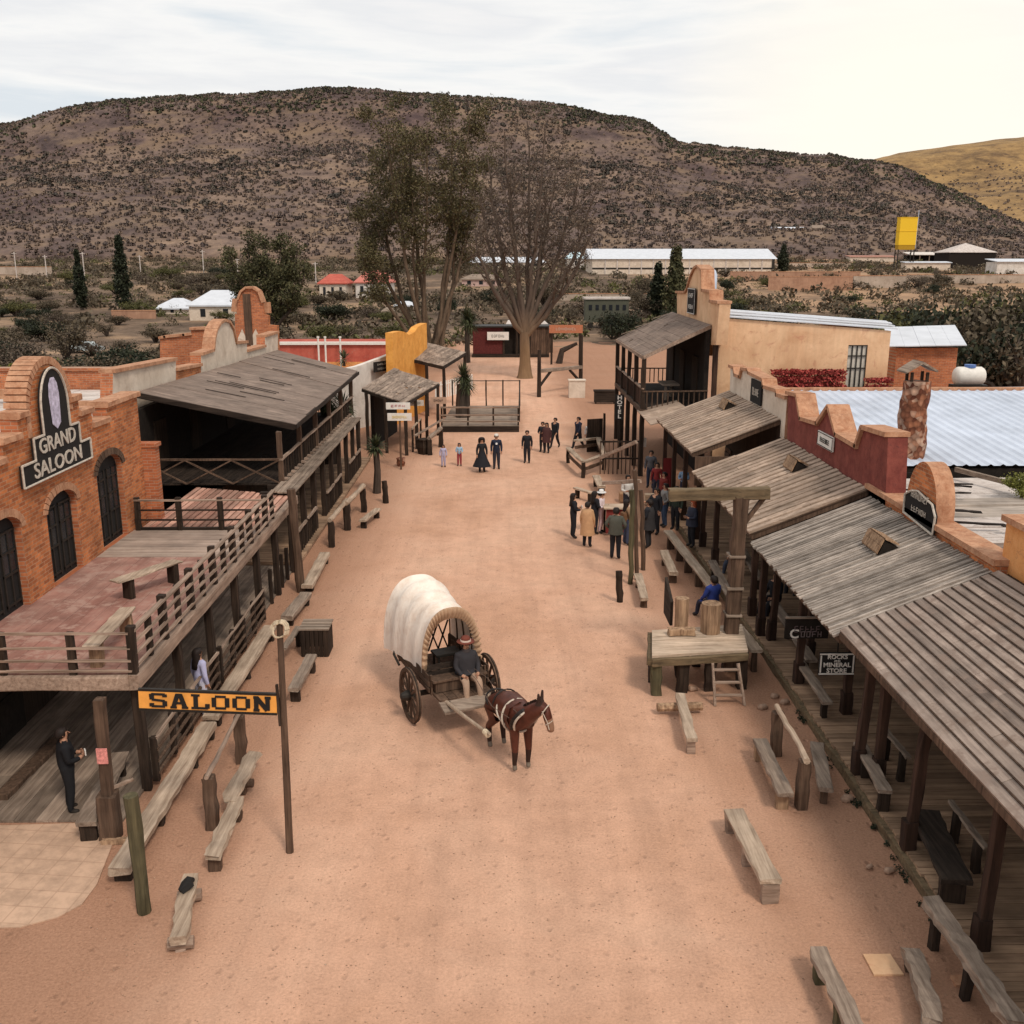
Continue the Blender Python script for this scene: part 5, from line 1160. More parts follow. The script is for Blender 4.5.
def canopy(b):
    n = 56; rows = []
    ys = []
    for hh, h2 in zip(hoops[:-1], hoops[1:]):
        for t in (0, .2, .4, .6, .8): ys.append((tuple(hh[k]+(h2[k]-hh[k])*t for k in range(4)), t))
    ys.append((hoops[-1], 0))
    for k, (h, t) in enumerate(ys):
        sag = math.sin(t*math.pi)
        for i in range(n+1):
            a = R(-6+192*i/n) if True else 0; aa = max(0, min(math.pi, a)); p = hoop_pt(h, aa); m = abs(math.cos(aa))
            kf = 1 - .065*sag*(1-.2*m) + .008*math.sin(i*.45+k*.35)*sag
            b.v.append((p.x*kf, p.y, h[3]+(p.z-h[3])*kf - (.06 if i in (0, n) else 0)))
    for k in range(len(ys)-1):
        for i in range(n): b.face(k*(n+1)+i, k*(n+1)+i+1, (k+1)*(n+1)+i+1, (k+1)*(n+1)+i)
lb('canvas_cover', canopy, M['canvas2'], True)
def trim(b):                                           # gathered front frill turned inwards
    n = 120; h = hoops[-1]
    for q, (dy, k) in enumerate(((0, 1.0), (.06, .985), (.05, .90), (-.02, .80))):
        for i in range(n+1):
            a = R(180*i/n); p = hoop_pt(h, a, k); rr_ = (.035 if (i//2) % 2 else -.025)*(q > 0); b.v.append((p.x*(1+rr_*.5), p.y+dy+rr_, p.z+rr_*.5))
    for q in range(3):
        for i in range(n): b.face(q*(n+1)+i, q*(n+1)+i+1, (q+1)*(n+1)+i+1, (q+1)*(n+1)+i)
lb('gathered_trim', trim, plain('stained_canvas', (.42,.27,.17), .95, .2, 8), True)
for s in (-1, 1): lb('shaft', lambda b: b.tube([(s*.46,.9,.74), (s*.42,2.0,.82), (s*.36,2.95,.9)], [.045,.04,.035], 8), M['pale_y'])
for s in (-1, 1): lb('shaft_binding', lambda b: b.tube([(s*.37,2.72+k*.02,.87) for k in range(10)], [.05+.012*(k%2) for k in range(10)], 8), M['rope'])
lb('tail_chain', lambda b: [b.tube([(.68,-1.5,1.25), (.8,-1.4,1.0), (.78,-1.1,.85)], .03, 6)], M['iron'])
lb('reins', lambda b: [b.tube([(s*.08-.15,.85,1.33), (s*.12-.08,1.6,1.42), (s*.16,2.6,1.30), (s*.12,3.3,1.35)], .008, 4) for s in (-1, 1)], plain('leather_rein', (.12,.08,.06)))
wg.location = WC; wg.rotation_euler = (0, 0, WR)
def wl(x, y, z): v = V((x, y, z)); v.rotate(Matrix.Rotation(WR, 3, 'Z')); return WC + v
def scarf(o):
    MB().tube([(0,0,1.70), (0,0,1.735)], [.118, .114], 18).build('hat_band', cm_((.62,.50,.42)), o, local=True)
    MB().tube([(0,.02,1.47), (0,.02,1.53)], [.10,.085], 10).build('scarf', cm_((.05,.04,.04)), o, local=True)
person('cart driver in red hat, dark jacket and tan trousers holding the reins', wl(-.18, .50, .17), 157, 1.72, (.035,.032,.035), (.40,.27,.19), 'sit', 'short', hat=((.16,.045,.03), 'hat'), extra=scarf, coat=((.035,.032,.035), .98))

# ================================================================ street furniture
def bench(label, a, b_, w, h=None, th=.07, mat='pale_y', leg='block', legmat='post_z', legs=(.1, .9), group=None, name='bench', z0=0, cat='bench', bow=0, jit=.012, seg=10):
    """plank bench; a, b_ are pixels of the middle of the plank's two ends, h its top height"""
    A = at(*a, z=z0+h); B = at(*b_, z=z0+h); m = (A+B)/2
    t = thing(name, label, cat, (m.x, m.y, z0), group)
    MB().rough(A-V((0,0,th/2)), B-V((0,0,th/2)), w, th, seg, jit, bow=bow).build('seat', M[mat], t)
    d = (B-A).normalized(); s = V((-d.y, d.x, 0))
    for f in legs:
        p = A.lerp(B, f); bb = MB()
        if leg == 'block': bb.rough(V((p.x, p.y, z0)), V((p.x, p.y, z0+h-th-.002)), w*.8, .14, 2, .01, up=d)
        elif leg == 'log': bb.tube([V((p.x, p.y, z0+h-th-.1))-s*w*.75, V((p.x, p.y, z0+h-th-.1))+s*w*.75], .09, 8, jit=.1); bb.rough(V((p.x, p.y, z0)), V((p.x, p.y, z0+h-th-.17)), .14, .14, 2, .01, up=d)
        elif leg == 'post': bb.rough(V((p.x, p.y, z0)), V((p.x, p.y, z0+h-th-.002)), .12, .12, 2, .01, up=d)
        bb.build('leg', M[legmat], t)
    return t
G1 = 'plank benches along the street'
bench('pale plank bench with a thick block end, alone in the open street on the right', (733, 808), (772, 880), .34, .42, .08, 'pale_y', 'block', 'rail_x', (.03, .5, .97), G1)
bench('rough grey bench beside the nearest white hitching rail on the right', (760, 738), (786, 793), .28, .42, .09, 'grey_y', 'block', 'log', (.06, .9), G1)
bench('short worn bench against the boardwalk, just right of the white hitching rail', (817, 742), (826, 788), .26, .40, .09, 'grey_y', 'post', 'post_z', (.1, .9), G1)
bench('narrow pale bench resting on a crosswise log in front of the platform', (680, 693), (692, 738), .22, .38, .09, 'pale_y', 'block', 'rail_x', (.95,), G1)
q = at(680, 706, z=.2); MB().tube([(q.x-.5, q.y, .17), (q.x+.5, q.y+.05, .17)], .10, 8, jit=.08).build('log', M['log'], None, 'short log lying under the bench in front of the platform', 'log')
bench('small pale bench beside the short dark post in front of the group of people', (638, 573), (645, 598), .24, .36, .1, 'pale_y', 'block', 'post_z', (.15, .9), G1)
bench('weathered plank bench cut by the bottom edge of the picture, left of the square slab', (818, 947), (862, 1040), .24, .40, .09, 'grey_y', 'block', 'mossy', (.12, .6), G1, jit=.02)
bench('split and weathered beam bench right of the square slab at the bottom right', (912, 946), (934, 1018), .24, .34, .12, 'grey_y', 'block', 'post_z', (.05, .92), G1, jit=.03)
bench('thick gnarled beam on posts along the boardwalk edge, bottom right corner', (932, 897), (1018, 1020), .26, .72, .14, 'mossy_x' if 0 else 'grey_y', 'post', 'dark_z', (.08, .5, .96), None, name='beam_rail', cat='rail', jit=.03, seg=16)
G2 = 'benches standing on the boardwalk'
bench('pale bench on the boardwalk behind the two close posts', (860, 742), (886, 790), .24, .44, .07, 'grey_y', 'block', 'dark_z', (.3, .95), G2, z0=.25)
bench('upright narrow bench on dark posts deeper under the long board roof', (884, 726), (909, 757), .10, .62, .05, 'grey_y', 'post', 'dark_z', (.15, .8), G2, z0=.25)
bench('wide dark bench between the two nearest posts of the long board roof', (925, 809), (957, 880), .46, .46, .09, 'dark_y', 'block', 'dark_z', (.08, .92), G2, z0=.25)
bench('narrow bench on dark posts behind the wide dark one', (951, 800), (987, 847), .10, .62, .05, 'grey_y', 'post', 'dark_z', (.2, .8), G2, z0=.25)
bench('bench on the boardwalk in front of the mineral store sign', (800, 660), (828, 702), .22, .45, .07, 'grey_y', 'post', 'dark_z', (.1, .9), G2, z0=.25)
bench('bench along the wall under the slatted porch roof, where people sit', (768, 592), (812, 660), .26, .42, .07, 'grey_y', 'post', 'dark_z', (.1, .5, .9), G2, z0=.25)
bench('dark bench under the tan plank porch near the thick brown post', (742, 548), (760, 578), .26, .44, .07, 'grey_y', 'post', 'dark_z', (.1, .9), G2, z0=.25)
bench('bench under the tan plank porch between the thin porch posts', (712, 560), (732, 598), .24, .44, .07, 'grey_y', 'post', 'dark_z', (.1, .9), G2, z0=.25)
bench('wide plank laid from the platform to the boardwalk edge', (738, 626), (757, 650), .30, .62, .07, 'pale_y', 'post', 'post_z', (.1, .9), G1)
bench('very long tan bench leading away beside the boardwalk behind the platform', (668, 530), (714, 588), .30, .55, .08, 'pale_y', 'block', 'post_z', (.08, .3, .5, .72, .95), G1)
bench('short bench parallel to the very long tan one', (664, 550), (674, 572), .28, .42, .12, 'pale_y', 'block', 'post_z', (.15, .9), G1)
bench('short pale bench behind the group of people near the timber junk', (596, 475), (602, 486), .34, .45, .1, 'pale_y', 'block', 'dark_z', (.15, .9), G1)
bench('plank bench at the feet of the people in black near the stall', (575, 487), (592, 492), .22, .45, .08, 'pale_x', 'block', 'dark_z', (.15, .9), G1)
G3 = 'long timbers laid as seats along the left porch'
bench('long thick timber seat along the saloon porch, its rotten end nearest the camera', (118, 868), (208, 722), .34, .34, .14, 'pale_y', 'block', 'dark_z', (.04, .35, .75, .98), G3, jit=.02, seg=20)
bench('smooth plank seat beyond the saloon sign, along the lower railing', (210, 716), (270, 625), .36, .34, .1, 'pale_y', 'block', 'dark_z', (.05, .5, .95), G3, seg=14)
bench('short timber seat past the gap in the saloon porch railing', (286, 616), (306, 592), .34, .34, .14, 'grey_y', 'block', 'dark_z', (.1, .9), G3)
bench('plank seat at the foot of the tall leaning pole of the gallery house', (307, 585), (325, 552), .34, .3, .12, 'pale_y', 'block', 'dark_z', (.1, .9), G3)
bench('broken pale plank bench behind the SALOON sign post, nearest half', (212, 855), (237, 797), .26, .36, .1, 'pale_y', 'block', 'post_z', (.08, .9), G1, jit=.03, seg=8)
bench('broken pale plank bench below the SALOON sign, farther half', (229, 800), (254, 752), .26, .38, .07, 'pale_y', 'log', 'post_z', (.5,), G1, jit=.035, seg=8)
bb = bench('pale bench with a black rag on its top, nearest bench at the lower left', (178, 937), (190, 874), .24, .34, .13, 'pale_y', 'log', 'rail_x', (.12, .85), G1, jit=.015)
q = at(187, 888, z=.36); MB().tube([q+V((-.06,-.1,.0)), q+V((.02,0,.05)), q+V((-.02,.14,.02)), q+V((.05,.2,.01))], [.05,.09,.08,.03], 7, jit=.3).build('rag', M['black'], None, 'black rag lying on the nearest pale bench at the lower left', 'rag')
bench('grey plank bench in front of the slatted trash box', (293, 688), (312, 654), .26, .40, .09, 'grey_y', 'block', 'dark_z', (.1, .9), G1)
bench('dark bench in the shade under the saloon balcony beside the post with a red notice', (85, 822), (120, 752), .34, .42, .09, 'grey_y', 'block', 'dark_z', (.05, .9), G3)
bench('long low timber along the saloon wall in the shade under the balcony', (0, 795), (62, 733), .26, .16, .16, 'post_z', 'block', 'dark_z', (.2, .8), G3)
bench('short plank bench on the street left of the small palm', (362, 520), (378, 508), .26, .36, .08, 'pale_y', 'block', 'dark_z', (.1, .9), G1)
bench('low bench with a pale plank top in the middle of the red balcony deck', (114, 581), (178, 560), .34, .5, .04, 'pale_y', 'block', 'dark_z', (.2, .9), None, z0=2.42)
bench('balcony bench with a pale plank top near the front railing', (90, 646), (128, 607), .30, .5, .04, 'pale_y', 'block', 'brick_cap' if 0 else 'log', (.12, .9), None, z0=2.42)

def rail_thing(label, a, b_, ha, hb, r, mat, pmat, pw=.16, name='hitching_rail', rough=True, over=.12):
    A = at(*a, z=0); B = at(*b_, z=0); t = thing(name, label, 'hitching rail', ((A.x+B.x)/2, (A.y+B.y)/2, 0), 'hitching rails')
    d = (B-A).normalized()
    MB().rough(A, A+V((0,0,ha)), pw, pw, 5, .015).build('post', M[pmat], t); MB().rough(B, B+V((0,0,hb)), pw, pw, 5, .015).build('post', M[pmat], t)
    p0, p1 = A+V((0,0,ha+r))-d*over, B+V((0,0,hb+r))+d*over; n = 8
    MB().tube([p0.lerp(p1, i/n)+V((random.uniform(-.02,.02), 0, random.uniform(-.015,.015))) for i in range(n+1)], [r*random.uniform(.85, 1.15) for _ in range(n+1)], 8).build('rail', M[mat], t)
    return t
rail_thing('hitching rail with a gnarled pale pole on two square posts, right of the open bench', (801, 808), (775, 755), .95, .95, .06, 'pale_y', 'post_z', .2)
rail_thing('hitching rail with a thin pale pole just behind the SALOON sign post', (213, 828), (242, 762), 1.0, 1.0, .045, 'rail', 'post_z', .2)
rail_thing('hitching rail of thick timber in front of the gallery house porch, nearest part', (332, 547), (347, 528), .9, .95, .09, 'pale_y', 'dark_z', .2)
rail_thing('hitching rail of thick timber beyond the nearest part, piled with split planks', (348, 530), (364, 512), .95, .95, .1, 'pale_y', 'dark_z', .22)
def tree_post(label, px, py, ptx, pty, r=.12, mat='post_z', hgt=None, cat='post', name='post'):
    A = at(px, py, z=0); q = at(ptx, pty, y=A.y); b = MB(); n = 7
    b.tube([A.lerp(q, i/n)+V((random.uniform(-.012,.012), random.uniform(-.012,.012), 0)) for i in range(n+1)], [r*random.uniform(.9,1.08) for _ in range(n+1)], 10, jit=.05)
    return b.build(name, M[mat], None, label, cat)
tree_post('mossy green standing post leaning at the lower left, before the porch timber', 145, 912, 131, 795, .11, 'mossy')
tree_post('short dark post standing alone beside the small palm', 386, 503, 384, 481, .12, 'dark_z')
tree_post('short dark post with a knob top in the street near the small pale bench', 620, 602, 619, 571, .10, 'dark_z')
tree_post('tall leaning bare pole at the corner of the gallery house ledge', 301, 592, 291, 489, .13, 'post_z', cat='pole', name='pole')
# porch corner post with notice
A = at(112, 838, z=0); q = at(99, 699, y=A.y); cp = thing('corner_post', 'square brown post with a red and white notice at the front corner under the balcony', 'post', A)
MB().rough(A, q, .17, .17, 8, .012).build('shaft', M['post_z'], cp); MB().rough(A, A+V((0,0,.85)), .32, .3, 3, .015).build('sleeve', M['post_z'], cp)
n_ = A.lerp(q, .62); MB().box(n_.x-.08, n_.x+.10, n_.y-.12, n_.y-.1, n_.z-.14, n_.z+.14).build('notice', plain('red_white_notice', (.65,.25,.22), .7, .5, 30), cp)
MB().rough(A+V((-.1,-.2,.05)), A+V((.5,-.15,.05)), .1, .1, 3, .01).build('foot_block', M['log'], cp)
MB().rough(A+V((-.05,.0,.9)), A+V((.32,.35,.92)), .05, .05, 3, .008).build('tie_rail', M['rail_x'], cp)

# ---- SALOON sign on its pole
A = at(290, 852, z=0); T_ = at(279.5, 622, y=A.y+.05)
sp = thing('saloon_sign_post', 'tall thin pole carrying a long orange sign with black letters SALOON, left foreground', 'sign', A)
MB().tube([A.lerp(T_, i/8) for i in range(9)], [.065, .06, .06, .058, .056, .055, .053, .05, .05], 10, jit=.04).build('pole', M['post_z'], sp)
s0, s1 = at(139, 699, y=A.y-.02), at(277, 704, y=A.y-.02); hgt = .36
o = (s0+s1)/2; rt = (s1-s0).normalized(); upv = rt.cross(V((0,1,0))); upv = -upv if upv.z < 0 else upv
W_ = (s1-s0).length
MB().beam(s0, s1, .035, hgt, up=upv).build('board', M['sign_orange'], sp)
b = MB()
for s in (-1, 1): b.beam(s0+upv*(s*hgt*.5), s1+upv*(s*hgt*.5), .05, .022, up=upv); b.beam(s0+upv*(s*hgt*.44)-V((0,.02,0)), s1+upv*(s*hgt*.44)-V((0,.02,0)), .004, .018, up=upv)
b.build('board_edge', M['iron'], sp)
MB().beam(s1+V((.015,0,.34)), s1+V((.03,0,-.38)), .04, .05).build('hanger', M['dark_z'], sp)
def western(s, o, right, up, w, h, mat, parent, n):
    """heavy slab-serif letters drawn as strokes on a unit cell"""
    D = {'S': [((.12,.72),(.12,.92)),((.12,.92),(.88,.92)),((.86,.92),(.86,.74)),((.14,.86),(.14,.56)),((.14,.55),(.86,.47)),((.86,.46),(.86,.12)),((.12,.09),(.86,.09)),((.13,.08),(.13,.3))],
         'A': [((.0,.05),(.36,.05)),((.64,.05),(1.,.05)),((.17,.05),(.42,.95)),((.56,.95),(.83,.05)),((.30,.36),(.7,.36)),((.32,.94),(.64,.94))],
         'L': [((.02,.94),(.5,.94)),((.27,.94),(.27,.06)),((.02,.06),(.95,.06)),((.92,.06),(.92,.36))],
         'O': [((.2,.9),(.8,.9)),((.2,.1),(.8,.1)),((.13,.82),(.13,.18)),((.87,.82),(.87,.18)),((.05,.5),(.2,.5)),((.8,.5),(.95,.5))],
         'N': [((.02,.94),(.3,.94)),((.18,.94),(.18,.06)),((.02,.06),(.36,.06)),((.2,.94),(.8,.06)),((.82,.06),(.82,.94)),((.66,.94),(1.,.94))]}
    b = MB(); cw = w/len(s); x0 = -w/2
    for i, ch in enumerate(s):
        for p, q in D[ch]:
            vert = abs(p[0]-q[0]) < abs(p[1]-q[1])*.9; th = (h*.30 if vert else h*.15); th = th*(.95 if ch != 'N' or vert else 1.2)
            P = o + right*(x0+cw*(i+.07+.86*p[0])) + up*((p[1]-.5)*h) + n*.004*(1+(hash(p) % 3)*.0); Q = o + right*(x0+cw*(i+.07+.86*q[0])) + up*((q[1]-.5)*h) + n*.004
            z = n*(.0007*(D[ch].index((p, q)))); b.beam(P+z, Q+z, th, .012, up=n)
    return b.build('lettering', mat, parent)
nn = V((0,-1,0)); western('SALOON', o+nn*.019+rt*.04, rt, upv, W_*.90, hgt*.70, M['black'], sp, nn)
b = MB(); c = T_ - V((0, .06, .12))
for k in range(3):
    b.tube([c+V((math.cos(2*math.pi*i/14)*(.10+.02*k), .03*k+.02*math.sin(i*1.3), math.sin(2*math.pi*i/14)*(.13+.015*k)*(1+.1*math.sin(i)))) for i in range(15)], .017, 6, False, .2)
b.build('rope_coil', M['rope'], None, 'coil of pale rope hung at the top of the SALOON sign pole', 'rope')

# trash box
c0, c1 = at(302, 657, z=0), at(329, 655, z=0); tbx = thing('trash_box', 'dark slatted wooden trash box in the street behind the SALOON sign pole', 'bin', ((c0.x+c1.x)/2, c0.y+.35, 0))
w_ = c1.x-c0.x; bh = .72
for (p, q) in (((c0.x, c0.y), (c1.x, c0.y)), ((c0.x, c0.y+.7), (c1.x, c0.y+.7)), ((c0.x, c0.y), (c0.x, c0.y+.7)), ((c1.x, c0.y), (c1.x, c0.y+.7))):
    b = MB(); n = 6
    for i in range(n):
        t0 = (i+.08)/n; t1 = (i+.92)/n; x0, y0 = p[0]+(q[0]-p[0])*t0, p[1]+(q[1]-p[1])*t0; x1, y1 = p[0]+(q[0]-p[0])*t1, p[1]+(q[1]-p[1])*t1
        b.beam((x0, y0, bh/2), (x1, y1, bh/2), .03, bh)
    b.build('side_slats', M['dark_z'], tbx)
b = MB()
for i in range(4): b.box(c0.x-.05, c1.x+.05, c0.y-.03+i*.2, c0.y+.1+i*.2, bh, bh+.04)
b.build('lid_frame', M['grey_x'], tbx)
bench('leaning plank against the left side of the trash box', (283, 648), (299, 626), .16, .5, .05, 'grey_y', 'post', 'dark_z', (.9,), None, name='plank', cat='plank')

# ---- platform with the gallows-like post
G = .98
pf = thing('timber_platform', 'raised timber platform on stubby posts at the right of the street', 'platform', (4.6, 21.8, 0))
f0, f1, f2, f3 = at(652, 656, z=G), at(748, 650, z=G), at(742, 624, z=G), at(652, 630, z=G)
b = MB(); b.boards(f0, f1, f2, f3, 7, .06, .015, .008); b.build('deck', M['pale_x'], pf)
b = MB(); b.rough(f0-V((0,.03,.15)), f1-V((0,.03,.15)), .12, .18, 8, .015); b.rough(f0-V((.04,0,.15)), f3-V((.04,0,.15)), .12, .16, 5, .015); b.build('edge_beam', M['mossy_x'], pf)
for (u, v_) in ((.05,.04), (.33,.06), (.62,.06), (.95,.06), (.02,.5), (.02,.95), (.5,.95), (.95,.95), (.3,.6)):
    p = f0.lerp(f1, u).lerp(f3.lerp(f2, u), v_); b = MB(); b.rough((p.x, p.y, 0), (p.x, p.y, G-.08), .2 if v_ > .1 else .24, .2, 4, .02); b.build('leg', M['mossy'] if (u < .1 and v_ < .1) else M['dark_z'], pf)
lad = thing('short_ladder', 'short pale wooden ladder leaning against the front of the platform', 'ladder', at(723, 700, z=0))
b0, b1, t0_, t1_ = at(712, 699, z=0), at(742, 699, z=0), at(708, 655, z=.86), at(733, 655, z=.86)
t0_.y = f0.y-.16; t1_.y = f0.y-.16; b0.y = f0.y-.55; b1.y = b0.y
b0.x = t0_.x+.02; b1.x = t1_.x+.1
for p, q in ((b0, t0_), (b1, t1_)): MB().rough(p, q, .05, .08, 4, .006).build('stile', M['rail'], lad)
for k in (.25, .55, .85): MB().rough(b0.lerp(t0_, k), b1.lerp(t1_, k), .1, .035, 3, .004).build('rung', M['rail_x'], lad)
for (px, py, ptop, w, lb_) in ((681, 628, 598, .17, 'upright split log standing on the left of the platform beside a dark board'), (710, 632, 603, .24, 'broad upright log stump in the middle of the platform')):
    p = at(px, py, z=G); zt = at(px, ptop, y=p.y).z; b = MB(); b.tube([p, p+V((0,0,(zt-G)*.5)), V((p.x, p.y, zt))], [w*.97, w, w*.98], 12, jit=.05); b.build('log_stump', M['log'], None, lb_, 'log')
p = at(681, 634, z=G); b = MB(); b.rough(p+V((-.32,-.08,.09)), p+V((.32,-.05,.09)), .2, .16, 3, .02); b.build('wood_block', M['log'], None, 'low notched wood block lying at the foot of the split log', 'block')
p = at(670, 622, z=G); b = MB(); b.hexa([(p.x-.05,p.y-.25,G),(p.x+.02,p.y-.25,G),(p.x+.02,p.y+.7,G),(p.x-.05,p.y+.7,G),(p.x-.05,p.y-.25,G+.62),(p.x+.02,p.y-.25,G+.62),(p.x+.02,p.y+.7,G+.95),(p.x-.05,p.y+.7,G+.95)]); b.build('dark_board', M['dark_y'], None, 'dark board standing on edge behind the split log on the platform', 'board')
gl = thing('beam_gallows', 'massive timber post with a long mossy crossbeam and brace rising from the platform', 'gallows', (5.3, 22.3, 0))
p = at(731, 632, z=G); yy = p.y; zt = at(735, 494, y=yy).z
MB().rough((p.x, yy, .0), (p.x+.05, yy, zt-.05), .32, .3, 12, .02).build('post', M['post_z'], gl)
l0, l1 = at(669, 500, y=yy-.05), at(770, 497, y=yy-.05)
MB().rough((l0.x, yy-.02, zt), (l1.x, yy-.02, zt+.03), .26, .27, 12, .02).build('crossbeam', M['mossy_x'], gl)
MB().rough((p.x+.1, yy, zt-.8), (l1.x-.1, yy, zt-.05), .1, .1, 4, .01).build('brace', M['post_z'], gl)
for py in (617, 590, 558): z = at(731, py, y=yy-.17).z; MB().box(p.x-.18, p.x+.2, yy-.2, yy+.18, z, z+.05).build('band', M['grey_x'], gl)

# stall group
fr_ = thing('pole_gateway', 'rough pole frame with thick double post and two crossbars beside the stall counter', 'frame', at(637, 580, z=0))
for (a, t, r, m) in (((631, 584), (632, 490), .08, 'mossy'), ((637, 580), (635, 470), .065, 'post_z'), ((644, 570), (641, 490), .07, 'post_z')):
    A = at(*a, z=0); q = at(*t, y=A.y); MB().tube([A.lerp(q, i/6)+V((random.uniform(-.03,.03),0,0)) for i in range(7)], [r*random.uniform(.9,1.1) for _ in range(7)], 9, jit=.06).build('post', M[m], fr_)
A = at(636, 500, z=0); Y = at(634, 580, z=0).y
for (a, t, m) in (((603, 483), (641, 481), 'rail_x'), ((600, 458), (636, 442), 'rail_x')):
    MB().rough(at(*a, y=Y+1.2), at(*t, y=Y+.15), .11, .11, 6, .015).build('crossbar', M[m], fr_)
ct_ = thing('stall_counter', 'small stall counter with a dark red front and pale top where the group stands', 'stall', at(618, 540, z=0))
A = at(618, 536, z=0); MB().box(A.x-.45, A.x+.5, A.y, A.y+.06, .1, 1.0).build('front_panel', plain('dark_red_paint', (.20,.035,.03), .7), ct_)
MB().rough((A.x-.55, A.y+.25, 1.05), (A.x+.55, A.y+.25, 1.05), .7, .06, 3, .005).build('top', M['pale_x'], ct_)
for dx in (-.45, .45): MB().rough((A.x+dx, A.y+.5, 0), (A.x+dx, A.y+.5, 1.02), .08, .08, 2, .006).build('leg', M['dark_z'], ct_)
jk = thing('plank_enclosure', 'crooked enclosure of pale planks and dark posts left of the stall, near the street', 'fence', at(583, 480, z=0))
pts = [(568, 463), (583, 478), (604, 470), (598, 452), (575, 455)]
for i in range(4):
    A = at(*pts[i], z=0); B = at(*pts[i+1], z=0)
    MB().rough(A+V((0,0,.75)), B+V((0,0,.75)), .22, .1, 5, .03).build('top_plank', M['pale_y'], jk); MB().rough(A+V((0,0,.4)), B+V((0,0,.4)), .06, .16, 5, .02).build('lower_plank', M['post_z'], jk)
    MB().rough(A, A+V((0,0,.72)), .16, .16, 2, .02).build('post', M['dark_z'], jk)
bp_ = thing('board_shelter_panel', 'tall dark board panel standing by the crooked plank enclosure', 'panel', at(592, 450, z=0))
A = at(594, 452, z=0); MB().boards(A+V((-.4,0,.0)), A+V((-.4,0,1.75)), A+V((.45,0.3,1.75)), A+V((.45,.3,.0)), 5, .05, .01, .01).build('boards', M['dark_z'], bp_); MB().rough(A+V((.55,.35,0)), A+V((.55,.35,2.0)), .12, .12, 3, .01).build('post', M['dark_z'], bp_)
pk = thing('picket_fence', 'dark railed fence with thin pickets behind the stall, in front of the balcony house', 'fence', at(612, 470, z=0))
A, B = at(600, 474, z=0), at(638, 474, z=0)
for z in (1.55, .75): MB().rough(A+V((0,0,z)), B+V((0,0,z)), .07, .07, 6, .01).build('rail', M['dark_x'], pk)
b = MB()
for i in range(10): p = A.lerp(B, i/9); b.rough(p, p+V((0,0,1.6)), .05, .05, 2, .008)
b.build('picket', M['post_z'], pk)
G4 = 'goods and small things standing in the far right porch shade'
for k, (px, py, col, nm, lb_, s) in enumerate(((667, 496, (.16,.02,.02), 'hanging_cloth', 'dark red cloth hanging between the far porch posts', (.35, 1.3)), (685, 492, (.45,.28,.12), 'easel', 'tan folding easel on the far boardwalk', (.28, .8)), (643, 468, (.55,.50,.45), 'poster', 'pale paper poster on the far porch post', (.25, .45)), (626, 496, (.35,.20,.11), 'crate', 'small brown crate under the stall crossbar', (.5, .4)), (650, 505, (.62,.45,.30), 'carton', 'pale cardboard carton beside the person with light face', (.4, .45)))):
    p = at(px, py, z=.3 if k != 4 else 0.02)
    b = MB()
    if nm == 'easel':
        for dx in (-.14, .14): b.beam((p.x+dx, p.y-.2, .26), (p.x, p.y, 1.15), .03, .03)
        b.beam((p.x, p.y+.3, .26), (p.x, p.y, 1.15), .03, .03); b.beam((p.x-.1, p.y-.1, .6), (p.x+.1, p.y-.1, .6), .03, .03)
    elif nm == 'hanging_cloth':
        for i in range(7): b.hexa([(p.x-.2+i*.06, p.y-.02*(i%2), .5), (p.x-.14+i*.06, p.y-.02*((i+1)%2), .5), (p.x-.14+i*.06, p.y+.01, .5), (p.x-.2+i*.06, p.y+.01, .5), (p.x-.2+i*.05, p.y, 1.9), (p.x-.15+i*.05, p.y, 1.9), (p.x-.15+i*.05, p.y+.01, 1.9), (p.x-.2+i*.05, p.y+.01, 1.9)])
    elif nm == 'poster': b.box(p.x-.12, p.x+.12, p.y, p.y+.01, 1.3, 1.75)
    else:
        w = s[0]/2; b.box(p.x-w, p.x+w, p.y, p.y+w*1.6, .02, s[1]); 
        for i in range(3): b.box(p.x-w-.012, p.x+w+.012, p.y-.014, p.y-.002, .06+i*s[1]/3, .02+(i+.8)*s[1]/3)
    b.build(nm, cm_(col), None, lb_, nm.replace('_', ' '))
# vertical HOTEL sign + little box
p = at(619.5, 407, y=46.5); hsn = thing('hotel_sign', 'narrow black upright sign with white letters HOTEL at the foot of the balcony house', 'sign', p)
MB().box(p.x-.2, p.x+.2, 46.5, 46.56, p.z-.62, p.z+.58).build('board', M['black'], hsn)
for i, chh in enumerate('HOTEL'): text_mesh('lettering', chh, M['whitep'], hsn, (p.x, 46.49, p.z+.44-i*.225), (1,0,0), (0,0,1), .25, .01, .008, 1.25)
MB().beam((p.x, 46.54, 0), (p.x, 46.54, p.z-.62), .1, .1).build('post', M['dark_z'], hsn)
def small_sign(label, px, py, y, w, h, bg, fg, lines, dirv=(1,0,0), post=True, border=None, **k):
    p = at(px, py, y=y); s = sign_board(label, p, dirv, (0,0,1), w, h, lines, bg, fg, border, **k)
    if post: MB().beam((p.x, p.y+.08, 0), (p.x, p.y+.08, p.z+h/2), .09, .09).build('post', M['post_z'], s)
    return s
p = at(837, 664, y=19.0)
ms = sign_board('black sign with a white frame reading ROCKS AND MINERAL STORE, hung by the porch posts', p, (1,0,0), (0,0,1), .74, .50, ['ROCKS', 'AND', 'MINERAL', 'STORE'], M['black'], M['whitep'], M['whitep'], sizes=[1.1, .5, 1.2, 1.2], bold=.02, xs=1.05)
MB().beam(p+V((0,.03,.25)), p+V((0,.03,.55)), .03, .03).build('hanger', M['iron'], ms)
p = at(807, 629, y=20.6)
cs = sign_board('dark sign with faint lettering and pale letter C left of mineral store sign', p, (1,0,0), (0,0,1), .98, .46, ['~5'], M['char'], plain('faded_letter_paint', (.14,.10,.10)), None)
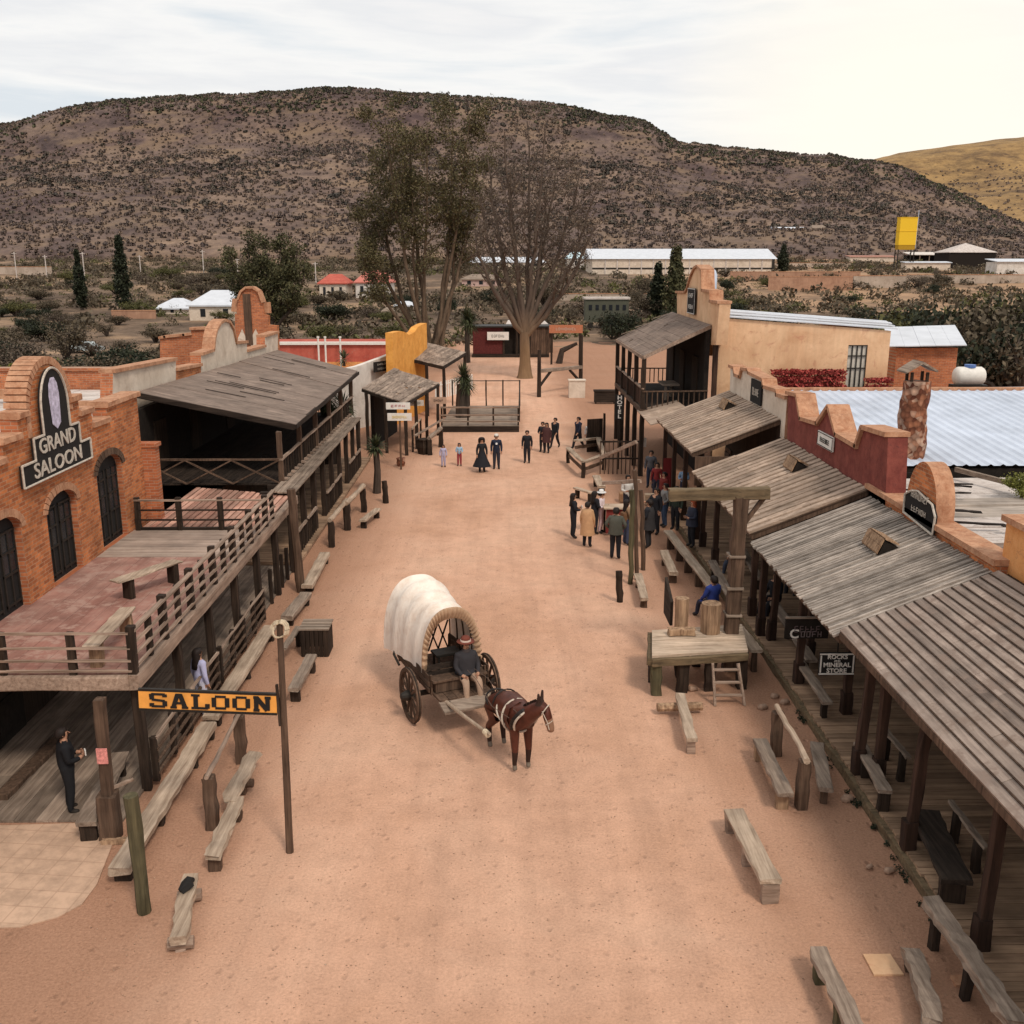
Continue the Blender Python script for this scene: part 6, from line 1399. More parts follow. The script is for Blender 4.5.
text_mesh('lettering', 'C', M['whitep'], cs, p+V((-.28,-.01,-.12)), (1,0,0), (0,0,1), .3, .006, .006); scribble(cs, p+V((.1,-.012,-.12)), (1,0,0), (0,0,1), 4, .5, .14, plain('faded_letter_paint', (.2,.16,.16)))
MB().beam(p+V((-.49,0,.27)), p+V((.49,0,.27)), .06, .04).build('top_rail', M['grey_x'], cs)
small_sign('white sign with yellow print, lower of two stacked signs by the shingled porch', 399.5, 417, 46.5, 1.15, .36, M['whitep'], plain('yellow_red_print', (.75,.55,.15)), ['~8'])
small_sign('red and white advertising sign, upper of the two stacked signs by the shingled porch', 398, 406, 46.6, 1.15, .32, M['whitep'], plain('red_print', (.45,.05,.08)), ['~4'], post=False)
small_sign('small pale name board hanging under the corner of the shingled porch roof', 416.5, 403, 52, .78, .3, M['sign_line'], M['iron'], ['~5'], post=False)
small_sign('tan name board hanging on the post of the open porch', 438.5, 400.5, 53, .85, .36, plain('tan_board', (.42,.27,.19)), M['iron'], ['~5'], post=False)
# barrel-like pots & troughs by the porch
for (px, py, r, hh, lb_) in ((401, 466, .22, .35, 'stone pot at the foot of the stacked signs'), (424, 454, .38, .75, 'large square planter box at the shingled porch corner'), (384, 436, .32, .55, 'dark round pot against the porch wall beside the big yucca')):
    p = at(px, py, z=0); b = MB(); b.tube([(p.x,p.y,0), (p.x,p.y,hh*.5), (p.x,p.y,hh)], [r*.8, r, r*.9], 10 if r != .38 else 4, jit=.03); b.tube([(p.x,p.y,hh), (p.x,p.y,hh+.06)], [r*1.05, r*1.02], 10 if r != .38 else 4); b.build('planter', M['stone'] if r < .3 else M['dark_z'], None, lb_, 'pot')
rail_thing('slanting pale hitching rail in front of the shingled porch posts', (413, 452), (421, 447), 1.2, 1.5, .05, 'pale_y', 'dark_z', .1)
rail_thing('low thick hitching rail in front of the open porch corner', (430, 455), (441, 447), .8, .9, .11, 'grey_y', 'dark_z', .24)

# ---- railed stage in the street
stg = thing('railed_stage', 'low railed timber stage standing in the street before the big trees', 'stage', at(481, 425, z=0))
s0, s1 = at(441, 432, z=0), at(519, 431, z=0); dp = 8.5
b = MB(); b.boards((s0.x, s0.y, .38), (s1.x, s0.y, .38), (s1.x+.2, s0.y+dp, .38), (s0.x+.3, s0.y+dp, .38), 16, .3, .02, .01); b.build('deck', M['grey_x'], stg)
b = MB(); b.box(s0.x, s1.x, s0.y-.08, s0.y-.01, .0, .34); b.build('front_skirt', M['dark_x'], stg)
for z, m in ((1.45, 'rail_x'), (1.0, 'rail_x'), (.62, 'grey_x')):
    MB().rough((s0.x, s0.y+.05, z), (s1.x, s0.y+.05, z), .08, .09, 10, .015).build('front_rail', M[m], stg)
for x in (s0.x+.05, s0.x+1.6, s0.x+3.1, s1.x-.05): MB().rough((x, s0.y+.1, .38), (x, s0.y+.1, 1.5), .1, .1, 3, .01).build('front_post', M['dark_z'], stg)
for i in range(5):
    x = s0.x+.3+(s1.x-s0.x-.1)*i/4; MB().rough((x, s0.y+dp, .38), (x, s0.y+dp, 2.1), .09, .09, 3, .01).build('rear_post', M['dark_z'], stg)
MB().rough((s0.x+.3, s0.y+dp, 2.05), (s1.x+.2, s0.y+dp, 2.05), .06, .05, 8, .01).build('rear_rail', M['dark_x'], stg)
for z in (.9, 1.35, 2.0): MB().rough((s1.x, s0.y+.1, min(z, 1.45)), (s1.x+.2, s0.y+dp, z), .06, .06, 6, .01).build('side_rail', M['dark_y'], stg)
for k in range(3): MB().rough((s1.x+.05+.04*k, s0.y+1.5+k*2, .38), (s1.x+.05+.04*k, s0.y+1.5+k*2, 1.6), .07, .07, 3, .01).build('side_post', M['dark_z'], stg)
# white picket fence behind the open porch
wf = thing('white_picket_fence', 'white picket fence behind the open porch and yucca', 'fence', at(455, 392, z=0))
A, B = at(436, 400, z=0), at(472, 390, z=0)
b = MB()
for i in range(16): p = A.lerp(B, i/15); b.beam(p, p+V((0,0,1.25)), .12, .03, up=(0,1,0))
b.build('pickets', M['whitep'], wf); MB().beam(A+V((0,.04,1.0)), B+V((0,.04,1.0)), .04, .08).build('rail', M['whitep'], wf)
# gate frame
gt = thing('log_gateway', 'dark H-shaped log gate frame with braces standing beside the big tree', 'gate', at(560, 392, z=0))
A = at(539, 397, z=0); B = at(580.5, 381, z=0); B.y = A.y+4; B = at(580.5, 381, y=A.y+6); B.z = 0
B = V((at(581, 360, y=A.y+5).x, A.y+5, 0))
zt0 = at(539, 350, y=A.y).z; zt1 = at(580.5, 335, y=B.y).z; zc0 = at(539, 371, y=A.y).z; zc1 = at(581, 367, y=B.y).z
MB().tube([A, V((A.x, A.y, zt0))], [.16, .13], 8).build('post', M['dark_z'], gt); MB().tube([B, V((B.x, B.y, zt1))], [.17, .13], 8).build('post', M['dark_z'], gt)
MB().rough((A.x, A.y, zc0), (B.x, B.y, zc1), .3, .26, 6, .02).build('crossbeam', M['grey_x'], gt)
MB().rough((A.x, A.y, zc0-1.2), A.lerp(B, .28)+V((0,0,zc0-.1)), .16, .16, 3, .01).build('brace', M['dark_x'], gt); MB().rough((B.x, B.y, zc1-1.2), A.lerp(B, .72)+V((0,0,zc1-.1)), .16, .16, 3, .01).build('brace', M['dark_x'], gt)
p = at(577, 398, z=0); MB().box(p.x-.6, p.x+.6, p.y, p.y+.8, 0, 1.25).box(p.x-.65, p.x+.65, p.y-.05, p.y+.85, 1.25, 1.33).build('white_block', M['cream'], None, 'pale square masonry block at the foot of the gate frame', 'block')
p = at(605, 404, z=0); MB().box(p.x-.75, p.x+.8, p.y, p.y+.5, .1, .85).box(p.x-.8, p.x+.85, p.y-.05, p.y+.55, .85, .98).box(p.x-.7, p.x-.6, p.y+.05, p.y+.15, 0, .1).box(p.x+.6, p.x+.7, p.y+.05, p.y+.15, 0, .1).build('chest', M['dark_x'], None, 'dark wooden chest with a paler lid on the street by the balcony house', 'chest')
# slabs
p = at(884, 966, z=.004); b = MB(); b.hexa([(p.x-.22,p.y-.2,0),(p.x+.2,p.y-.2,0),(p.x+.17,p.y+.22,0),(p.x-.22,p.y+.22,0),(p.x-.22,p.y-.2,.03),(p.x+.2,p.y-.2,.03),(p.x+.17,p.y+.22,.03),(p.x-.22,p.y+.22,.03)]); b.build('stone_slab', M['tan_wall'], None, 'pale square stone slab flush in the ground between two benches, bottom right', 'slab')
p = at(963, 982, z=.004); b = MB(); b.hexa([(p.x-.15,p.y-.1,0),(p.x+.16,p.y-.1,0),(p.x+.17,p.y+.1,0),(p.x-.13,p.y+.1,0),(p.x-.15,p.y-.1,.04),(p.x+.16,p.y-.1,.04),(p.x+.17,p.y+.1,.04),(p.x-.13,p.y+.1,.04)]); b.build('stone_slab', M['brick_cap'], None, 'small reddish slab under the gnarled beam, bottom right', 'slab')
# paved floor left
b = MB(); o_ = [at(x, y, z=0) for x, y in ((-260, 935), (20, 928), (58, 918), (82, 905), (97, 885), (106, 862))]
ol = [(q.x, q.y) for q in o_] + [(-6.75, 15.6), (-14, 15.3)]
b.prism(ol, lambda x, y: V((x, y, .02)), (0, 0, -.03))
t = NT('pale_pavers'); p = t.pos(); bt = t.n('ShaderNodeTexBrick'); t.put(bt.inputs['Vector'], t.map(p, (1,1,1), rot=(0,0,R(6)))); bt.inputs['Scale'].default_value = 1; bt.inputs['Brick Width'].default_value = .42; bt.inputs['Row Height'].default_value = .4; bt.inputs['Mortar Size'].default_value = .012; bt.offset = 0
bt.inputs['Color1'].default_value = (.54,.36,.25,1); bt.inputs['Color2'].default_value = (.49,.325,.225,1); bt.inputs['Mortar'].default_value = (.44,.285,.195,1)
M['paver'] = t.col(t.mix(.9, bt.outputs['Color'], t.ramp(t.noise(p, 3, 5, .7), [(.3,.7), (.6,1.1)]), 'MULTIPLY')); t.bump(t.noise(p, 25, 4), .01)
b.build('pavement', M['paver'], kind='structure')
MB().boards((-10.2, 15.62, .05), (-10.2, 30.8, .05), (-6.72, 30.8, .05), (-6.72, 15.62, .05), 9, .05, .01, .003, 3).build('porch_floor', M['grey_y'], sal)  # planks darker than the pavement, putting balcony shade into the floor colour
# stones and litter along the boardwalk edge
rg = random.Random(5); PEB = plain('dusty_stone', (.34,.22,.155), .95, .35, 14)
for i, (px, py) in enumerate(((775, 697), (785, 703), (763, 708), (852, 735), (693, 690), (682, 688), (870, 868), (890, 872), (848, 800))):
    p = at(px, py, z=.03); r = rg.uniform(.06, .13); b = MB(); b.tube([p-V((r,0,0)), p-V((r*.5,0,-.02)), p+V((r*.5,.03,.02)), p+V((r,.03,0))], [r*.3, r*.7, r*.6, r*.2], 7, jit=.25); b.build('stone', PEB, None, 'small loose stone on the dirt beside the boardwalk or platform', 'stone', 'loose stones near the boardwalk', smooth=True)
def ground_y(px, py):
    y = 60
    while y < 620:
        q = at(px, py, y=y)
        if q.z <= terrain(q.x, y): return y
        y += 3
    return 560
# ================================================================ vegetation
def leaves(rg, centers, n, sz, spread, flat=.7):
    """n small leaf faces scattered round each centre (numpy arrays)"""
    c = np.repeat(np.array(centers, dtype=float), n, axis=0); k = len(c)
    off = rg.normal(0, 1, (k, 3)); off /= np.maximum(1e-6, np.linalg.norm(off, axis=1))[:, None]; off *= (rg.uniform(0, 1, (k, 1))**.5)*spread; off[:, 2] *= flat
    c = c + off; a = rg.normal(0, 1, (k, 3)); a /= np.linalg.norm(a, axis=1)[:, None]; b = np.cross(a, rg.normal(0, 1, (k, 3))); b /= np.linalg.norm(b, axis=1)[:, None]
    s = sz*rg.uniform(.6, 1.4, (k, 1)); v = np.stack([c-a*s, c+b*s*.55, c+a*s, c-b*s*.55], 1).reshape(-1, 3)
    return v
def quads_mesh(name, v, mat):
    n = len(v)//4; me = bpy.data.meshes.new(name); me.vertices.add(n*4); me.vertices.foreach_set('co', v.reshape(-1)); me.loops.add(n*4); me.loops.foreach_set('vertex_index', np.arange(n*4, dtype=np.int32))
    me.polygons.add(n); me.polygons.foreach_set('loop_start', np.arange(0, n*4, 4, dtype=np.int32)); me.update(calc_edges=True); me.materials.append(mat); return me
def child_mesh(name, me, parent): o = bpy.data.objects.new(name, me); COL.objects.link(o); ALL.append(o); o.parent = parent; return o

def tree(label, base, h, seed, stems=1, r=.4, spread=.5, clear=.3, leafm='leaf_euc', bark='bark', nleaf=14, lsz=.16, lspread=.8, twigs=True, cat='tree', name='tree', levels=3, bendup=.55, group=None, skip=0., trunk_lean=(0,0), lowbark=None):
    rr = random.Random(seed); rg = np.random.default_rng(seed); t = thing(name, label, cat, base, group)
    wood_ = MB(); tips = []
    def grow(p, d, L, rad, lev):
        n = 4 if lev else 6; P = [p]; dd = V(d)
        for i in range(n):
            dd = (dd + V((rr.uniform(-1,1), rr.uniform(-1,1), rr.uniform(-.3,1)*bendup))*(.12 if lev < 2 else .2)).normalized(); p = p + dd*(L/n); P.append(p)
        r1 = rad*(.62 if lev < levels else .3)
        wood_.tube(P, [rad+(r1-rad)*i/n for i in range(n+1)], 8 if lev < 2 else 4 if lev < 3 else 3, False)
        if lev >= levels:
            tips.extend(P[1:]); return
        if lev == levels-1: tips.extend(P[3:])
        k = rr.choice((3, 4)) if lev < 3 and lev else (3 if lev else rr.choice((4, 5)))
        for q in range(k):
            f = .45 + .55*(q+1)/k if lev else .5 + .5*(q+1)/k
            pp = P[min(n, int(f*n))]; a = rr.uniform(0, 2*math.pi); sp = spread*rr.uniform(.6, 1.3)
            u = dd.cross(V((math.cos(a), math.sin(a), .1))).normalized(); nd = (dd + u*sp).normalized(); nd.z = max(nd.z, .05 if lev < 2 else -.3); nd.normalize()
            grow(pp, nd, L*rr.uniform(.6, .85)*(1 if lev else .9), r1*rr.uniform(.6, .85), lev+1)
    B = V((0,0,0))
    for s in range(stems):
        a = 2*math.pi*s/stems + rr.random(); lean = V((math.cos(a)*.22, math.sin(a)*.22, 1)) if stems > 1 else V((trunk_lean[0], trunk_lean[1], 1))
        grow(B + V((math.cos(a)*r*.8, math.sin(a)*r*.8, -.1))*(stems > 1), lean.normalized(), h*clear*rr.uniform(.9, 1.1), r*(1 if stems == 1 else .75), 0)
    zmax = max(p.z for p in tips); sc = h/zmax if zmax else 1
    wood_.v = [(x*sc, y*sc, z*sc) for x, y, z in wood_.v]
    if stems == 1: wood_.tube([(0,0,-.2), (0,0,.15), (0,0,.6)], [r*1.9, r*1.45, r*1.05], 10, False, .12)
    me_parent = wood_.build('trunk', [M[bark]], None, smooth=True, local=True); me_parent.parent = t
    tips = [p*sc for p in tips if rr.random() > skip]
    cr = child_mesh('crown', quads_mesh('crown', leaves(rg, [tuple(p) for p in tips], nleaf, lsz, lspread), M[leafm]), t)
    return t
def limb_tree(name, label, basepx, y, tips, r0, mat, bark, seed, nleaf, lsz, clump, fork=.22, subs=13, stems=None, drop=0., cat='tree', u0=.30):
    """tree whose main limbs sweep up from a low fork; tips are where each limb ends, seen from the street"""
    rr = random.Random(seed); rg = np.random.default_rng(seed); B = V((at(basepx[0], basepx[1], y=y).x, y, 0)); B.z = terrain(B.x, y)
    t = thing(name, label, cat, B); w = MB(); C = []; top = max(at(px, py, y=y).z for px, py in tips) - B.z
    def curve(p, q, out, n=9):
        m = p.lerp(q, .5) + out; return [p*(1-u)**2 + m*2*u*(1-u) + q*u*u for u in [i/n for i in range(n+1)]]
    def wig(P, k): return [P[0]] + [v + V((rr.uniform(-k,k), rr.uniform(-k,k), rr.uniform(-k,k)*.5)) for v in P[1:]]
    if not stems: F = V((rr.uniform(-.2,.2), 0, top*fork)); w.tube(wig([V((0,0,-.3)), V((0,0,.3)), V((0,0,1.2)), F*.5+V((0,0,.2)), F], .06), [r0*1.75, r0*1.3, r0*1.02, r0*.9, r0*.85], 12, False, .04)
    for k, (px, py) in enumerate(tips):
        q = at(px, py, y=y) - B; q.y = rr.uniform(-1, 1)*top*.13
        if stems: s = V((stems*math.cos(k*2.4), stems*math.sin(k*2.4), -.2))
        else: s = F*rr.uniform(.8, 1.)
        P = wig(curve(s, q, V((q.x*.22, 0, -top*.02)) + V((rr.uniform(-.5,.5), rr.uniform(-.5,.5), 0))), .16); n = len(P)-1; L = (q-s).length; r = r0*rr.uniform(.42, .58)
        w.tube(P, [r*(1-.86*i/n)+.015 for i in range(n+1)], 7, False)
        for m in range(subs):
            u = u0 + (1-u0)*((m+rr.random())/subs)**.85; i = min(n-1, int(u*n)); p = P[i].lerp(P[i+1], u*n-i); a = rr.uniform(0, 6.283)
            d_ = V((math.cos(a)*.75, math.sin(a)*.75, rr.uniform(.35, 1.2))).normalized(); l = L*.20*(1.25-u*.7)*rr.uniform(.7, 1.3); e = p+d_*l
            Q = wig(curve(p, e, V((math.cos(a), math.sin(a), -.1))*l*.12, 4), .05); w.tube(Q, [max(.02, r*(1-.86*u)*.5)*(1-.7*z/4) for z in range(5)], 4, False)
            if rr.random() < drop: continue
            for z in range(6):
                o = Q[rr.choice((1,2,3,4,4))]; a2 = rr.uniform(0, 6.283); tw = o + V((math.cos(a2)*.7, math.sin(a2)*.7, rr.uniform(-.2, .9)))*l*rr.uniform(.2, .42); w.tube([o, o.lerp(tw, .5)+V((0,0,.05)), tw], [.022, .014, .006], 3, False); C.append(tuple(tw)); C.append(tuple(o.lerp(tw, .55)))
    w.build('trunk', M[bark], None, smooth=True, local=True).parent = t
    child_mesh('crown', quads_mesh('crown', leaves(rg, C, nleaf, lsz, clump), M[mat]), t); return t
limb_tree('eucalyptus_tree', 'tall leafy eucalyptus with several stems, left one of the two big trees', (430, 345), 104, [(358, 215), (373, 160), (388, 124), (408, 142), (430, 132), (452, 118), (470, 122), (474, 172), (458, 212), (415, 200), (366, 258)], .55, 'leaf_euc', 'bark', 5, 28, .11, .95, stems=.7, subs=13, u0=.50)
limb_tree('eucalyptus_tree', 'tall sparse eucalyptus with thick tan trunk, right one of the two big trees', (525, 380), 86, [(480, 196), (488, 158), (506, 134), (527, 120), (545, 126), (562, 147), (582, 168), (594, 196), (510, 172), (548, 182), (474, 230), (592, 228)], .48, 'leaf_dry', 'bark_tan2', 11, 9, .065, .6, fork=.19, subs=16)
limb_tree('broadleaf_tree', 'broad dark green tree behind the tall brick arch, left of the street', (268, 345), 100, [(232, 256), (244, 240), (264, 240), (283, 241), (298, 252), (308, 272), (234, 286), (292, 298), (252, 275), (272, 266)], .4, 'leaf_green', 'bark_dark', 4, 15, .12, .8, fork=.25, subs=11)
def cypress(label, px, py, ptop, y, w, seed, mat='leaf_dark'):
    b = at(px, py, y=y); z0 = terrain(b.x, y); zt = at(px, ptop, y=y).z; rr = random.Random(seed); rg = np.random.default_rng(seed)
    t = thing('cypress_tree', label, 'tree', (b.x, y, z0)); h = zt-z0; MB().tube([(0,0,0), (0,0,h*.9)], [.35, .05], 7).build('trunk', M['bark_dark'], None, local=True).parent = t
    C = []
    for i in range(150): f = rr.random(); rad = w*(math.sin(min(1, f*1.15+.12)*math.pi)**.6+.1); a = rr.uniform(0, 6.3); C.append((math.cos(a)*rad*rr.uniform(.3,1), math.sin(a)*rad*rr.uniform(.3,1), h*(.08+.9*f)))
    child_mesh('crown', quads_mesh('crown', leaves(rg, C, 22, .3, w*.5, 1.4), M[mat]), t)
cypress('tall dark cypress on the plain at the left, the larger of the two', 124, 302, 234, 190, 1.35, 3)
cypress('smaller dark cypress left of the larger one', 81, 297, 250, 195, .95, 4)
cypress('pointed green conifer beside the long white warehouse roof', 674, 315, 250, 165, 1.9, 6, 'leaf_green')
cypress('small round dark conifer just left of the pointed one', 657, 312, 264, 168, 1.2, 7)
cypress('small conifer standing in front of the hill foot, right of the warehouse', 783, 262, 246, 330, 1.7, 8)

# yuccas and small palms
def yucca(label, base, h, heads, r, seed, n=110, L=.7, skirt=True):
    rr = random.Random(seed); t = thing('yucca', label, 'yucca', base); b = MB(); b.tube([(0,0,-.05), (rr.uniform(-.05,.05),0,h*.5), (0,0,h)], [r*1.3, r, r*.9], 9, jit=.1); b.build('trunk', M['bark_dark'], None, local=True).parent = t
    b = MB()
    for (hx, hy, hz) in heads:
        if abs(hx)+abs(hy) > .1: b.tube([(0,0,h*.75), (hx*.7,hy*.7,(h+hz)*.5), (hx,hy,hz)], [r*.8, r*.6, r*.5], 6)
        for i in range(n):
            a = rr.uniform(0, 6.283); e = rr.uniform(-.9 if skirt else -.1, 1.45); d = V((math.cos(a)*math.cos(e), math.sin(a)*math.cos(e), math.sin(e))); l = L*rr.uniform(.7, 1.1); s = d.cross(V((0,0,1))); s = (s.normalized() if s.length > .05 else V((1,0,0)))*.035*max(1, L)
            o = V((hx, hy, hz)); m = o+d*l*.55; tip = o+d*l+V((0,0,-.18*l*(1-abs(e)/1.6))); b.quad(o-s*.6, o+s*.6, m+s, m-s); b.tri(m-s, m+s, tip)
    b.build('crown', M['yucca'], None, local=True).parent = t; return t
p = at(377, 493, z=0); yucca('slender small palm with ragged head in the street beside a short dark post', p, at(376, 448, y=p.y).z, [(0, 0, at(376, 447, y=p.y).z)], .14, 2, 170, .62)
p = at(359, 440, z=0); p = V((p.x-.3, 47.5, 0)); yucca('big many headed yucca between the gallery house and the shingled porch', p, 2.6, [(0,0,3.3), (.6,.2,2.9), (-.5,.1,3.2), (.2,-.3,2.4)], .3, 3, 130, .95)
p = at(462, 420, z=0); p = V((at(463, 400, y=61).x, 61, 0)); yucca('thick trunked yucca at the corner of the railed stage', p, 2.4, [(0,0,2.9), (.2,0,2.4)], .42, 4, 190, .95)
p = V((at(467, 350, y=100).x, 100, 0)); yucca('yucca standing behind the open porch roof, left of the dark red shed', p, 4.0, [(0,0,4.4), (.3,0,3.9)], .25, 5, 170, 1.5)
p = at(371, 349, y=74); yucca('small yucca in front of the red painted wall', V((p.x-1.9, 73, 2.4)), .3, [(0,0,.5)], .1, 6, 70, .9)

# bushes
def bush_proto(seed, mat, dens=1., twiggy=False, w=1., h=.8):
    rr = random.Random(seed); rg = np.random.default_rng(seed); t = bpy.data.objects.new('bush', None); COL.objects.link(t); ALL.append(t)
    b = MB(); C = []
    for i in range(11):
        a = rr.uniform(0, 6.283); sp = rr.uniform(.2, 1)*w; tip = V((math.cos(a)*sp*.85, math.sin(a)*sp*.85, h*(rr.uniform(.55, 1.05)-.25*sp/w))); mid = tip*.5+V((0,0,.12)); b.tube([V((0,0,-.05)), mid, tip], [.05, .03, .012], 4, False)
        for q in range(3):
            tt = mid.lerp(tip, rr.random()); t2 = tt+V((rr.uniform(-.35,.35)*w, rr.uniform(-.35,.35)*w, rr.uniform(0,.25)*h)); b.tube([tt, t2], [.018, .006], 3, False); C.append(tuple(t2)); C.append(tuple(tt))
        C.append(tuple(tip)); C.append(tuple(mid.lerp(tip, .7)))
    b.build('stems', M['bark_dark'], None, local=True).parent = t
    n = int((14 if twiggy else 42)*dens)
    child_mesh('foliage', quads_mesh('foliage', leaves(rg, C, n, .032 if twiggy else .038, .27*w, .7), M[mat]), t); return t
PB = {'brown': bush_proto(1, 'leaf_brown', .9), 'dry': bush_proto(2, 'leaf_dry', 1.2, True), 'dark': bush_proto(3, 'leaf_dark', 1.), 'olive': bush_proto(4, 'leaf_olive', 1.), 'yel': bush_proto(5, 'leaf_yel', 1.), 'brown2': bush_proto(6, 'leaf_brown', 1.3, True)}
used_b = set()
def bush(kind, px, py, y, size, label, group=None, z=None, hs=1.):
    p = at(px, py, y=y); zz = terrain(p.x, y) if z is None else z
    if kind not in used_b: o = PB[kind]; used_b.add(kind)
    else: o = copy_tree(PB[kind])
    o.location = (p.x, y, zz); o.scale = (size, size, size*hs); o.rotation_euler = (0, 0, random.uniform(0, 6.28)); tag(o, label, 'bush', group); return o
GB = 'thorn bushes on the plain beyond the left roofs'
bush('olive', 52, 350, 78, 3.6, 'olive green bush right above the round arch of the saloon front', None, hs=.7)
bush('yel', 28, 352, 92, 3.4, 'yellow-green bush at the left edge beyond the brick yard wall', None, hs=.8)
bush('dark', 131, 350, 90, 3.3, 'dark round bush standing alone right of the two cypresses, beyond the brick yard wall', None, hs=.9)
bush('brown', 90, 355, 84, 4.2, 'grey-brown thorn bush between the yellow-green and the dark round bushes', None, hs=.8)
bush('dry', 10, 340, 100, 4.4, 'bare twiggy bush at the far left edge of the plain', None)
bush('brown2', 62, 325, 118, 4.6, 'brown thorn tree in front of the parked pale car on the plain', None)
bush('brown', 176, 318, 112, 3.0, 'brown thorn bush in front of the white roofed house', None, hs=.7)
bush('yel', 204, 322, 126, 3.0, 'yellow-green shrub at the foot of the white roofed house', None, hs=.6)
bush('dark', 40, 360, 68, 2.3, 'dark bush peeping over the brick yard wall at the left', None)
bush('brown2', 8, 385, 45, 2.2, 'dry bush growing on the left beside the low brick yard wall', None, hs=.9)
lb3 = 'grey-brown thorn bush, one of many alike on the plain beyond the left roofs'
rr = random.Random(9)
for i in range(95):
    px = rr.uniform(-40, 420)*(.6 if i % 3 == 0 else 1); y = rr.uniform(85, 260)
    if 160 < px < 245 and y < 165: y += 110
    bush(rr.choice(('brown','brown2','dry','olive','brown','dark')), px, 300, y, rr.uniform(2.2, 4.6), lb3, GB, hs=rr.uniform(.6, .9))
lb4 = 'leafless grey thorn bush, one of many alike behind the far end of the street'
for i in range(30):
    px = rr.uniform(430, 700); y = rr.uniform(118, 220); bush(rr.choice(('brown','dry','brown2','dark')), px, 300, y, rr.uniform(2.5, 4.8), lb4, 'thorn bushes behind the end of the street', hs=rr.uniform(.7, 1.1))
bush('dark', 740, 305, 110, 4.4, 'round dark green bush above the tan building, beside the silver tank', None, hs=1.1)
bush('dark', 811, 305, 100, 3.6, 'round dark green tree-like bush above the right half of the tan building', None, hs=1.15)
bush('olive', 768, 315, 92, 4.2, 'olive bush rising over the pale roof edge of the tan building', None, hs=.75)
bush('brown', 850, 318, 95, 4.2, 'brown bush behind the roof corner of the tan building', None, hs=.9)
lb5 = 'tall tangled thicket tree, one of several alike behind the right hand roofs'
for (px, y, s, k, hs) in ((905, 84, 5.4, 'olive', 1.1), (935, 78, 5.8, 'dark', 1.25), (965, 82, 6.0, 'olive', 1.2), (1000, 74, 6.2, 'brown', 1.3), (1035, 76, 6.2, 'olive', 1.25), (985, 66, 4.8, 'dark', 1.2), (1030, 62, 5.0, 'brown2', 1.2), (880, 92, 4.2, 'brown', .9), (950, 68, 3.8, 'brown', 1.0), (1060, 70, 6, 'dark', 1.2), (915, 96, 5.2, 'dark', 1.1), (1010, 92, 6, 'dark', 1.3), (860, 104, 4.8, 'brown2', 1.), (890, 110, 5.2, 'dark', 1.1)):
    bush(k, px, 330, y, s, lb5, 'thicket behind the right roofs', hs=hs)
lb6 = 'dull brown-green bush, one of several alike between the walls and the hill at the right'
for i in range(34):
    px = rr.uniform(690, 1040); y = rr.uniform(120, 300); bush(rr.choice(('brown','olive','brown2','dark','dry')), px, 300, y, rr.uniform(2.0, 4.2), lb6, 'bushes on the right middle distance', hs=rr.uniform(.6, 1.0))
bush('yel', 1026, 470, 27, .8, 'yellow-green plant at the right edge beside the metal roof', None, z=3.2)
# red flowering hedge
w0, w1_ = at(775, 385, y=44.3), at(843, 383, y=44.3); rg = np.random.default_rng(4); C = [(x, 44.4+rg.uniform(-.15,.2), z) for x in np.linspace(w0.x, w1_.x, 60) for z in np.linspace(4.3, w0.z+.55, 3)]
o = bpy.data.objects.new('flowering_hedge', quads_mesh('flowering_hedge', leaves(rg, C, 26, .07, .22), M['flower'])); COL.objects.link(o); tag(o, 'low red flowering hedge along the foot of the tan plastered wall', 'hedge')
w0, w1_ = at(868, 385, y=44.3), at(890, 383, y=44.3); C = [(x, 44.4, z) for x in np.linspace(w0.x, w1_.x, 16) for z in np.linspace(4.2, w0.z+.2, 2)]
o = bpy.data.objects.new('flowering_hedge', quads_mesh('flowering_hedge', leaves(rg, C, 26, .07, .2), M['flower'])); COL.objects.link(o); tag(o, 'short red flowering hedge right of the steel window of the tan building', 'hedge')

# plain: ground cover scrub as stuff
def scrub_stuff(name, label, n, x0, x1, y0, y1, mat, s0, s1, nl, seed, avoid=()):
    rg = np.random.default_rng(seed); C = []; S = []
    while len(C) < n:
        x = rg.uniform(x0, x1); y = rg.uniform(y0, y1)
        if -28 < x < 42 and y < 118: continue
        if noise.noise(V((x*.03, y*.03, seed))) < rg.uniform(-.5, .15): continue
        if any(a[0] < x < a[1] and a[2] < y < a[3] for a in avoid): continue
        C.append((x, y, terrain(x, y))); S.append(rg.uniform(s0, s1))
    C = np.array(C); S = np.array(S); k = nl
    c = np.repeat(C, k, 0); s = np.repeat(S, k)[:, None]; off = rg.normal(0, 1, (len(c), 3)); off /= np.linalg.norm(off, axis=1)[:, None]; off *= rg.uniform(.2, 1, (len(c), 1))**.6; off[:, 2] = abs(off[:, 2])*.8
    c = c + off*s; a = rg.normal(0, 1, (len(c), 3)); a /= np.linalg.norm(a, axis=1)[:, None]; b = np.cross(a, rg.normal(0, 1, (len(c), 3))); b /= np.linalg.norm(b, axis=1)[:, None]; q = s*.15*rg.uniform(.6, 1.4, (len(c), 1))
    v = np.stack([c-a*q, c+b*q*.6, c+a*q, c-b*q*.6], 1).reshape(-1, 3)
    o = bpy.data.objects.new(name, quads_mesh(name, v, M[mat])); COL.objects.link(o); tag(o, label, 'scrub', None, 'stuff')
AV = ((25, 110, 290, 350), (-64, -36, 112, 160))
scrub_stuff('plain_scrub', 'dense grey-brown thorn scrub covering the flat land before the hill', 4600, -330, 330, 75, 470, 'leaf_brown', 1.0, 3.0, 62, 1, AV)
scrub_stuff('plain_scrub', 'scattered dark green bushes mixed in the scrub of the plain', 650, -330, 330, 110, 470, 'leaf_olive', 1.0, 2.6, 70, 2, AV)
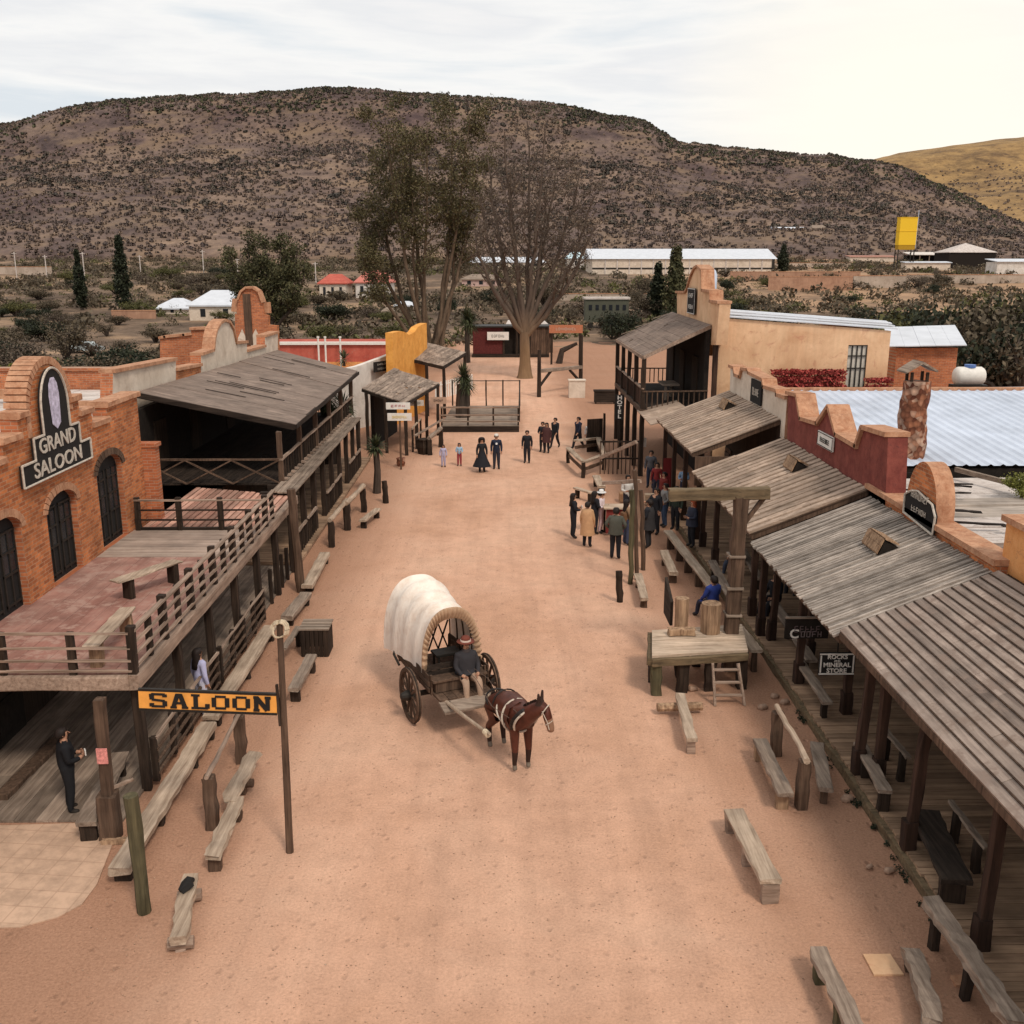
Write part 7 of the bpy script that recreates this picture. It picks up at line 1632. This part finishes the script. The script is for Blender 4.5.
scrub_stuff('dry_grass', 'low dry olive grass and weeds between the bushes of the plain', 1700, -260, 260, 60, 330, 'leaf_olive', .5, 1.3, 24, 3, AV)
# weeds at the boardwalk edge
rg = np.random.default_rng(11); C = []
for i in range(26): y = rg.choice([13, 13.6, 14.2, 15, 16.2, 17.5, 19.5]) + rg.uniform(-.3, .3); C.append((6.52+rg.uniform(-.06, .04), y, .05))
o = bpy.data.objects.new('weeds', quads_mesh('weeds', leaves(rg, C, 26, .025, .07), M['leaf_dark'])); COL.objects.link(o); tag(o, 'small dark weeds growing along the boardwalk edge', 'weeds', None, 'stuff')
# gravel
rg = np.random.default_rng(12); n = 9000; P = np.stack([rg.uniform(-6.2, 6.4, n), 9+rg.uniform(0, 1, n)**1.6*60, np.full(n, .004)], 1)
scatter_mesh('gravel', 'small loose pebbles and clods strewn over the dirt street', P, rg.uniform(.006, .014, n), plain('pebble', (.50,.32,.22), .95, .3), rg, .6)

# ================================================================ far buildings
M['red_roof'] = plain('faded_red_roof', (.40,.20,.15), .85, .3)
M['pale_block'] = plaster('dusty_block_wall', (.34,.26,.20), (.50,.40,.32), (.26,.18,.13), .4)
def house(label, px0, px1, pbase, peave, proof, y, depth, wall, roof, group=None, windows=3, hip=.25, name='house', cat='house', overhang=.4):
    y = ground_y((px0+px1)/2, pbase); depth *= y/max(y, 200)*1.0
    a, b_ = at(px0, pbase, y=y), at(px1, pbase, y=y); z0 = terrain((a.x+b_.x)/2, y)-.8; ze = at((px0+px1)/2, peave, y=y).z; zr = at((px0+px1)/2, proof, y=y+depth/2).z
    t = thing(name, label, cat, ((a.x+b_.x)/2, y+depth/2, z0), group)
    MB().box(a.x, b_.x, y, y+depth, z0, ze).build('wall', wall, t); w = b_.x-a.x; hp = w*hip; o = overhang; b = MB()
    e = [(a.x-o, y-o, ze), (b_.x+o, y-o, ze), (b_.x+o, y+depth+o, ze), (a.x-o, y+depth+o, ze)]; r0, r1 = (a.x+hp, y+depth/2, zr), (b_.x-hp, y+depth/2, zr)
    n = 0; b.v += e + [r0, r1] + [(p[0], p[1], p[2]-.25) for p in e]; b.face(0,1,5,4); b.face(1,2,5); b.face(2,3,4,5); b.face(3,0,4)
    for i in range(4): j = (i+1) % 4; b.face(6+i, 6+j, j, i)
    b.face(9,8,7,6); b.build('roof', roof, t)
    for i in range(windows):
        x = a.x + w*(i+.6)/(windows+.2); hgt = ze-z0-.8; f = MB().box(x-w*.05, x+w*.05, y-.06, y-.01, ze-hgt*.75, ze-hgt*.25).build('window', M['glass'], t)
    return t
house('white roofed pale house on the plain left of the tall brick arch', 190, 240, 322, 305, 290, 140, 12, M['cream'], M['whiteroof'], windows=2, hip=.3)
house('lower white roofed wing left of the white roofed house', 156, 189, 315, 308, 298, 144, 9, M['cream'], M['whiteroof'], windows=1, hip=.35)
house('small house with a red tiled roof among the bushes, left one', 320, 346, 300, 283, 274, 215, 10, M['cream'], M['red_wall'], windows=3)
house('house with a red tiled roof and white porch columns among the bushes, right one', 356, 389, 298, 282, 270, 220, 12, M['white_wall'], plain('red_tile', (.52,.17,.13), .8), windows=3)
house('small tan hut behind the scrub above the yellow parapet', 384, 392, 322, 311, 307, 150, 3, M['cream'], M['grey_x'], windows=1)
house('small shed with a white roof behind the trunks of the left big tree', 396, 412, 312, 305, 301, 165, 6, M['cream'], M['whiteroof'], windows=1)
house('small pale blue shed far behind, left of the long warehouse', 567, 584, 268, 258, 252, 345, 8, M['white_wall'], plain('pale_blue_roof', (.55,.68,.72)), windows=1)
house('low pale house far behind between the two big trees', 470, 545, 268, 262, 257, 350, 10, M['cream'], M['whiteroof'], windows=4, hip=.08)
house('low pink walled house behind the big trees', 462, 500, 287, 279, 274, 240, 9, plain('pink_wall', (.5,.34,.30)), M['grey_x'], windows=3)
house('long low white house on the slope right of the warehouse', 772, 808, 236, 231, 227, 520, 12, M['cream'], M['whiteroof'], windows=4, hip=.05)
house('tiny house on the slope at the far right of the warehouse', 812, 826, 234, 228, 225, 530, 8, M['cream'], M['grey_x'], windows=1, hip=.1)
# warehouse
y = 325; a, c = at(592, 277, y=y), at(773, 277, y=y); z0 = terrain(a.x, y)-1; ze = at(680, 259, y=y).z; zr = at(680, 249, y=y+16).z
wh = thing('warehouse', 'very long white roofed pale warehouse at the foot of the hill', 'warehouse', ((a.x+c.x)/2, y+12, z0))
MB().box(a.x, c.x, y, y+24, z0, ze).build('wall', M['cream'], wh)
b = MB(); b.v += [(a.x-1, y-.6, ze), (c.x+1, y-.6, ze), (c.x+1, y+12, zr), (a.x-1, y+12, zr), (c.x+1, y+25, ze), (a.x-1, y+25, ze)]; b.face(0,1,2,3); b.face(3,2,4,5); b.face(1,4,2); b.face(0,3,5); b.build('roof', M['whiteroof'], wh)
MB().box(a.x, c.x, y-.1, y-.02, ze-3.2, ze-2.7).box(c.x-.6, c.x+.2, y-.3, y+24, z0, ze).build('dark_trim', M['iron'], wh)
b = MB()
for i in range(14): x = a.x+4+i*(c.x-a.x-8)/13; b.box(x, x+.35, y-.15, y-.01, z0, ze)
b.build('pilasters', M['concrete'], wh)
# yellow tank tower
y = ground_y(906, 270); a, c = at(898, 250, y=y), at(915, 250, y=y); zt = at(906, 217, y=y).z; zb = at(906, 245, y=y).z; z0 = terrain(a.x, y); yt = thing('yellow_water_tower', 'bright yellow square tank on a dark frame tower at the far right', 'water tower', ((a.x+c.x)/2, y, z0))
MB().box(a.x, c.x, y, y+3.2, zb, zt).box(a.x-.12, c.x+.12, y-.12, y+3.32, (zt+zb)/2-.1, (zt+zb)/2+.1).box(a.x-.15, c.x+.15, y-.15, y+3.35, zt-.2, zt).build('tank', plain('yellow_paint', (.80,.50,.03), .6, .08), yt)
MB().box(a.x+.1, c.x-.1, y+.1, y+3.1, zb-1.6, zb).build('tank_base', plain('ochre_paint', (.42,.24,.02)), yt)
for x in (a.x+.2, c.x-.2):
    for yy in (y+.2, y+3): MB().beam((x, yy, z0-1), (x, yy, zb-1.5), .3, .3).build('leg', M['iron'], yt)
MB().beam((a.x, y+.2, z0+2), (c.x, y+.2, zb-1.6), .15, .15).beam((c.x, y+.2, z0+2), (a.x, y+.2, zb-1.6), .15, .15).build('brace', M['iron'], yt)
MB().tube([(c.x+.4, y+1, zb-1), (c.x+.5, y+1, zt+2.4)], .12, 6).build('mast', M['galv'], yt)
# sheds right
def shed(label, px0, px1, pb, pt, y, depth, wall, roof, slope=.6, open_=False):
    y = ground_y((px0+px1)/2, pb); a, c = at(px0, pb, y=y), at(px1, pb, y=y); z0 = terrain(a.x, y)-.5; zt = at(px0, pt, y=y).z; t = thing('shed', label, 'shed', ((a.x+c.x)/2, y, z0))
    if open_:
        MB().box(a.x, c.x, y+depth-.3, y+depth, z0, zt).build('wall', wall, t)
        for i in range(5): x = a.x+(c.x-a.x)*i/4; MB().box(x-.15, x+.15, y, y+.3, z0, zt).build('post', M['grey_x'], t)
    else: MB().box(a.x, c.x, y, y+depth, z0, zt).build('wall', wall, t)
    MB().hexa([(a.x-.4,y-.5,zt),(c.x+.4,y-.5,zt),(c.x+.4,y+depth+.4,zt+slope),(a.x-.4,y+depth+.4,zt+slope),(a.x-.4,y-.5,zt+.2),(c.x+.4,y-.5,zt+.2),(c.x+.4,y+depth+.4,zt+slope+.2),(a.x-.4,y+depth+.4,zt+slope+.2)]).build('roof', roof, t)
    return t
shed('long shed with a pale sheet roof right of the yellow tank', 910, 948, 262, 255, 195, 8, M['char'], M['white_wall'], 1.2, True)
shed('pale block wall shed roof in front of the long shed', 905, 950, 270, 263, 180, 4, M['cream'], M['whiteroof'], .4)
shed('white roofed shed at the right edge beyond the thicket', 996, 1040, 275, 262, 175, 7, M['white_wall'], M['whiteroof'], .8)
shed('low pinkish sheet roofed row left of the yellow tank', 850, 895, 262, 257, 230, 6, M['cream'], M['red_roof'], .6)
hs_ = house('dark open barn with a gabled grey roof right of the yellow tank', 948, 994, 268, 252, 243, 200, 14, M['char'], M['concrete'], windows=0, hip=.5, name='barn', cat='barn')
def longwall(label, px0, px1, pb, pt, y, mat, name='boundary_wall', th=.3):
    y = ground_y((px0+px1)/2, pb); a, c = at(px0, pb, y=y), at(px1, pb, y=y); zt = at((px0+px1)/2, pt, y=y).z; z0 = min(terrain(a.x, y), terrain(c.x, y))-.6
    t = thing(name, label, 'wall', ((a.x+c.x)/2, y, z0)); MB().box(a.x, c.x, y, y+th, z0, zt).build('wall_face', mat, t); MB().box(a.x, c.x, y-.06, y+th+.06, zt, zt+.15).build('coping', M['brick_cap'], t)
longwall('orange brick boundary wall beyond the bushes above the tan building', 768, 852, 291, 277, 165, M['dusty_brick'])
longwall('pale boundary wall right of the long brick one', 853, 905, 288, 276, 165, M['pale_block'])
longwall('pale grey boundary wall behind the thicket at the right', 906, 1030, 284, 275, 160, M['pale_block'])
longwall('pale wall crossing the scrub beyond the end of the street, right side', 555, 690, 300, 294, 195, M['pale_block'])
longwall('long pale wall on the plain at the far left', -30, 52, 275, 267, 300, M['pale_block'])
longwall('reddish brick wall on the plain below the white roofed house', 112, 156, 320, 311, 128, M['dusty_brick'])
longwall('low pale wall right of the warehouse', 735, 850, 268, 263, 300, M['pale_block'])
longwall('reddish wall with stones between the warehouse and the yellow tank', 730, 860, 280, 272, 225, M['dusty_brick'])
# parked car
p = at(80, 326, y=125); z0 = terrain(p.x, 125); cr = thing('parked_car', 'pale car parked among the bushes on the plain at the left', 'car', (p.x, 125, z0))
cb_ = MB(); cb_.prism([(-2.1,.35),(2.1,.35),(2.15,.75),(1.3,.9),(.8,1.4),(-1.0,1.4),(-1.6,.92),(-2.1,.85)], lambda u, v_: V((p.x+u, 125, z0+v_)), (0, 1.7, 0)); cb_.build('body', plain('pale_green_car_paint', (.5,.56,.56), .4), cr)
MB().box(p.x-1.2, p.x+.9, 124.97, 126.73, z0+.95, z0+1.3).build('window', M['glass'], cr)
for dx in (-1.3, 1.3): MB().tube([(p.x+dx, 124.9, z0+.33), (p.x+dx, 125.15, z0+.33)], .33, 12).build('wheel', M['iron'], cr)
# poles far left
for i, (px, t_, b_, y) in enumerate(((17, 252, 278, 290), (47, 255, 277, 290), (85, 252, 280, 280), (141, 255, 275, 300), (204, 250, 275, 300), (316, 262, 282, 260), (238, 258, 275, 300))):
    q = at(px, b_, y=y); z0 = terrain(q.x, y); zt = at(px, t_, y=y).z; MB().tube([(q.x, y, z0-.3), (q.x, y, zt)], .14, 6).box(q.x-.7, q.x+.7, y-.06, y+.06, zt-.5, zt-.36).build('utility_pole', M['concrete'], None, 'thin pale utility pole with short crossarm on the plain before the hill', 'utility pole', 'utility poles before the hill')
# dark red saloon car shed
y = 106; a, c = at(473, 357, y=y), at(549, 357, y=y); zt = at(500, 326, y=y).z; rs = thing('dark_red_shed', 'dark red and black wooden wagon-like shed at the far end of the street', 'shed', ((a.x+c.x)/2, y, 0))
MB().box(a.x, a.x+3.2, y, y+3, .35, zt-.15).build('red_body', plain('dark_red_boards', (.10,.022,.02), .8, .4), rs)
MB().box(a.x+3.2, c.x, y+.6, y+3, .2, zt-.2).build('black_body', M['char'], rs)
MB().box(a.x-.2, c.x+.3, y-.3, y+3.3, zt-.15, zt).build('roof', M['iron'], rs)
for x in (a.x+3.3, a.x+4.7, a.x+6.1, c.x-.2): MB().rough((x, y, 0), (x, y, zt-.1), .2, .2, 3, .01).build('post', M['dark_z'], rs)
MB().box(a.x-.1, c.x, y-.25, y+.7, 0, .32).build('base', M['dark_x'], rs)
MB().boards((a.x+6.2, y-.05, .2), (a.x+6.2, y-.05, zt-.2), (c.x, y-.05, zt-.2), (c.x, y-.05, .2), 9, .05, .02, .01).build('board_panel', M['post_z'], rs)
sign_board('white rounded sign with faint lettering on the dark red shed', at(498, 336, y=y-.4), (1,0,0), (0,0,1), 2.3, .85, ['~6'], M['whitep'], M['iron'])
b = MB(); ra, rb, rc, rd = at(502, 331, y=y+5), at(556, 331, y=y+5), at(543, 319, y=y+13), at(508, 320, y=y+13)
b.boards(ra, rd, rc, rb, 7, .15, .02, .03, 1); bt_ = thing('grey_roofed_hut', 'hut with a pale grey sheet roof right behind the dark red shed', 'hut', (ra.x+3, y+8, 0)); b.build('roof', M['concrete'], bt_); MB().box(ra.x+.3, rb.x-.3, y+5.5, y+12, 0, ra.z-.1).build('wall', M['post_z'], bt_)
# old railway car
y = 150; a, c = at(585, 330, y=y), at(628, 330, y=y); zt = at(600, 298, y=y).z; bx = thing('old_railway_car', 'old grey-green railway passenger car behind the end of the street, with pale roof edge', 'railway car', ((a.x+c.x)/2, y, 0)); z0 = terrain(a.x, y)
MB().box(a.x, c.x, y, y+3, z0+.9, zt-.2).build('body', plain('grey_green_paint', (.085,.085,.062), .8, .3), bx); MB().box(a.x-.2, c.x+.2, y-.2, y+3.2, zt-.2, zt+.1).build('roof', M['concrete'], bx)
for i in range(6): x = a.x+.5+i*(c.x-a.x-1.4)/5; MB().box(x, x+.5, y-.06, y-.01, zt-1.8, zt-1.0).build('window', M['glass'], bx)
for i in range(4): x = a.x+.8+i*(c.x-a.x-1.6)/3; MB().tube([(x, y-.05, z0+.45), (x, y+.15, z0+.45)], .45, 12).build('wheel', M['iron'], bx)
# orange sign on posts by the street end
y = 98; p = at(566, 329, y=y); sg = sign_board('long weathered orange sign on posts right of the big tan trunk', p, (1,0,0), (0,0,1), 3.3, .8, ['~9'], plain('faded_orange', (.45,.17,.09)), M['sign_line'])
for dx in (-1.4, 1.4): MB().beam((p.x+dx, y+.1, 0), (p.x+dx, y+.1, p.z-.4), .2, .2).build('post', M['dark_z'], sg)
MB().tube([(p.x-.6, y+1, 0), (p.x-.3, y+1, 1.3), (p.x+1.2, y+1, 2.0)], [.35, .3, .15], 7).build('leaning_trunk', M['bark_dark'], None, 'dark leaning stump under the long orange sign', 'stump')
# silver tank behind parapet
p = at(707, 285, y=52); tk2 = thing('silver_tank', 'pale upright water tank on the roof behind the pale orange parapet', 'tank', (p.x, 52, 6))
MB().tube([(p.x, 52, p.z-.7), (p.x, 52, p.z+.5), (p.x, 52, p.z+.75), (p.x, 52, p.z+.9)], [.5, .5, .4, .15], 14).build('tank_body', M['galv'], tk2, smooth=True); MB().box(p.x-.5, p.x+.5, 51.5, 52.5, 5, p.z-.7).build('stand', M['tan_wall'], tk2)

# drop unplaced prototypes
for k, o in PB.items():
    if k not in used_b:
        for c in [q for q in ALL if q.parent == o] + [o]: bpy.data.objects.remove(c)
